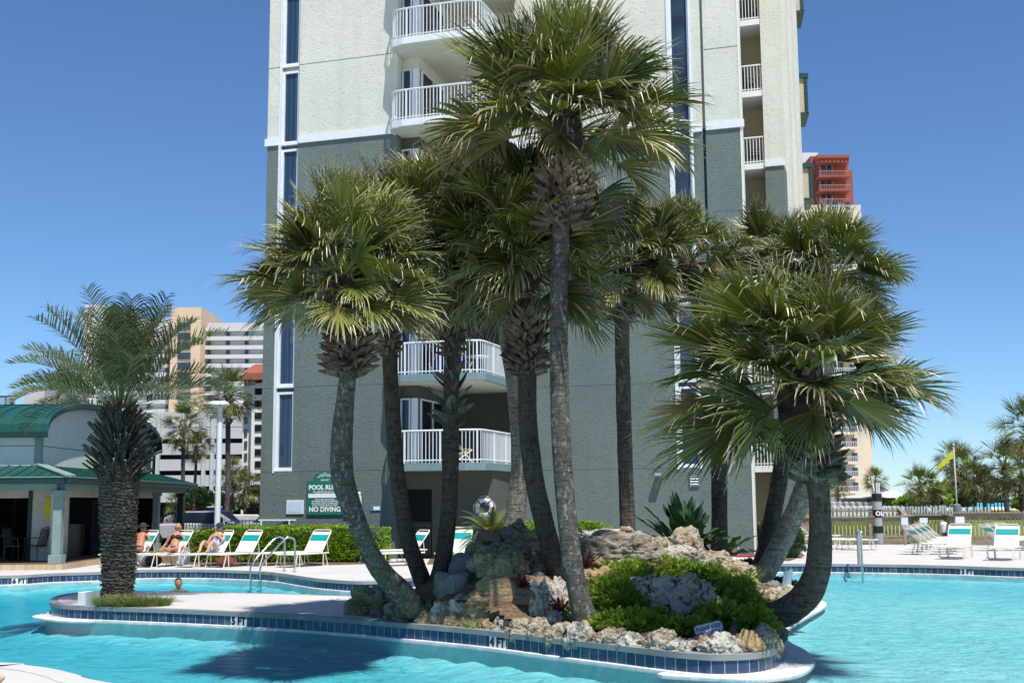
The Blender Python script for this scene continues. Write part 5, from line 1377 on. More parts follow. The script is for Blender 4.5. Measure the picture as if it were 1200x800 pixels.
m = MB(); m.obox(Q(-O,-O,zE2-.02), Ld*(14+O), Rd*.04, (0,0,.17)); m.obox(Q(-O,-O+.04,zE2-.02), Rd*(BL+O+.26), Ld*.04, (0,0,.17)); m.obox(Q(-O+.04,-O+.04,zE2-.02), Ld*.8, Rd*(BL+.6), (0,0,.01)); m.obox(Q(-O+.1,-O+.05,zE2-.02), Rd*.8, Ld*14, (0,0,.01)); m.build('fascia', M['seamdark'], pav)
m = MB(); m.obox(Q(-O-.01,-O-.02,zE2+.14), Ld*(14+O), Rd*.02, (0,0,.025)); m.obox(Q(-O-.02,-O,zE2+.14), Rd*(BL+O+.26), Ld*.02, (0,0,.025)); m.build('drip_edge', M['pavtrim'], pav)
# upper volume with barrel roof
zU = tofz(57, 509, I, I); b1 = BL-1.1; zA = tofz(122, 480, I, (I+b1)/2); bm = (I+b1)/2; hb = (b1-I)/2
m = MB(); m.prism([Q(I,I,0), Q(14,I,0), Q(14,b1,0), Q(I,b1,0)], zR-.15, zU); 
# gable end: curved top
top = []; NN = 24
for i in range(NN+1):
    th = PI*i/NN; top.append((bm-hb*math.cos(th), zU+(zA-zU)*math.sin(th)**.75))
g = [m.vert(Q(I, b, z)) for b, z in top]; g2 = [m.vert(Q(I, b, z)) for b, z in ((b1, zU), (I, zU))]
m.face(g)
m.build('upper_wall', M['gable'], pav)
m = MB(); m.obox(Q(I-.02,I-.02,zR-.1), Ld*.20, Rd*.05, (0,0,zU-zR+.1)); m.obox(Q(I-.03,I-.02,zR-.1), Rd*.12, Ld*.04, (0,0,zU-zR+.1)); 
m.obox(Q(I-.01,I+.12,zR+(zU-zR)*.62), Rd*(b1-I-.12), Ld*.012, (0,0,.03)); m.obox(Q(I+.2,I-.012,zR+(zU-zR)*.62), Ld*12, Rd*.012, (0,0,.03)); m.build('panel_trim', M['pavtrim'], pav)
m = MB(); oh = .30
for i in range(NN):
    (ba, za), (bb, zb) = top[i], top[i+1]
    ba2 = bm+(ba-bm)*1.06; bb2 = bm+(bb-bm)*1.06
    m.poly([Q(I-oh,ba2,za+.06), Q(14,ba2,za+.06), Q(14,bb2,zb+.06), Q(I-oh,bb2,zb+.06)])
    m.poly([Q(I-oh,ba2,za-.10), Q(I-oh,ba2,za+.06), Q(I-oh,bb2,zb+.06), Q(I-oh,bb2,zb-.10)], m=1)
    m.poly([Q(I-oh,ba2,za-.10), Q(I-oh,bb2,zb-.10), Q(I,bb2,zb-.10), Q(I,ba2,za-.10)], m=1)
m.obox(Q(I-oh,bm-hb*1.06-.03,zU-.10), Ld*13, Rd*.05, (0,0,.17), m=1)
m.build('barrel_roof', [M['seam'], M['seamdark']], pav)
m = MB()
for k in range(28):
    a = I-oh+.15+k*.45; pts = [Q(a, bm+(b-bm)*1.06, z+.075) for b, z in top]
    m.tube(pts, .02, 4)
m.build('roof_rib', M['seam'], pav)
# vent cowl on the roof
r = empty('roof_vent', P(4,480,38), label='round galvanised vent cowl on the green barrel roof at the left edge', cat='roof vent'); c = r.location
m = MB(); m.tube([c-Vector((0,0,.7)), c+Vector((0,0,.05))], .17, 14); m.build('stack', M['metal'], r, autos=True)
m = MB(); m.tube([c+Vector((0,0,.05)), c+Vector((0,0,.12)), c+Vector((0,0,.36)), c+Vector((0,0,.44))], [.20,.34,.34,.18], 16); m.build('cowl', M['metal'], r, autos=True)
# things inside the pavilion
M['yellow'] = plain('yellow_poster', (.62,.52,.02), .6)
c = Q(.70,1.62,0); zz = tofz(60, 606, .7, 1.6); r = empty('yellow_notice', Q(.70,1.75,zz), label='yellow notice on the pavilion wall behind the corner post', cat='notice')
m = MB(); m.obox(Q(.70,1.62,zz), Rd*.55, Ld*-.02, (0,0,.58)); m.obox(Q(1.12,IW-.03,zz), Ld*-.20, Rd*.02, (0,0,.58)); m.build('sheet', M['yellow'], r)
def pchair(loc, rz, label):
    r = empty('patio_chair', loc, rz, label=label, cat='chair', group='black metal patio chairs in the pavilion'); m = MB()
    m.box((0,0,.43), .46, .46, .03); m.build('seat', M['blackmetal'], r, world=False)
    m = MB(); 
    for i in range(7): x = -.2+.4*i/6; m.bar((x,.22,.45),(x*.9,.33,.92),.03,.012)
    m.tube([(-.23,.22,.43),(-.2,.33,.92),(0,.35,.97),(.2,.33,.92),(.23,.22,.43)], .014, 6); m.build('backrest', M['blackmetal'], r, world=False)
    for s in (-1,1):
        m = MB(); m.tube([(.23*s,.24,.66),(.27*s,0,.66),(.27*s,-.2,.64),(.25*s,-.22,.43)], .014, 6); m.build('armrest', M['blackmetal'], r, world=False)
        for y0, y1 in ((-.21,-.25),(.2,.26)): m = MB(); m.tube([(.22*s,y0,.43),(.25*s,y1,0)], .014, 6); m.build('leg', M['blackmetal'], r, world=False)
    return r
p1 = G(42, 656.5, .165)
pchair(p1, -1.9, 'black metal patio chair near the corner post of the pavilion')
pchair(G(18,657,.165), 1.4, 'black patio chair deep in shade at the left edge of the pavilion')
r = empty('patio_table', G(5,656,.165), label='dark round patio table in the pavilion shade at the left edge', cat='table'); q = r.location
m = MB(); m.tube([q+Vector((0,0,.70)), q+Vector((0,0,.73))], .5, 20); m.build('table_top', M['blackmetal'], r)
m = MB(); m.tube([q, q+Vector((0,0,.7))], .04, 8); m.tube([q, q+Vector((0,0,.03))], .28, 12); m.build('pedestal', M['blackmetal'], r)
# fridge and service door under the right end
c = Q(1.0,7.0,.165); r = empty('drinks_fridge', Q(1.3,7.0,.165), label='tall grey white drinks cabinet with black side lettering under the pavilion roof', cat='fridge')
m = MB(); m.obox(Q(1.2,8.6,.165), Ld*.9, Rd*.8, (0,0,1.75)); m.build('cabinet', plain('fridge_grey', (.22,.23,.25), .4), r, bevel=.02)
m = MB(); m.obox(Q(1.4,8.585,.30), Ld*.62, Rd*.01, (0,0,1.5)); m.build('door', plain('fridge_door', (.10,.11,.12), .3), r)
m = MB(); m.obox(Q(1.10,9.9,.165), Ld*.7, Rd*.05, (0,0,1.9)); m.build('side_panel', plain('fridge_door', (.10,.11,.12), .3), r)
r = empty('hanging_sign', Q(.9,8.0,2.0), label='small white hanging sign in the pavilion shade', cat='sign')
m = MB(); m.obox(Q(.75,7.6,zE0-.36), Rd*1.0, Ld*.03, (0,0,.13)); m.build('board', M['letter'], r)

# ================================================================= LOUNGERS
t = NT('sling_white'); c = t.coord('Object', (1,1,1)); 
M['sling'] = plain('white_vinyl_strap', (.74,.74,.70), .45, .4, var=.06)
M['teal'] = plain('teal_vinyl_strap', (.005,.30,.30), .45, .4, var=.06)
M['frame'] = plain('cream_powder_coat', (.68,.65,.54), .4, .4, var=.04)
def lounger(back=55, name='sun_lounger', W=.62):
    """origin on the ground under the hinge; the feet point to -y"""
    r = empty(name, (0,0,0)); zs = .36; a = math.radians(back); Lb = .78; LsT = 1.18
    hinge = Vector((0,0,zs)); bd = Vector((0, math.cos(a), math.sin(a)))
    def strap_(mb, o, d, l0, l1, w):  # one strap across
        up = Vector((1,0,0)).cross(d).normalized()
        if up.z < 0 and abs(d.z) < .99: up = -up
        p = o+d*l0; mb.obox(p-Vector((w/2,0,0))+up*.012, Vector((w,0,0)), d*(l1-l0), up*.006)
    def straps(o, d, L, teal, w):
        n = int(L/.052); A = MB(); T = MB()
        for i in range(n):
            s0 = L*i/n; s1 = s0+L/n*.90; tgt = T if any(x0 <= (i+.5)/n <= x1 for x0, x1 in teal) else A
            strap_(tgt, o, d, s0, s1, w)
        return A, T
    A, T = straps(hinge+bd*.03, bd, Lb-.10, [(.56,.86)], W); A.build('backrest', M['sling'], r, world=False); T.build('teal_band', M['teal'], r, world=False)
    A, T = straps(Vector((0,-LsT+.04,zs)), Vector((0,1,0)), LsT-.06, [(.06,.24)], W); A.build('seat', M['sling'], r, world=False); T.build('teal_band', M['teal'], r, world=False)
    m = MB(); w = W/2+.015; pts = []
    tb = [hinge+Vector((-w,0,0)), hinge+Vector((-w,0,0))+bd*(Lb-.06), hinge+Vector((-w+.05,0,0))+bd*Lb, hinge+Vector((w-.05,0,0))+bd*Lb, hinge+Vector((w,0,0))+bd*(Lb-.06), hinge+Vector((w,0,0))]
    m.tube(tb, .017, 6); m.tube([hinge+Vector((-w,0,0))+bd*.001, hinge+Vector((w,0,0))], .014, 6); m.build('back_frame', M['frame'], r, world=False)
    m = MB(); w2 = w+.02
    m.tube([(-w2,.30,zs),(-w2,-LsT+.05,zs),(-w2+.05,-LsT,zs),(w2-.05,-LsT,zs),(w2,-LsT+.05,zs),(w2,.30,zs)], .018, 6); m.tube([(-w2,.30,zs),(w2,.30,zs)], .016, 6)
    if back > 8:
        for s in (-1,1): m.tube([hinge+Vector((s*w,0,0))+bd*.42, (s*w,.30,zs)], .011, 5)
    m.build('seat_frame', M['frame'], r, world=False)
    for y, dy in ((-LsT+.16,-.10), (.14,.12)):
        m = MB(); m.tube([(-w2,y,zs),(-w2,y+dy,.03),(-w2,y+dy+.03*(1 if dy>0 else -1),.015),(-w2,y+dy+.20*(-1 if dy>0 else 1),.015),(-w2,y+(-.1 if dy>0 else .1)+dy*.2,zs)], .015, 6); m.build('leg', M['frame'], r, world=False)
        m = MB(); m.tube([(w2,y,zs),(w2,y+dy,.03),(w2,y+dy+.03*(1 if dy>0 else -1),.015),(w2,y+dy+.20*(-1 if dy>0 else 1),.015),(w2,y+(-.1 if dy>0 else .1)+dy*.2,zs)], .015, 6); m.build('leg', M['frame'], r, world=False)
    return r
prot = {}
def put_lounger(px, py, rz, label, back=55, group='loungers along the pool deck', z=0, loc=None):
    l = loc if loc is not None else G(px, py, 0)
    if back not in prot: o = prot[back] = lounger(back)
    else: o = copy_tree(prot[back])
    o.location = (l.x, l.y, z); o.rotation_euler = (0,0,rz); tag(o, label, 'sun lounger', group); return o
YA = -.55
LL = {}
gl_ = 'sun loungers on the left deck'
LL[0] = put_lounger(162, 662.6, YA, 'white lounger with teal stripe behind the feather palm, a man lying on it', group=gl_)
LL[1] = put_lounger(203, 662.6, YA, 'white and teal lounger carrying the woman in the black bikini', group=gl_)
LL[2] = put_lounger(251, 662.6, YA, 'white and teal lounger carrying the person in the blue patterned swimsuit', group=gl_)
LL[3] = put_lounger(285, 662.6, YA, 'empty white and teal lounger next to the red bag before the hedge', group=gl_)
LL[4] = put_lounger(366, 662.6, YA, 'empty white and teal lounger right of the curved handrail', group=gl_)
put_lounger(338, 661.5, YA-.3, 'flat folded lounger with teal edge between the two empty upright ones', 0, gl_)
put_lounger(480, 662, -1.0, 'lounger with raised back seen between the bending trunks', 52, gl_)
put_lounger(537, 661, -.25, 'lounger with upright back half hidden behind the third trunk', 60, gl_)
put_lounger(468, 658.5, -1.1, 'flat white lounger behind the bending palm trunk', 0, gl_)
gr_ = 'sun loungers on the right deck'
put_lounger(1124, 653.5, YA, 'white and teal lounger on the right deck above the 3 FT marker', group=gr_)
put_lounger(1180, 655, YA, 'white and teal lounger nearest the right edge of the photo', group=gr_)
for i, (x, y) in enumerate([(1098,649.5),(1103,646.5),(1108,643.5),(1112,641)]):
    put_lounger(x-14, y, PI/2+.15, '%s lounger of the row seen from the side left of the flagpole' % ['nearest','second nearest','third nearest','farthest'][i], 42, gr_)
for i, (x, y) in enumerate([(1172,645),(1180,642.5),(1189,640.5)]):
    put_lounger(x, y, PI/2+.15, '%s lounger of the leaning row behind the rightmost one' % ['front','middle','back'][i], 42, gr_)
put_lounger(988, 644, 1.2, 'flat lounger with teal end near the curved palm trunk, right one', 0, gr_)
put_lounger(962, 642.5, 1.2, 'flat lounger with teal end beside the curved palm trunk, left one', 0, gr_)
put_lounger(948, 638, PI/2, 'lounger with raised back just visible between hotel corner and curved trunk', 42, gr_)

# ================================================================= PEOPLE
def skinmat(n, c): return plain(n, c, .5, .35, var=.08)
M['skin'] = skinmat('tanned_skin', (.42,.20,.115)); M['skin2'] = skinmat('sunburnt_skin', (.40,.16,.09)); M['skin3'] = skinmat('fair_skin', (.52,.30,.20))
def skin_body(root, name, joints, edges, mat, sub=2):
    me = bpy.data.meshes.new(name); me.from_pydata([j[0] for j in joints], edges, []); o = bpy.data.objects.new(name, me); COL.objects.link(o)
    md = o.modifiers.new('Skin', 'SKIN'); md.use_smooth_shade = True
    if not me.skin_vertices: 
        bpy.context.view_layer.objects.active = o
    sv = me.skin_vertices[0].data if me.skin_vertices else None
    if sv is None:
        import bmesh; bm = bmesh.new(); bm.from_mesh(me); bm.verts.layers.skin.verify(); bm.to_mesh(me); bm.free(); sv = me.skin_vertices[0].data
    for i, j in enumerate(joints): sv[i].radius = j[1] if isinstance(j[1], tuple) else (j[1], j[1]); sv[i].use_root = (i == 0)
    s = o.modifiers.new('Sub', 'SUBSURF'); s.levels = sub; s.render_levels = sub
    dg = bpy.context.evaluated_depsgraph_get(); dg.update(); me2 = bpy.data.meshes.new_from_object(o.evaluated_get(dg)); 
    vs = [v.co.copy() for v in me2.vertices]; fs = [tuple(p.vertices) for p in me2.polygons]
    bpy.data.objects.remove(o); bpy.data.meshes.remove(me); bpy.data.meshes.remove(me2)
    return vs, fs
def person(root_loc, rz, label, pose, skin, hair=(.05,.03,.02), cloth=None, longhair=False, glasses=True, hat=False, group='sunbathers on the loungers', bot=(.01,.01,.012), male=False):
    """reclining or custom pose; local frame: feet to -y, origin under the hips at seat height"""
    r = empty('person', root_loc, rz, label=label, cat='person', group=group); J = pose['j']
    names = list(J.keys()); idx = {n: i for i, n in enumerate(names)}
    joints = [(Vector(J[n][:3]), J[n][3] if len(J[n]) == 4 else (J[n][3], J[n][4])) for n in names]
    E = [(idx[a], idx[b]) for a, b in pose['e']]
    vs, fs = skin_body(r, 'body', joints, E, M[skin])
    m = MB(); m.v = vs; m.f = fs; m.m = [0]*len(fs)
    head = Vector(J['head'][:3]); hd = pose['look']
    fw = Vector(hd).normalized(); rt = fw.cross(Vector((0,0,1))).normalized(); up = rt.cross(fw).normalized(); RM = Matrix((rt, fw, up)).transposed()
    def hfn(q):
        k = 1.0
        if q.y > .8 and abs(q.x) < .22 and -.35 < q.z < .1: k += .14
        if q.z < -.3: k -= .10*(-.3-q.z)
        return k
    m.ico(head, .105, 3, fn=hfn, scale=(.76,.92,1.16), rot=RM)
    for s in (-1,1): m.ico(head+RM@Vector((.083*s,0,-.005)), .026, 1, scale=(.5,.8,1.2), rot=RM)
    m.ico(head+RM@Vector((0,.100,-.065)), .022, 1, scale=(1.2,.35,.3), rot=RM)
    for hn in ('handL','handR'):   # palm and five fingers
        if hn in J:
            h = Vector(J[hn][:3]); el = Vector(J['elb'+hn[-1]][:3]); wd = (h-el).normalized(); sd = wd.cross(Vector((0,0,1))).normalized(); nn = sd.cross(wd)
            m.ico(h+wd*.03, .045, 2, scale=(.95,.45,1), rot=Matrix((sd, nn, wd)).transposed())
            for i, (o_, L_) in enumerate(((-.032,.062),(-.011,.075),(.011,.072),(.032,.055))):
                b = h+wd*.065+sd*o_; m.tube([b-wd*.02, b+wd*L_*.5-nn*.004, b+wd*L_-nn*.018], [.0095,.009,.0065], 6)
            b = h+wd*.01-sd*.04; m.tube([b, b-sd*.022+wd*.025, b-sd*.028+wd*.055], [.011,.010,.007], 6)
    m.build('body', M[skin], r, smooth=True, world=False)
    hm = plain('hair_%d%d' % (int(hair[0]*100), int(hair[1]*100)), hair, .6)
    m = MB(); m.ico(head-fw*.018+up*.022, .112, 3, fn=lambda q: 1 if (q.y < .25 or q.z > .55) else .80, scale=(.80,.92,1.08), rot=RM)
    if longhair: m.tube([head-fw*.07, head-fw*.10-up*.10, head-fw*.08-up*.20], [.07,.065,.03], 8)
    m.build('hair', hm, r, smooth=True, world=False)
    if glasses:
        m = MB()
        for s in (-1,1): m.ico(head+RM@Vector((.036*s,.095,.018)), .030, 2, scale=(1.05,.35,.75), rot=RM)
        m.bar(head+RM@Vector((-.07,.09,.028)), head+RM@Vector((.07,.09,.028)), .012, .010); m.build('sunglasses', M['blackmetal'], r, world=False)
    if hat:
        m = MB(); c = head+up*.07; m.tube([c-up*.01, c], .17, 16); m.tube([c, c+up*.05, c+up*.085], [.112,.10,.05], 14)
        m.build('hat', plain('dark_hat', (.03,.03,.05), .8), r, world=False)
    if cloth: cloth(r, J)
    return r
def recline(arm=0, knee=.0, lean=58):
    a = math.radians(lean); b = Vector((0, math.cos(a), math.sin(a))); n_ = Vector((0,-math.sin(a), math.cos(a)))
    hip = Vector((0,0,.10)); sp = lambda t, o=.0, x=0: tuple(hip+b*t+n_*o+Vector((x,0,0)))
    J = {'pelvis': (*hip, .125, .10), 'belly': (*sp(.17,.02), .12, .09), 'chest': (*sp(.36,.03), .145, .10), 'neckb': (*sp(.50,.03), .07, .06), 'neck': (*sp(.56,.04), .05), 'head': (*sp(.68,.06), .06)}
    E = [('pelvis','belly'),('belly','chest'),('chest','neckb'),('neckb','neck'),('neck','head')]
    for s, S_ in ((-1,'L'),(1,'R')):
        J['hip'+S_] = (.09*s,-.03,.10,.085); k = knee if (S_ == 'L' or knee < .3) else knee*.5
        J['knee'+S_] = (.13*s,-.42,.13+k,.055); J['calf'+S_] = (.13*s,-.60,.12+k*.55,.052); J['ank'+S_] = (.12*s,-.84 if k < .1 else -.70,.08,.034); J['toe'+S_] = (.13*s,-.90 if k < .1 else -.84,.15 if k < .1 else .06,.028)
        E += [('pelvis','hip'+S_),('hip'+S_,'knee'+S_),('knee'+S_,'calf'+S_),('calf'+S_,'ank'+S_),('ank'+S_,'toe'+S_)]
        sh = Vector(sp(.45,.02,.18*s)); J['sho'+S_] = (*sh, .055)
        if arm == 0: el = sh+Vector((.13*s,-.06,-.25)); ha = el+Vector((-.02*s,-.22,-.05))
        elif arm == 1 and S_ == 'R': el = sh+Vector((.05,-.16,-.16)); ha = el+Vector((-.14,-.03,.20))
        else: el = sh+Vector((.10*s,-.12,-.22)); ha = el+Vector((-.12*s,-.16,-.02))
        J['elb'+S_] = (*el, .040); J['hand'+S_] = (*ha, .028); E += [('neckb','sho'+S_),('sho'+S_,'elb'+S_),('elb'+S_,'hand'+S_)]
    return {'j': J, 'e': E, 'look': (0,-1,-.12)}, hip, b, n_
def wear(pieces):
    def f(r, J):
        for nm, mat, shapes in pieces:
            m = MB()
            for c, rad, scl, rot in shapes: m.ico(c, rad, 3, scale=scl, rot=rot)
            m.build(nm, mat, r, smooth=True, world=False)
    return f
pose, hip, bd_, nn_ = recline(0, .0)
RX = Matrix((Vector((1,0,0)), nn_, bd_)).transposed()
black_b = plain('black_swimwear', (.012,.010,.014), .6)
def seat(i): l = LL[i].location; return Vector((l.x, l.y, .36))
person(seat(0), -.05, 'tanned bare-chested man in dark cap and sunglasses lying on the lounger behind the feather palm', pose, 'skin2', (.02,.02,.02), wear([('swim_trunks', black_b, [((0,-.03,.11), .155, (1.05,.9,.72), None)])]), hat=True)
person(seat(1), -.08, 'woman in black bikini and sunglasses sunbathing on the second lounger', pose, 'skin', (.36,.22,.11),
       wear([('bikini_top', black_b, [(hip+bd_*.36+nn_*.10+Vector((-.07,0,0)), .075, (1,.7,1), RX), (hip+bd_*.36+nn_*.10+Vector((.07,0,0)), .075, (1,.7,1), RX), (hip+bd_*.355+nn_*.03, .15, (1.0,.74,.16), RX)]), ('bikini_bottom', black_b, [((0,-.02,.11), .145, (1.05,.85,.70), None)])]))
pose2, *_ = recline(1, .22)
t = NT('blue_pattern_swimsuit'); v = t.add('TexVoronoi', feature='F1'); v.inputs['Scale'].default_value = 22; t.link(t.coord('Object'), v.inputs['Vector']); M['suit'] = t.set(t.mix(.35, t.mix(t.ramp(t.noise(t.coord('Object'), 14, 2), [(.45,(0,0,0)),(.55,(1,1,1))]), (.04,.10,.45), (.45,.60,.75)), v.outputs['Color']), .6)
person(seat(2), YA+.35, 'person in blue patterned swimsuit holding a drink to the mouth on the third lounger', pose2, 'skin3', (.06,.04,.03),
       wear([('swimsuit', M['suit'], [(hip+bd_*.18+nn_*.02, .165, (.92,.72,1.35), RX), ((0,-.02,.11), .16, (1.05,.9,.75), None)])]), hat=True)
# swimmer: body below the water, head above
sw = G(209, 688, WZ)
Js = {'pelvis': (0,.25,-.75,.14,.11), 'chest': (0,.05,-.30,.17,.12), 'neckb': (0,0,-.08,.08), 'neck': (0,0,-.02,.055), 'head': (0,0,.10,.06)}
Es = [('pelvis','chest'),('chest','neckb'),('neckb','neck'),('neck','head')]
for s, S_ in ((-1,'L'),(1,'R')):
    Js['sho'+S_] = (.19*s,0,-.12,.06); Js['elb'+S_] = (.36*s,-.05,-.22,.045); Js['hand'+S_] = (.50*s,-.20,-.16,.03); Js['hip'+S_] = (.10*s,.28,-.85,.09); Js['knee'+S_] = (.14*s,.40,-1.2,.06); Js['ank'+S_] = (.14*s,.62,-1.5,.04)
    Es += [('neckb','sho'+S_),('sho'+S_,'elb'+S_),('elb'+S_,'hand'+S_),('pelvis','hip'+S_),('hip'+S_,'knee'+S_),('knee'+S_,'ank'+S_)]
person(sw, .2, 'balding swimmer with only the head above the pool water', {'j': Js, 'e': Es, 'look': (.2,-1,-.1)}, 'skin2', (.05,.04,.035), glasses=False, group=None)
# seated person in blue at the right edge
Jq, _, _, _ = recline(0, .2, 75)
pr = G(1200, 642, 0)
person(Vector((pr.x+.25, pr.y, .40)), .9, 'person in dark blue clothes sitting cut off by the right edge', Jq, 'skin3', (.30,.18,.08), wear([('shirt', plain('dark_blue_shirt', (.01,.03,.14), .8), [((0,.04,.36), .19, (1,.75,1.5), None)]), ('trousers', plain('dark_blue_shirt', (.01,.03,.14), .8), [((0,-.03,.12), .17, (1.05,.9,.75), None), ((-.12,-.26,.17), .10, (1,2.2,1), None), ((.12,-.26,.17), .10, (1,2.2,1), None)])]), group=None)
ft = G(-2, 797, .10)
Jf, _, _, _ = recline(0, .0, 25)
person(Vector((ft.x-.90, ft.y, -.02)), PI/2, 'person lying on the near deck at the bottom left corner with only a foot showing', Jf, 'skin3', (.10,.06,.03), wear([('swim_shorts', plain('dark_blue_shirt', (.01,.03,.14), .8), [((0,-.03,.12), .16, (1.05,.9,.72), None)])]), group=None)
# bags and towels
def bag(px, py, w, h, col, label, nm='beach_bag', mat=None):
    c = G(px, py, 0); r = empty(nm, c, label=label, cat='bag' if nm != 'towel' else 'towel'); m = MB()
    m.ico(c+Vector((0,0,h*.5)), 1, 3, fn=lambda q: 1+.14*noise.noise(q*2.6+c), scale=(w/2,w*.3,h/2)); m.build('body', mat or plain(label.replace(' ','_')[:20], col, .7), r, smooth=True)
    if nm != 'towel': m = MB(); m.tube([c+Vector((-w*.25,0,h*.85)), c+Vector((-w*.15,0,h*1.15)), c+Vector((w*.15,0,h*1.15)), c+Vector((w*.25,0,h*.85))], .012, 6); m.build('handle', plain('bag_handle', (.1,.05,.04), .7), r)
    return r
bag(264, 663.5, .55, .30, (.55,.20,.14), 'salmon red beach bag on the deck between two loungers')
bag(268, 656, .42, .24, (.45,.02,.03), 'dark red bundle on the deck in front of the hedge')
bag(179, 663.5, .50, .34, (.02,.02,.025), 'black bag under the woman\'s lounger')
bag(170, 663.5, .40, .36, (.30,.31,.33), 'grey bag beside the black one under the loungers')
t = NT('striped_towel'); w_ = t.add('TexWave', wave_type='BANDS'); w_.inputs['Scale'].default_value = 4.5; t.link(t.coord('Object'), w_.inputs['Vector']); M['towel'] = t.set(t.ramp(w_.outputs['Fac'], [(.2,(.74,.74,.72)),(.55,(.70,.70,.74)),(.75,(.60,.25,.42)),(.95,(.15,.45,.50))]), .9)
c = LL[1].location; r = empty('towel', (c.x+.25, c.y-.50, .02), label='white towel with pink and teal stripes hanging off the second lounger', cat='towel'); q = r.location; m = MB()
for i in range(9):
    for j in range(7):
        x = .30*i/9; m.poly([q+Vector((.05+x+.0, -.05+.05*math.sin(i*1.3+j*.7), .40-.36*j/7)), q+Vector((.05+x+.0333, -.05+.05*math.sin((i+1)*1.3+j*.7), .40-.36*j/7)), q+Vector((.05+x+.0333, -.05+.05*math.sin((i+1)*1.3+(j+1)*.7), .40-.36*(j+1)/7)), q+Vector((.05+x, -.05+.05*math.sin(i*1.3+(j+1)*.7), .40-.36*(j+1)/7))])
m.build('cloth', M['towel'], r, smooth=True)
# pool handrails
def hoop(name, pts, label, rad=.024):
    r = empty(name, pts[0][0], label=label, cat='handrail'); 
    for k, p in enumerate(pts): m = MB(); m.tube(catmull(p, 6), rad, 8); m.build('rail', M['metal'], r, smooth=True)
    m = MB()
    for p in pts: e = Vector(p[-1]); m.tube([Vector((e.x, e.y, 0)), Vector((e.x, e.y, .02))], .06, 12)
    m.build('escutcheon', M['metal'], r)
    return r
def railpts(fx, fy, bx, by, h=.86):
    a = G(fx, fy, -.2); a.z = -.5; b = G(bx, by, 0); d = (b-a); d.z = 0
    a = Vector((a.x, a.y, -.9)); L = d.length; dn = d.normalized(); a0 = Vector((a.x, a.y, 0)); b0 = Vector((b.x, b.y, 0))
    return [a0+Vector((0,0,-.9)), a0+Vector((0,0,-.2)), a0+Vector((0,0,.18)), a0+dn*L*.35+Vector((0,0,.55)), a0+dn*L*.72+Vector((0,0,h)), b0-dn*.10+Vector((0,0,h+.02)), b0+Vector((0,0,h-.12)), b0]
hoop('pool_handrail', [railpts(294,680.5,333,669), railpts(305.5,681,345,670)], 'pair of curved stainless handrails at the left pool edge')
a = G(1011,674,-.2); b = G(1007,661.5,0)
r = empty('pool_handrail', Vector((b.x,b.y,0)), label='stainless handrail with grey post at the right pool edge', cat='handrail')
m = MB(); m.tube(catmull([Vector((a.x,a.y,-.9)), Vector((a.x,a.y,0)), Vector((a.x,a.y,.80)), Vector((a.x,a.y+.02,.90)), Vector((b.x,b.y,.92)), Vector((b.x,b.y,.8)), Vector((b.x,b.y,0))], 5), .028, 8); m.build('rail', M['metal'], r, smooth=True)
m = MB(); m.tube([Vector((b.x,b.y,0)), Vector((b.x,b.y,.85))], .045, 10); m.build('post_sleeve', plain('sleeve_grey', (.30,.31,.32), .8), r, autos=True)
# red hose reel and kerb at the hotel corner
r = empty('fire_hose', B(.1,-.4,0), label='red hose and fitting at the foot of the right hotel corner', cat='hose')
m = MB(); m.tube(catmull([B(.62,-.25,.38), B(.72,-.3,.25), B(.6,-.35,.04), B(.2,-.35,.04), B(-.15,-.3,.05), B(-.5,-.1,.06)], 6), .035, 8); m.build('hose', plain('red_rubber', (.42,.02,.03), .5), r, smooth=True)
m = MB(); m.tube([B(-.2,.3,0), B(-.2,.3,.35), B(-.2,.3,.5)], [.12,.12,.06], 12); m.build('hydrant', plain('red_rubber', (.42,.02,.03), .5), r, smooth=True)
m = MB(); m.tube([B(.55,-.2,0), B(.55,-.2,.45)], .03, 8); m.build('standpipe', M['concrete'], r)
# mulch bed under the hedge
m = MB(); m.prism([G(150,657,0), G(240,662.5,0), G(380,662,0), G(452,660,0), G(455,652,0), G(300,649,0), G(215,651,0), G(150,652,0)], -.01, .012); tag(m.build('mulch_bed', M['soil']), kind='structure')
m = MB(); m.prism([G(500,661,0), G(600,660,0), G(600,653,0), G(505,653,0)], -.01, .012); tag(m.build('mulch_bed', M['soil']), kind='structure')
m = MB(); m.prism([G(885,657,0), G(925,657,0), G(943,651,0), G(938,646,0), G(885,647,0)], -.01, .012); tag(m.build('mulch_bed', M['soil']), kind='structure')
# ================================================================= BACKGROUND
def xz(px, py, Y): p = P(px, py, Y); return p.x, p.z
def pb(m, x0, y0, x1, y1, Y, dep, mi=0, zb=None):
    """axis-aligned block whose front face at distance Y covers the given pixels"""
    a = P(x0, (y0+y1)/2, Y).x; b = P(x1, (y0+y1)/2, Y).x; zt = P((x0+x1)/2, y0, Y).z; z0 = P((x0+x1)/2, y1, Y).z if zb is None else zb
    m.obox((a, Y, z0), (b-a, 0, 0), (0, dep, 0), (0, 0, zt-z0), mi)
M['hrwhite'] = plain('highrise_white', (.50,.505,.50), .7, var=.05, scale=.3); M['hrgrey'] = plain('highrise_pale_grey', (.55,.56,.57), .7, var=.1, scale=.3)  # the recess grey is slightly paler than the highrise white
M['hrbeige'] = plain('highrise_beige', (.55,.42,.29), .8, var=.05, scale=.3); M['hrglass'] = plain('highrise_glass', (.03,.045,.075), .1, .6, var=.4, scale=.4)
M['brickred'] = plain('red_stucco', (.25,.075,.052), .8, var=.12, scale=.4); M['rooftile'] = plain('orange_tile_roof', (.28,.085,.05), .8, var=.15, scale=.6)
M['rail'] = plain('pale_railing', (.50,.53,.56), .6, var=.05)
Yh = 190.0
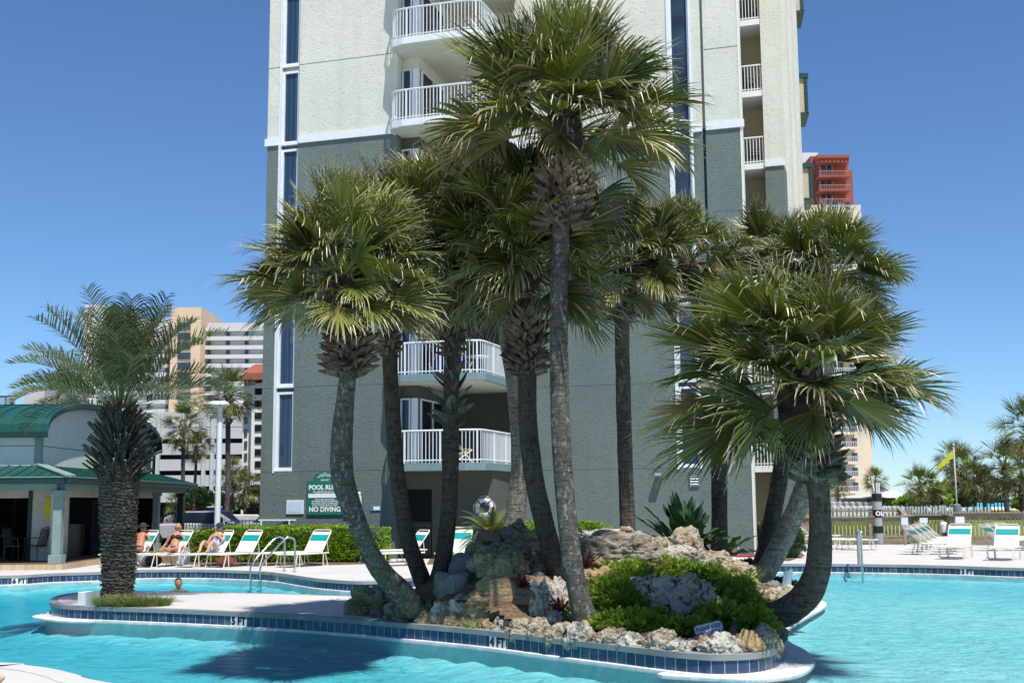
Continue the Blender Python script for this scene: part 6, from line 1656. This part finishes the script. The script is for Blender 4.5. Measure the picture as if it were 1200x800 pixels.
r = empty('highrise_building', P(210, 600, Yh+8), label='white balconied highrise with beige stair tower far left behind the feather palm', cat='highrise')
r.location.z = 0
m = MB(); pb(m, 97, 357, 120, 500, Yh, 14, zb=0); pb(m, 118, 373, 198, 500, Yh+2, 14, zb=0); pb(m, 232, 378, 330, 500, Yh+2, 14, zb=0); pb(m, 232, 370, 236, 380, Yh, 4); m.build('wall', M['hrwhite'], r)
m = MB(); pb(m, 199, 360, 234, 500, Yh-2, 14, zb=0); m.build('stair_tower', M['hrbeige'], r)
def each(name, mat, parent, L):
    for a_ in L: m_ = MB(); pb(m_, *a_); m_.build(name, mat, parent)
each('window', M['hrglass'], r, [(208, 378+11.6*i, 223, 386+11.6*i, Yh-2.15, .3) for i in range(10)])
rows = [383+10.7*i for i in range(11)]
for y in rows:
    for xa, xb in ((120,197),(235,330)):
        m = MB(); pb(m, xa, y, xb, y+4.6, Yh+.9 if xa > 200 else Yh+1.1, .8); b = m.build('balcony', M['hrwhite'], r)
        m = MB(); pb(m, xa, y+4.6, xb, y+10.7, Yh+1.8, .15); m.build('recess', M['hrgrey'], b)
        each('window', M['hrglass'], b, [(xa+8+22*i, y+5.6, xa+12+22*i, y+10.6, Yh+1.6, .15) for i in range(4)])
# parking garage
Yg = 118.0
r = empty('parking_garage', P(235, 604, Yg+8), label='white multi storey parking garage with dark horizontal slots', cat='parking garage'); r.location.z = 0
m = MB(); pb(m, 178, 500, 300, 606, Yg+.6, 16, zb=0); m.build('core', M['black'], r)
for i in range(6):
    y = 482+18.6*i; m = MB(); pb(m, 178 if i < 1 else 186, y, 300, y+(13 if i else 18), Yg, .4); m.build('parapet', M['hrwhite'], r)
each('column', M['hrwhite'], r, [(x, 484, x+4, 606, Yg-.25, .5, 0, 0) for x in (182,236,246,291)])
# red-roofed tower
Yt = 92.0
r = empty('red_roofed_tower', P(296, 605, Yt+5), label='cream stair tower with orange tiled roof and dark openings beside the grey hotel', cat='tower'); r.location.z = 0
m = MB(); pb(m, 284, 437, 300, 606, Yt+.8, 12, zb=0); pb(m, 294, 437, 340, 606, Yt, 12, zb=0); m.build('wall', M['cream_paint'], r)
each('opening', M['black'], r, [(298.5, 440.5+14.2*i, 322, 448+14.2*i, Yt-.08, .1) for i in range(12)])
each('window', M['hrglass'], r, [(286, 474+14.2*i, 289.5, 482+14.2*i, Yt+.7, .1) for i in range(9)])
m = MB(); a = P(282,437,Yt-1); b = P(340,437,Yt-1); t1 = P(296,425,Yt+4); m.poly([a, b, Vector((b.x,Yt+5,t1.z)), Vector((t1.x,Yt+5,t1.z))]); m.poly([a, Vector((t1.x,Yt+5,t1.z)), Vector((a.x,Yt+12,a.z))]); m.obox((a.x,Yt-1,a.z-.5), (b.x-a.x,0,0), (0,12,0), (0,0,.5)); m.build('roof', M['rooftile'], r)
r = empty('rooftop_block', P(38, 500, 75), label='plain white rooftop block above the pavilion roof at far left', cat='building'); r.location.z = 0
m = MB(); pb(m, 27, 452, 51, 520, 75, 8, zb=0); m.build('wall', M['hrwhite'], r)
# twin lamp post
r = empty('lamp_post', G(253.5, 655, 0), label='white lamp post with flat double head between pavilion and hedge', cat='lamp post'); b = r.location; zt = P(253, 476, b.y).z
m = MB(); m.tube([b, b+Vector((0,0,zt))], [.10,.085], 12); m.tube([b, b+Vector((0,0,.25))], [.16,.16], 12); m.build('post', M['white'], r, autos=True)
for dx, sx in ((-.12,.52),(.10,.30)):
    m = MB(); m.ico(b+Vector((dx,0,zt+.05)), 1, 3, scale=(sx*.62,.34,.13), fn=lambda q: 1 if q.z > -.2 else .8); m.build('lamp_head', M['white'], r, smooth=True)
m = MB(); m.tube([b+Vector((-.14,.35,0)), b+Vector((-.14,.35,zt-.25))], .05, 8); m.build('conduit', M['white'], r)
# cars
def car(px, py, Y, rz, col, kind, label):
    c = P(px, py, Y); r = empty('parked_car', (c.x, c.y, -.03), rz, label=label, cat='car' if kind != 'truck' else 'truck', group='vehicles in the parking lot')
    L, W, H = (4.5,1.8,1.45) if kind == 'car' else (4.7,1.85,1.42) if kind == 'suv' else (5.4,1.95,1.62)
    prof = {'car': [(-L/2,.35),(-L/2,.75),(-L/2+.25,.92),(-L*.16,.98),(0.0-.1,1.0),(L/2-.2,.92),(L/2,.80),(L/2,.35)],
            'suv': [(-L/2,.35),(-L/2,.72),(-L/2+.3,.86),(-L*.2,.90),(L/2-.15,.90),(L/2,.75),(L/2,.35)],
            'truck': [(-L/2,.5),(-L/2,1.0),(-L/2+.3,1.15),(-L*.15,1.18),(L*.12,1.18),(L/2,1.15),(L/2,.5)]}[kind]
    cab = {'car': [(-L*.17,.96),(-L*.04,H),(L*.22,H),(L*.38,.94)], 'suv': [(-L*.2,.88),(-L*.08,H),(L*.42,H),(L*.48,.88)], 'truck': [(-L*.15,1.16),(-L*.05,H),(L*.10,H),(L*.13,1.16)]}[kind]
    body = plain('car_paint_%02d%02d%02d' % tuple(int(x*99) for x in col), col, .2, .6, .2)
    def ext(pr, w, m, w2=None):
        w2 = w2 or w; zm = max(z for x, z in pr); z0 = min(z for x, z in pr); hw = lambda z: (w+(w2-w)*(z-z0)/max(.01,zm-z0))/2
        A = [m.vert((x,-hw(z),z)) for x, z in pr]; Bq = [m.vert((x,hw(z),z)) for x, z in pr]; m.face(A); m.face(list(reversed(Bq)))
        for i in range(len(pr)): m.face((A[i], Bq[i], Bq[(i+1)%len(pr)], A[(i+1)%len(pr)]))
    m = MB(); ext(prof, W, m); m.build('body', body, r, world=False, bevel=.06)
    m = MB(); ext(cab, W*.92, m, W*.76); m.build('windows', M['glassdark'], r, world=False, bevel=.03)
    m = MB(); zt = H; x0 = cab[1][0]; x1 = cab[2][0]; m.obox((x0-.03,-W*.385,zt-.03), (x1-x0+.06,0,0), (0,W*.77,0), (0,0,.06)); m.build('roof', body, r, world=False, bevel=.02)
    for x in (-L*.32, L*.30):
        for s in (-1,1): m = MB(); m.tube([(x,s*(W/2-.2),.33),(x,s*(W/2+.01),.33)], .33, 16); w = m.build('wheel', M['blackmetal'], r, world=False); m = MB(); m.tube([(x,s*(W/2),.33),(x,s*(W/2+.02),.33)], .19, 10); m.build('rim', M['metal'], w, world=False)
    for s in (-1,1): m = MB(); m.box((-L/2-.005, s*W*.36, .72), .04, .30, .13); m.build('headlight', M['letter'], r, world=False)
    return r
car(229, 612, 62, 1.3, (.42,.02,.03), 'suv', 'red car seen through the gap right of the pavilion')
car(240, 618, 56, 1.2, (.03,.06,.16), 'car', 'dark blue car in front of the red one')
car(248, 606, 72, .3, (.60,.61,.60), 'truck', 'white truck farther back in the parking lot')
car(322, 617, 58, .05, (.33,.35,.37), 'suv', 'grey van with dark windows beside the hotel corner')
car(226, 622, 52, .1, (.45,.48,.50), 'car', 'silver car low behind the black fence')
# fences on the left
def fence(p, q, h, label, mat, name='picket_fence', sp=.13, w=.022, z=0, post=2.2, cat='fence', rail=(.95,.12)):
    p = Vector((p.x,p.y,z)); q = Vector((q.x,q.y,z)); d = q-p; L = d.length; dn = d.normalized(); r = empty(name, (p+q)/2, label=label, cat=cat)
    m = MB(); K = Vector((0,0,1))
    for i in range(int(L/sp)+1): a = p+dn*sp*i; m.bar(a+K*.05, a+K*h, w, w)
    m.build('picket', mat, r)
    for f_ in rail: m = MB(); m.bar(p+K*h*f_, q+K*h*f_, .05, .04); m.build('rail', mat, r)
    for i in range(int(L/post)+1): a = p+dn*min(L, post*i); m = MB(); m.bar(a, a+K*(h+.06), .07, .07); m.build('post', mat, r)
    return r
fence(G(214,643,0), G(262,643,0), 1.15, 'black metal picket fence between the pavilion and the lamp post', M['blackmetal'])
fence(P(262,640,44), P(306,640,44.5), 1.2, 'grey metal fence in front of the parked van', plain('grey_rail_paint', (.28,.31,.34), .5))
a = P(303,609,39.5); b_ = P(446,609,39.0)
r = empty('pipe_railing', Vector(((a.x+b_.x)/2,(a.y+b_.y)/2,0)), label='thin white pipe railing along the foot of the grey wall behind the hedge', cat='railing')
m = MB(); m.bar(a, b_, .045, .045); m.build('rail', M['white'], r)
for i in range(5): q = a.lerp(b_, (i+.1)/4.3); m = MB(); m.bar(Vector((q.x,q.y,0)), q, .045, .045); m.build('post', M['white'], r)
# parking-lot greenery
for i, (x, y, w, h, Y, lb) in enumerate([(232,590,40,30,84,'round green shrub tree beyond the parked cars left of the lamp post'),(296,590,26,34,80,'green shrub tree at the grey hotel corner behind the van'),(262,594,24,24,88,'green shrub tree behind the lamp post')]): pxbush('shrub_tree', lb, x, y, w, h, Y, 1600, .32, 'pine', 50+i, cat='tree')

# ---------------- right side: far towers
Yc = 205.0
r = empty('beach_condo', P(985, 590, Yc+10), label='cream beachfront condo tower with stacked balconies right of the hotel', cat='condo tower'); r.location.z = 0
M['condo'] = plain('condo_cream', (.56,.50,.39), .8, var=.05, scale=.3); M['condogrey'] = plain('condo_shade', (.36,.34,.29), .8, var=.06, scale=.3)
m = MB(); pb(m, 940, 240, 1007, 592, Yc+3, 16, zb=0); pb(m, 1006, 240, 1017, 592, Yc+5, 12, zb=0); m.build('wall', M['condo'], r)
for i in range(20):
    y = 577-17.3*i
    if y < 244: break
    m = MB(); pb(m, 960-.6*i*0, y-2.0, 1009-.52*i, y+1.2, Yc, 3); b = m.build('balcony', M['condo'], r)
    m = MB(); pb(m, 960, y-8, 1008.5-.52*i, y-7.2, Yc+.1, .12)
    for k in range(24): x = 960+2*k; pb(m, x, y-8, x+.5, y-2, Yc+.1, .1)
    m.build('railing', M['rail'], b)
    each('window', M['hrglass'], b, [(979-.5*i, y-13.5, 992-.5*i, y-2, Yc+2.9, .2), (1000-.5*i, y-12, 1006-.5*i, y-2, Yc+2.9, .2)])
r2 = empty('red_condo_building', P(976, 590, Yc+32), label='red stucco condo top with arched parapet pattern above the palm crowns', cat='condo tower'); r2.location.z = 0
Yr = Yc+25
m = MB(); pb(m, 952, 183, 996, 300, Yr+2, 14, zb=0); pb(m, 994, 199, 1001, 300, Yr+5, 10, zb=0); m.build('wall', M['brickred'], r2)
m = MB(); pb(m, 957, 181.5, 995.5, 185, Yr-.6, 5); pb(m, 958, 185, 995, 191, Yr-.2, 3); m.build('parapet', M['brickred'], r2)
m = MB()
for k in range(7): pb(m, 961.5+4.8*k, 186.2, 964.5+4.8*k, 189.8, Yr-.35, .3)
m.build('parapet_pattern', M['rooftile'], r2)
for i in range(4):
    y = 206+16.4*i; m = MB(); pb(m, 960, y-1.2, 997, y+1.2, Yr-1.4, 3.5); b = m.build('balcony', M['brickred'], r2)
    m = MB(); pb(m, 960, y-6.2, 997, y-5.6, Yr-1.35, .12)
    for k in range(18): pb(m, 960+2.05*k, y-6, 960.4+2.05*k, y, Yr-1.35, .1)
    m.build('railing', plain('red_railing', (.42,.16,.12), .6), b)
    m = MB(); pb(m, 961, y-12.5, 975.5, y-1, Yr+1.8, .2); w = m.build('window_frame', M['hrwhite'], b)
    each('window_pane', M['hrglass'], b, [(961.8, y-11.8, 967.8, y-1.4, Yr+1.7, .1), (968.8, y-11.8, 974.8, y-1.4, Yr+1.7, .1)])
r3 = empty('white_condo_building', P(948, 590, Yc+45), label='pale building top with green roof edge wedged between hotel and red condo', cat='condo tower'); r3.location.z = 0
m = MB(); pb(m, 930, 179, 961, 300, Yc+60, 12, zb=0); m.build('wall', M['hrwhite'], r3)
# beach pavilion roofs and crowd deck
r = empty('beach_pavilion', P(1030, 590, 150), label='white hipped roof of the beach pavilion behind the striped pole', cat='pavilion'); r.location.z = 0
m = MB(); A = [P(1015,583,150), P(1063,583,150)]; zt = P(1048,574,158).z; c1 = Vector((P(1046,580,158).x,158,zt)); c2 = Vector((P(1051,580,158).x,158,zt)); bk = [Vector((A[0].x,168,A[0].z)), Vector((A[1].x,168,A[1].z))]
m.poly([A[0],A[1],c2,c1]); m.poly([A[1],bk[1],c2]); m.poly([bk[1],bk[0],c1,c2]); m.poly([bk[0],A[0],c1]); m.build('roof', M['hrwhite'], r)
m = MB(); pb(m, 1016, 583, 1062, 591, 152, 12, zb=-1); m.build('shaded_hall', plain('dark_timber', (.07,.065,.06), .8), r)
m = MB(); A0 = P(1034,575,170); m.poly([P(1034,577,172), P(1046,577,172), P(1036,570,172)]); m.obox(P(1034,578,172), (1.5,0,0), (0,1,0), (0,0,.4)); m.build('gable', plain('slate_blue_roof', (.16,.22,.27), .7), r)
r = empty('beach_tent', P(1078, 590, 160), label='low white tent roof right of the beach pavilion', cat='tent'); r.location.z = 0
m = MB(); pb(m, 1062, 580, 1092, 585, 160, 8); m.build('canopy', M['hrwhite'], r)
m = MB()
for x in (1064,1076,1090): pb(m, x, 585, x+.6, 594, 160, .2, zb=-1)
m.build('pole', M['blackmetal'], r)
r = empty('beach_bar_deck', P(1160, 592, 140), label='long dark timber beach bar deck with people above the turquoise sea', cat='beach deck'); r.location.z = 0
m = MB(); pb(m, 1134, 585, 1186, 588.8, 140, 6); m.build('deck', plain('dark_timber', (.07,.065,.06), .8), r)
m = MB(); 
for k in range(12): pb(m, 1135+4.3*k, 580.5, 1135.6+4.3*k, 600, 140, .2, zb=-1)
m.build('pile', plain('dark_timber', (.07,.065,.06), .8), r)
m = MB(); pb(m, 1134, 576, 1150, 579, 139, 7); pb(m, 1160, 577, 1186, 579.5, 139, 7); m.build('awning', M['hrwhite'], r)
m = MB(); pb(m, 1134, 579.6, 1186, 580.4, 140, .15); m.build('rail', M['hrgrey'], r)
for k in range(9):
    x = 1137+5.2*k; c = P(x, 585, 141.5); q = tag(empty('person', (c.x, c.y, c.z-0.0)), 'tiny person standing on the dark beach bar deck above the sea', 'person', 'distant people on the beach bar deck')
    m = MB(); m.tube([c+Vector((0,0,0)), c+Vector((0,0,.45)), c+Vector((0,0,.85)), c+Vector((0,0,1.28)), c+Vector((0,0,1.42)), c+Vector((0,0,1.5)), c+Vector((0,0,1.66)), c+Vector((0,0,1.74))], [.13,.16,.17,.22,.09,.09,.11,.04], 8)
    m.build('body', plain('crowd_%d' % (k % 4), [(.25,.10,.07),(.10,.12,.22),(.45,.43,.40),(.30,.18,.12)][k % 4], .8), q, smooth=True)
# green shrubs in front of the sea
for i, (x, y, w, h, Y, lb, mt_) in enumerate([(1112,581,44,32,140,'large bright green shrub left of the flagpole foot','hedge'),(1098,588,30,22,138,'rounded green shrub left of the largest one','hedge'),(1068,590,34,16,142,'low green shrub beneath the pair of palms','hedge'),(1052,594,26,10,146,'olive shrub in front of the beach pavilion','pine'),(1132,581,26,32,139,'dark green shrub right behind the flagpole','pine'),(1160,577,40,30,150,'dark tree crown between the palms at the sea','pine'),(1196,592,16,14,130,'green shrub at the right edge under the palm','hedge')]):
    pxbush('shrub', lb, x, y, w, h, Y, 2200, .40, mt_, 70+i)
# dune vegetation
rng = random.Random(77); m = MB()
for i in range(5200):
    x = rng.uniform(36, 80); y = rng.uniform(100, 165); blades(m, Vector((x,y,-.05)), (.6,.6), 3, .5, rng, .1, .035)
tag(m.build('dune_grass', M['blade']), 'pale dune grass between the boardwalk and the beach', 'grass', kind='stuff')
mb = MB(); 
for i in range(4000):
    p = G(rng.uniform(955,1135), rng.uniform(611.5,634), 0); p.z = -.02
    if 47.8 < p.y < 112: blades(mb, p, (.35,.35), 4, .16, rng, .1, .012)
tag(mb.build('lawn_grass', M['blade']), 'green lawn grass behind the wooden railing', 'grass', kind='stuff')
# wooden boardwalk railings
t = NT('weathered_wood'); c = t.coord('Object', (1,1,6)); M['wwood'] = t.set(t.ramp(t.noise(c, 2.5, 5, .7), [(.3,(.20,.155,.115)),(.7,(.37,.30,.235))]), .9, t.bump(t.noise(c, 14, 4), .4, .01), .1)
def woodrail(pts, h, label, plank=.16, thick=.30, pick=True, post=2.6, base=True, name='wooden_railing', hz=None):
    pts = [Vector((p.x,p.y,0)) for p in pts]; r = empty(name, pts[0], label=label, cat='railing', group='wooden railings behind the right deck'); K = Vector((0,0,1))
    for i in range(len(pts)-1):
        a, b = pts[i], pts[i+1]; d = b-a; L = d.length; dn = d.normalized(); n = Vector((dn.y,-dn.x,0))
        if n.y > 0: n = -n
        ha, hb = (h, h) if hz is None else (hz[i], hz[i+1])
        m = MB(); m.bar(a+K*ha, b+K*hb, thick, .05); m.bar(a+K*(ha-.12)+n*.06, b+K*(hb-.12)+n*.06, .04, plank); m.build('top_plank', M['wwood'], r)
        if base: m = MB(); m.bar(a+K*.12+n*.05, b+K*.12+n*.05, .05, .20); m.bar(a+K*.30+n*.03, b+K*.30+n*.03, .05, .08); m.build('base_plank', M['wwood'], r)
        if pick:
            m = MB()
            for k in range(int(L/.145)): q = a+dn*.145*k; m.bar(q+K*.1, q+K*(ha+(hb-ha)*k*.145/L-.05), .035, .035)
            m.build('picket', plain('pale_picket_wood', (.46,.40,.31), .8), r)
        for k in range(int(L/post)+1): q = a+dn*min(L-.05, post*k+.05); m = MB(); m.bar(q, q+K*(ha+.0), .12, .12); m.build('post', M['wwood'], r)
    return r
woodrail([G(940,637,0), G(1060,637,0), G(1072,634,0)], 1.08, 'long low wooden railing with pickets behind the striped pole')
woodrail([G(1072,634.5,0), G(1110,634.5,0), G(1120,637.5,0)], 1.10, 'short middle section of wooden railing with a broken corner near the grey bin')
woodrail([G(1120,638,0), G(1215,639,0)], 1.22, 'right wooden railing section running to the edge of the photo', .18)
woodrail([P(944,618,66), P(1055,618,66), P(1074,618,60)], 1.0, 'higher rear wooden handrail that slopes down at its right end', .10, .22, pick=False, post=3.6, base=False, hz=[1.25,1.25,.45])
# white fences and tables of folded beach chairs beyond
fence(P(1050,600,120), P(1162,600,108), 1.05, 'white picket fence across the sand behind the boardwalk', M['white'], sp=.42, w=.14, z=-.05)
fence(P(1010,598,138), P(1120,598,134), 1.1, 'second farther white picket fence on the sand', M['white'], sp=.5, w=.18, z=-.05)
fence(P(940,604,116), P(1060,604,118), 1.1, 'white slatted fence behind the rear handrail', M['white'], sp=.42, w=.16, z=-.05)
for row, (y, Y) in enumerate(((589.5,150),(594.5,136))):
    for k in range(8):
        x = 970+7.6*k+row*2; c = P(x, y+3, Y); r = empty('stacked_chairs', (c.x,c.y,c.z), label='white stack of folded beach chairs, %s in the %s row' % (ordn[k], ['far','near'][row]), cat='chair stack', group='stacks of white beach chairs'); m = MB()
        for j in range(3): m.obox(c+Vector((-.24,0,.10+.13*j)), (.46,0,0), (0,.9,.06), (0,0,.07))
        m.build('seat', M['white'], r); m = MB()
        for sx in (-.22,.2):
            for sy in (.05,.85): m.bar(c+Vector((sx,sy,-.6)), c+Vector((sx,sy,.12)), .04)
        m.build('leg', M['white'], r)
# striped shower pole
c = G(1030,637,0); r = empty('striped_pole', c, label='grey round pole with black bands and white letters on the pool deck', cat='pole'); zt = P(1030,578,c.y).z
m = MB(); m.tube([c, c+Vector((0,0,zt))], .19, 20); m.build('pole', plain('pole_grey', (.30,.33,.35), .6), r, autos=True)
for y0, y1 in ((578,587),(597,606),(616,624)):
    za = P(1030,y1,c.y).z; zb = P(1030,y0,c.y).z; m = MB(); m.tube([c+Vector((0,0,za)), c+Vector((0,0,zb))], .20, 20); m.build('black_band', M['blackmetal'], r, autos=True)
zc = P(1030,601.5,c.y).z; text('OL', 'lettering', .24, M['letter'], r, frame(c+Vector((.02,-.205,zc)), (1,0,0), (0,0,1)), .008, .001)
for q in range(3):
    a = 2.1*q+.3; m = MB(); m.tube([c+Vector((.1*math.cos(a),.1*math.sin(a),zt)), c+Vector((.13*math.cos(a),.13*math.sin(a),zt+.42))], .035, 8); m.build('pipe', M['white'], r)
# flagpole
Yf = 47.5; b = P(1122,603,Yf); b.z = 0; top = P(1121,521,Yf); r = empty('flagpole', b, label='thin grey pole flying a yellow beach flag', cat='flagpole')
m = MB(); m.tube([b, Vector((b.x,b.y,top.z))], .032, 8); m.ico(Vector((b.x,b.y,top.z)), .06, 2); m.build('pole', M['concrete'], r, smooth=True)
m = MB(); zt_ = P(1122,590,Yf).z; m.tube([b, Vector((b.x,b.y,zt_-.05)), Vector((b.x,b.y,zt_))], [.15,.15,.07], 12); m.build('sleeve', plain('pole_sleeve_grey', (.16,.18,.20), .6), r, autos=True)
m = MB(); z1 = P(1122,527.5,Yf).z; z0 = P(1122,537,Yf).z; Wd = (1122-1104)/FPX*Yf*1.05; Nn = 14; g = {}
for i in range(Nn+1):
    for j in range(7):
        u = i/Nn; v = j/6; g[i,j] = m.vert((b.x-.03-Wd*u*.98, b.y+.09*math.sin(u*7+v*1.2)*u, z0+(z1-z0)*v*(1-.45*u) - .50*u*(.55+.45*u) + .02*math.sin(u*9)))
for i in range(Nn):
    for j in range(6): m.face((g[i,j],g[i+1,j],g[i+1,j+1],g[i,j+1]))
t = NT('yellow_flag_cloth'); t.set((.62,.66,.02), .8); tr_ = t.add('BsdfTranslucent'); tr_.inputs[0].default_value = (.75,.80,.03,1); mx_ = t.add('MixShader'); mx_.inputs[0].default_value = .45; t.link(t.bsdf.outputs[0], mx_.inputs[1]); t.link(tr_.outputs[0], mx_.inputs[2]); t.link(mx_.outputs[0], t.out.inputs[0])
m.build('flag', t.m, r, smooth=True)
# notice sheets on posts, bin
for (x0,x1,y0,y1,Y,lb) in ((1056.5,1064,606,615,46.5,'pale blue notice at the left on the wooden railing'),(1078,1087,606.5,612.5,46.5,'small pale blue notice in the middle of the wooden railing'),(1120,1130,605,612.5,45.5,'white notice on the railing below the flagpole')):
    a = P(x0,y1,Y); b2 = P(x1,y0,Y); r = empty('railing_notice', (a.x,a.y,a.z), label=lb, cat='notice'); m = MB(); m.obox((a.x,Y,a.z), (b2.x-a.x,0,0), (0,.03,0), (0,0,b2.z-a.z)); m.build('board', M['print'] if x0 < 1100 else M['white'], r)
    m = MB(); m.obox(((a.x+b2.x)/2-.04,Y+.03,-.0), (.08,0,0), (0,.06,0), (0,0,a.z+.2)); m.build('post', M['wwood'], r)
c = G(1107,637,0)+Vector((0,0,0)); r = empty('litter_bin', c, label='grey upright canister leaning against a dark post by the railing corner', cat='bin'); zc0 = P(1107,623,c.y).z; zc1 = P(1107,611,c.y).z
m = MB(); m.tube([c+Vector((0.02,-.05,zc0)), c+Vector((-.02,-.05,zc1-.08)), c+Vector((-.02,-.05,zc1))], [.15,.15,.08], 14); m.build('canister', M['white'], r, autos=True)
m = MB(); m.box(c+Vector((-.12,0,.45)), .14, .14, .9); m.build('stand', M['wwood'], r)
SUN_E = 4.9; SKY_S = .10; SKY_D = .05; SKY_O = 6.0; EXPO = 0.42
# ================================================================= CAMERA, LIGHT, SKY
cd = bpy.data.cameras.new('camera'); co = bpy.data.objects.new('camera', cd); COL.objects.link(co)
mt = Matrix((R_, U_, -F_)).transposed().to_4x4(); mt.translation = CAM; co.matrix_world = mt
cd.sensor_width = 36; cd.lens = FPX/1200*36; cd.clip_end = 20000; cd.clip_start = .1; sc.camera = co
nrm = -VD; tan = -UD
sd = (nrm*1.0 + tan*.90 + Vector((0,0,2.7))).normalized()
el = math.asin(sd.z); az = math.atan2(sd.x, sd.y)
sl = bpy.data.lights.new('sun', 'SUN'); sl.energy = SUN_E; sl.angle = math.radians(.53); sl.color = (1, .955, .89)
so_ = bpy.data.objects.new('sun', sl); COL.objects.link(so_); so_.rotation_euler = sd.to_track_quat('Z', 'Y').to_euler()
w = bpy.data.worlds.new('World'); sc.world = w; w.use_nodes = True; nt = w.node_tree; bg = nt.nodes['Background']
sk = nt.nodes.new('ShaderNodeTexSky'); sk.sky_type = 'NISHITA'; sk.sun_disc = False; sk.sun_elevation = el; sk.sun_rotation = az; sk.air_density = 1.0; sk.dust_density = SKY_D; sk.ozone_density = SKY_O; sk.altitude = 1200
wb = nt.nodes.new('ShaderNodeMixRGB'); wb.blend_type = 'MULTIPLY'; wb.inputs[0].default_value = 1; wb.inputs[2].default_value = (.78, .94, 1.06, 1)
nt.links.new(sk.outputs[0], wb.inputs[1]); nt.links.new(wb.outputs[0], bg.inputs[0]); bg.inputs[1].default_value = SKY_S
sc.view_settings.view_transform = 'Standard'; sc.view_settings.look = 'None'; sc.view_settings.exposure = EXPO; sc.view_settings.gamma = 1
try: sc.view_settings.use_curve_mapping = False
except Exception: pass
cy = sc.cycles; cy.use_denoising = True; cy.max_bounces = 6; cy.diffuse_bounces = 3; cy.glossy_bounces = 3; cy.transmission_bounces = 4; cy.transparent_max_bounces = 8; cy.volume_bounces = 0; cy.sample_clamp_indirect = 6; cy.caustics_reflective = False; cy.caustics_refractive = False
try: cy.denoiser = 'OPENIMAGEDENOISE'
except Exception: pass
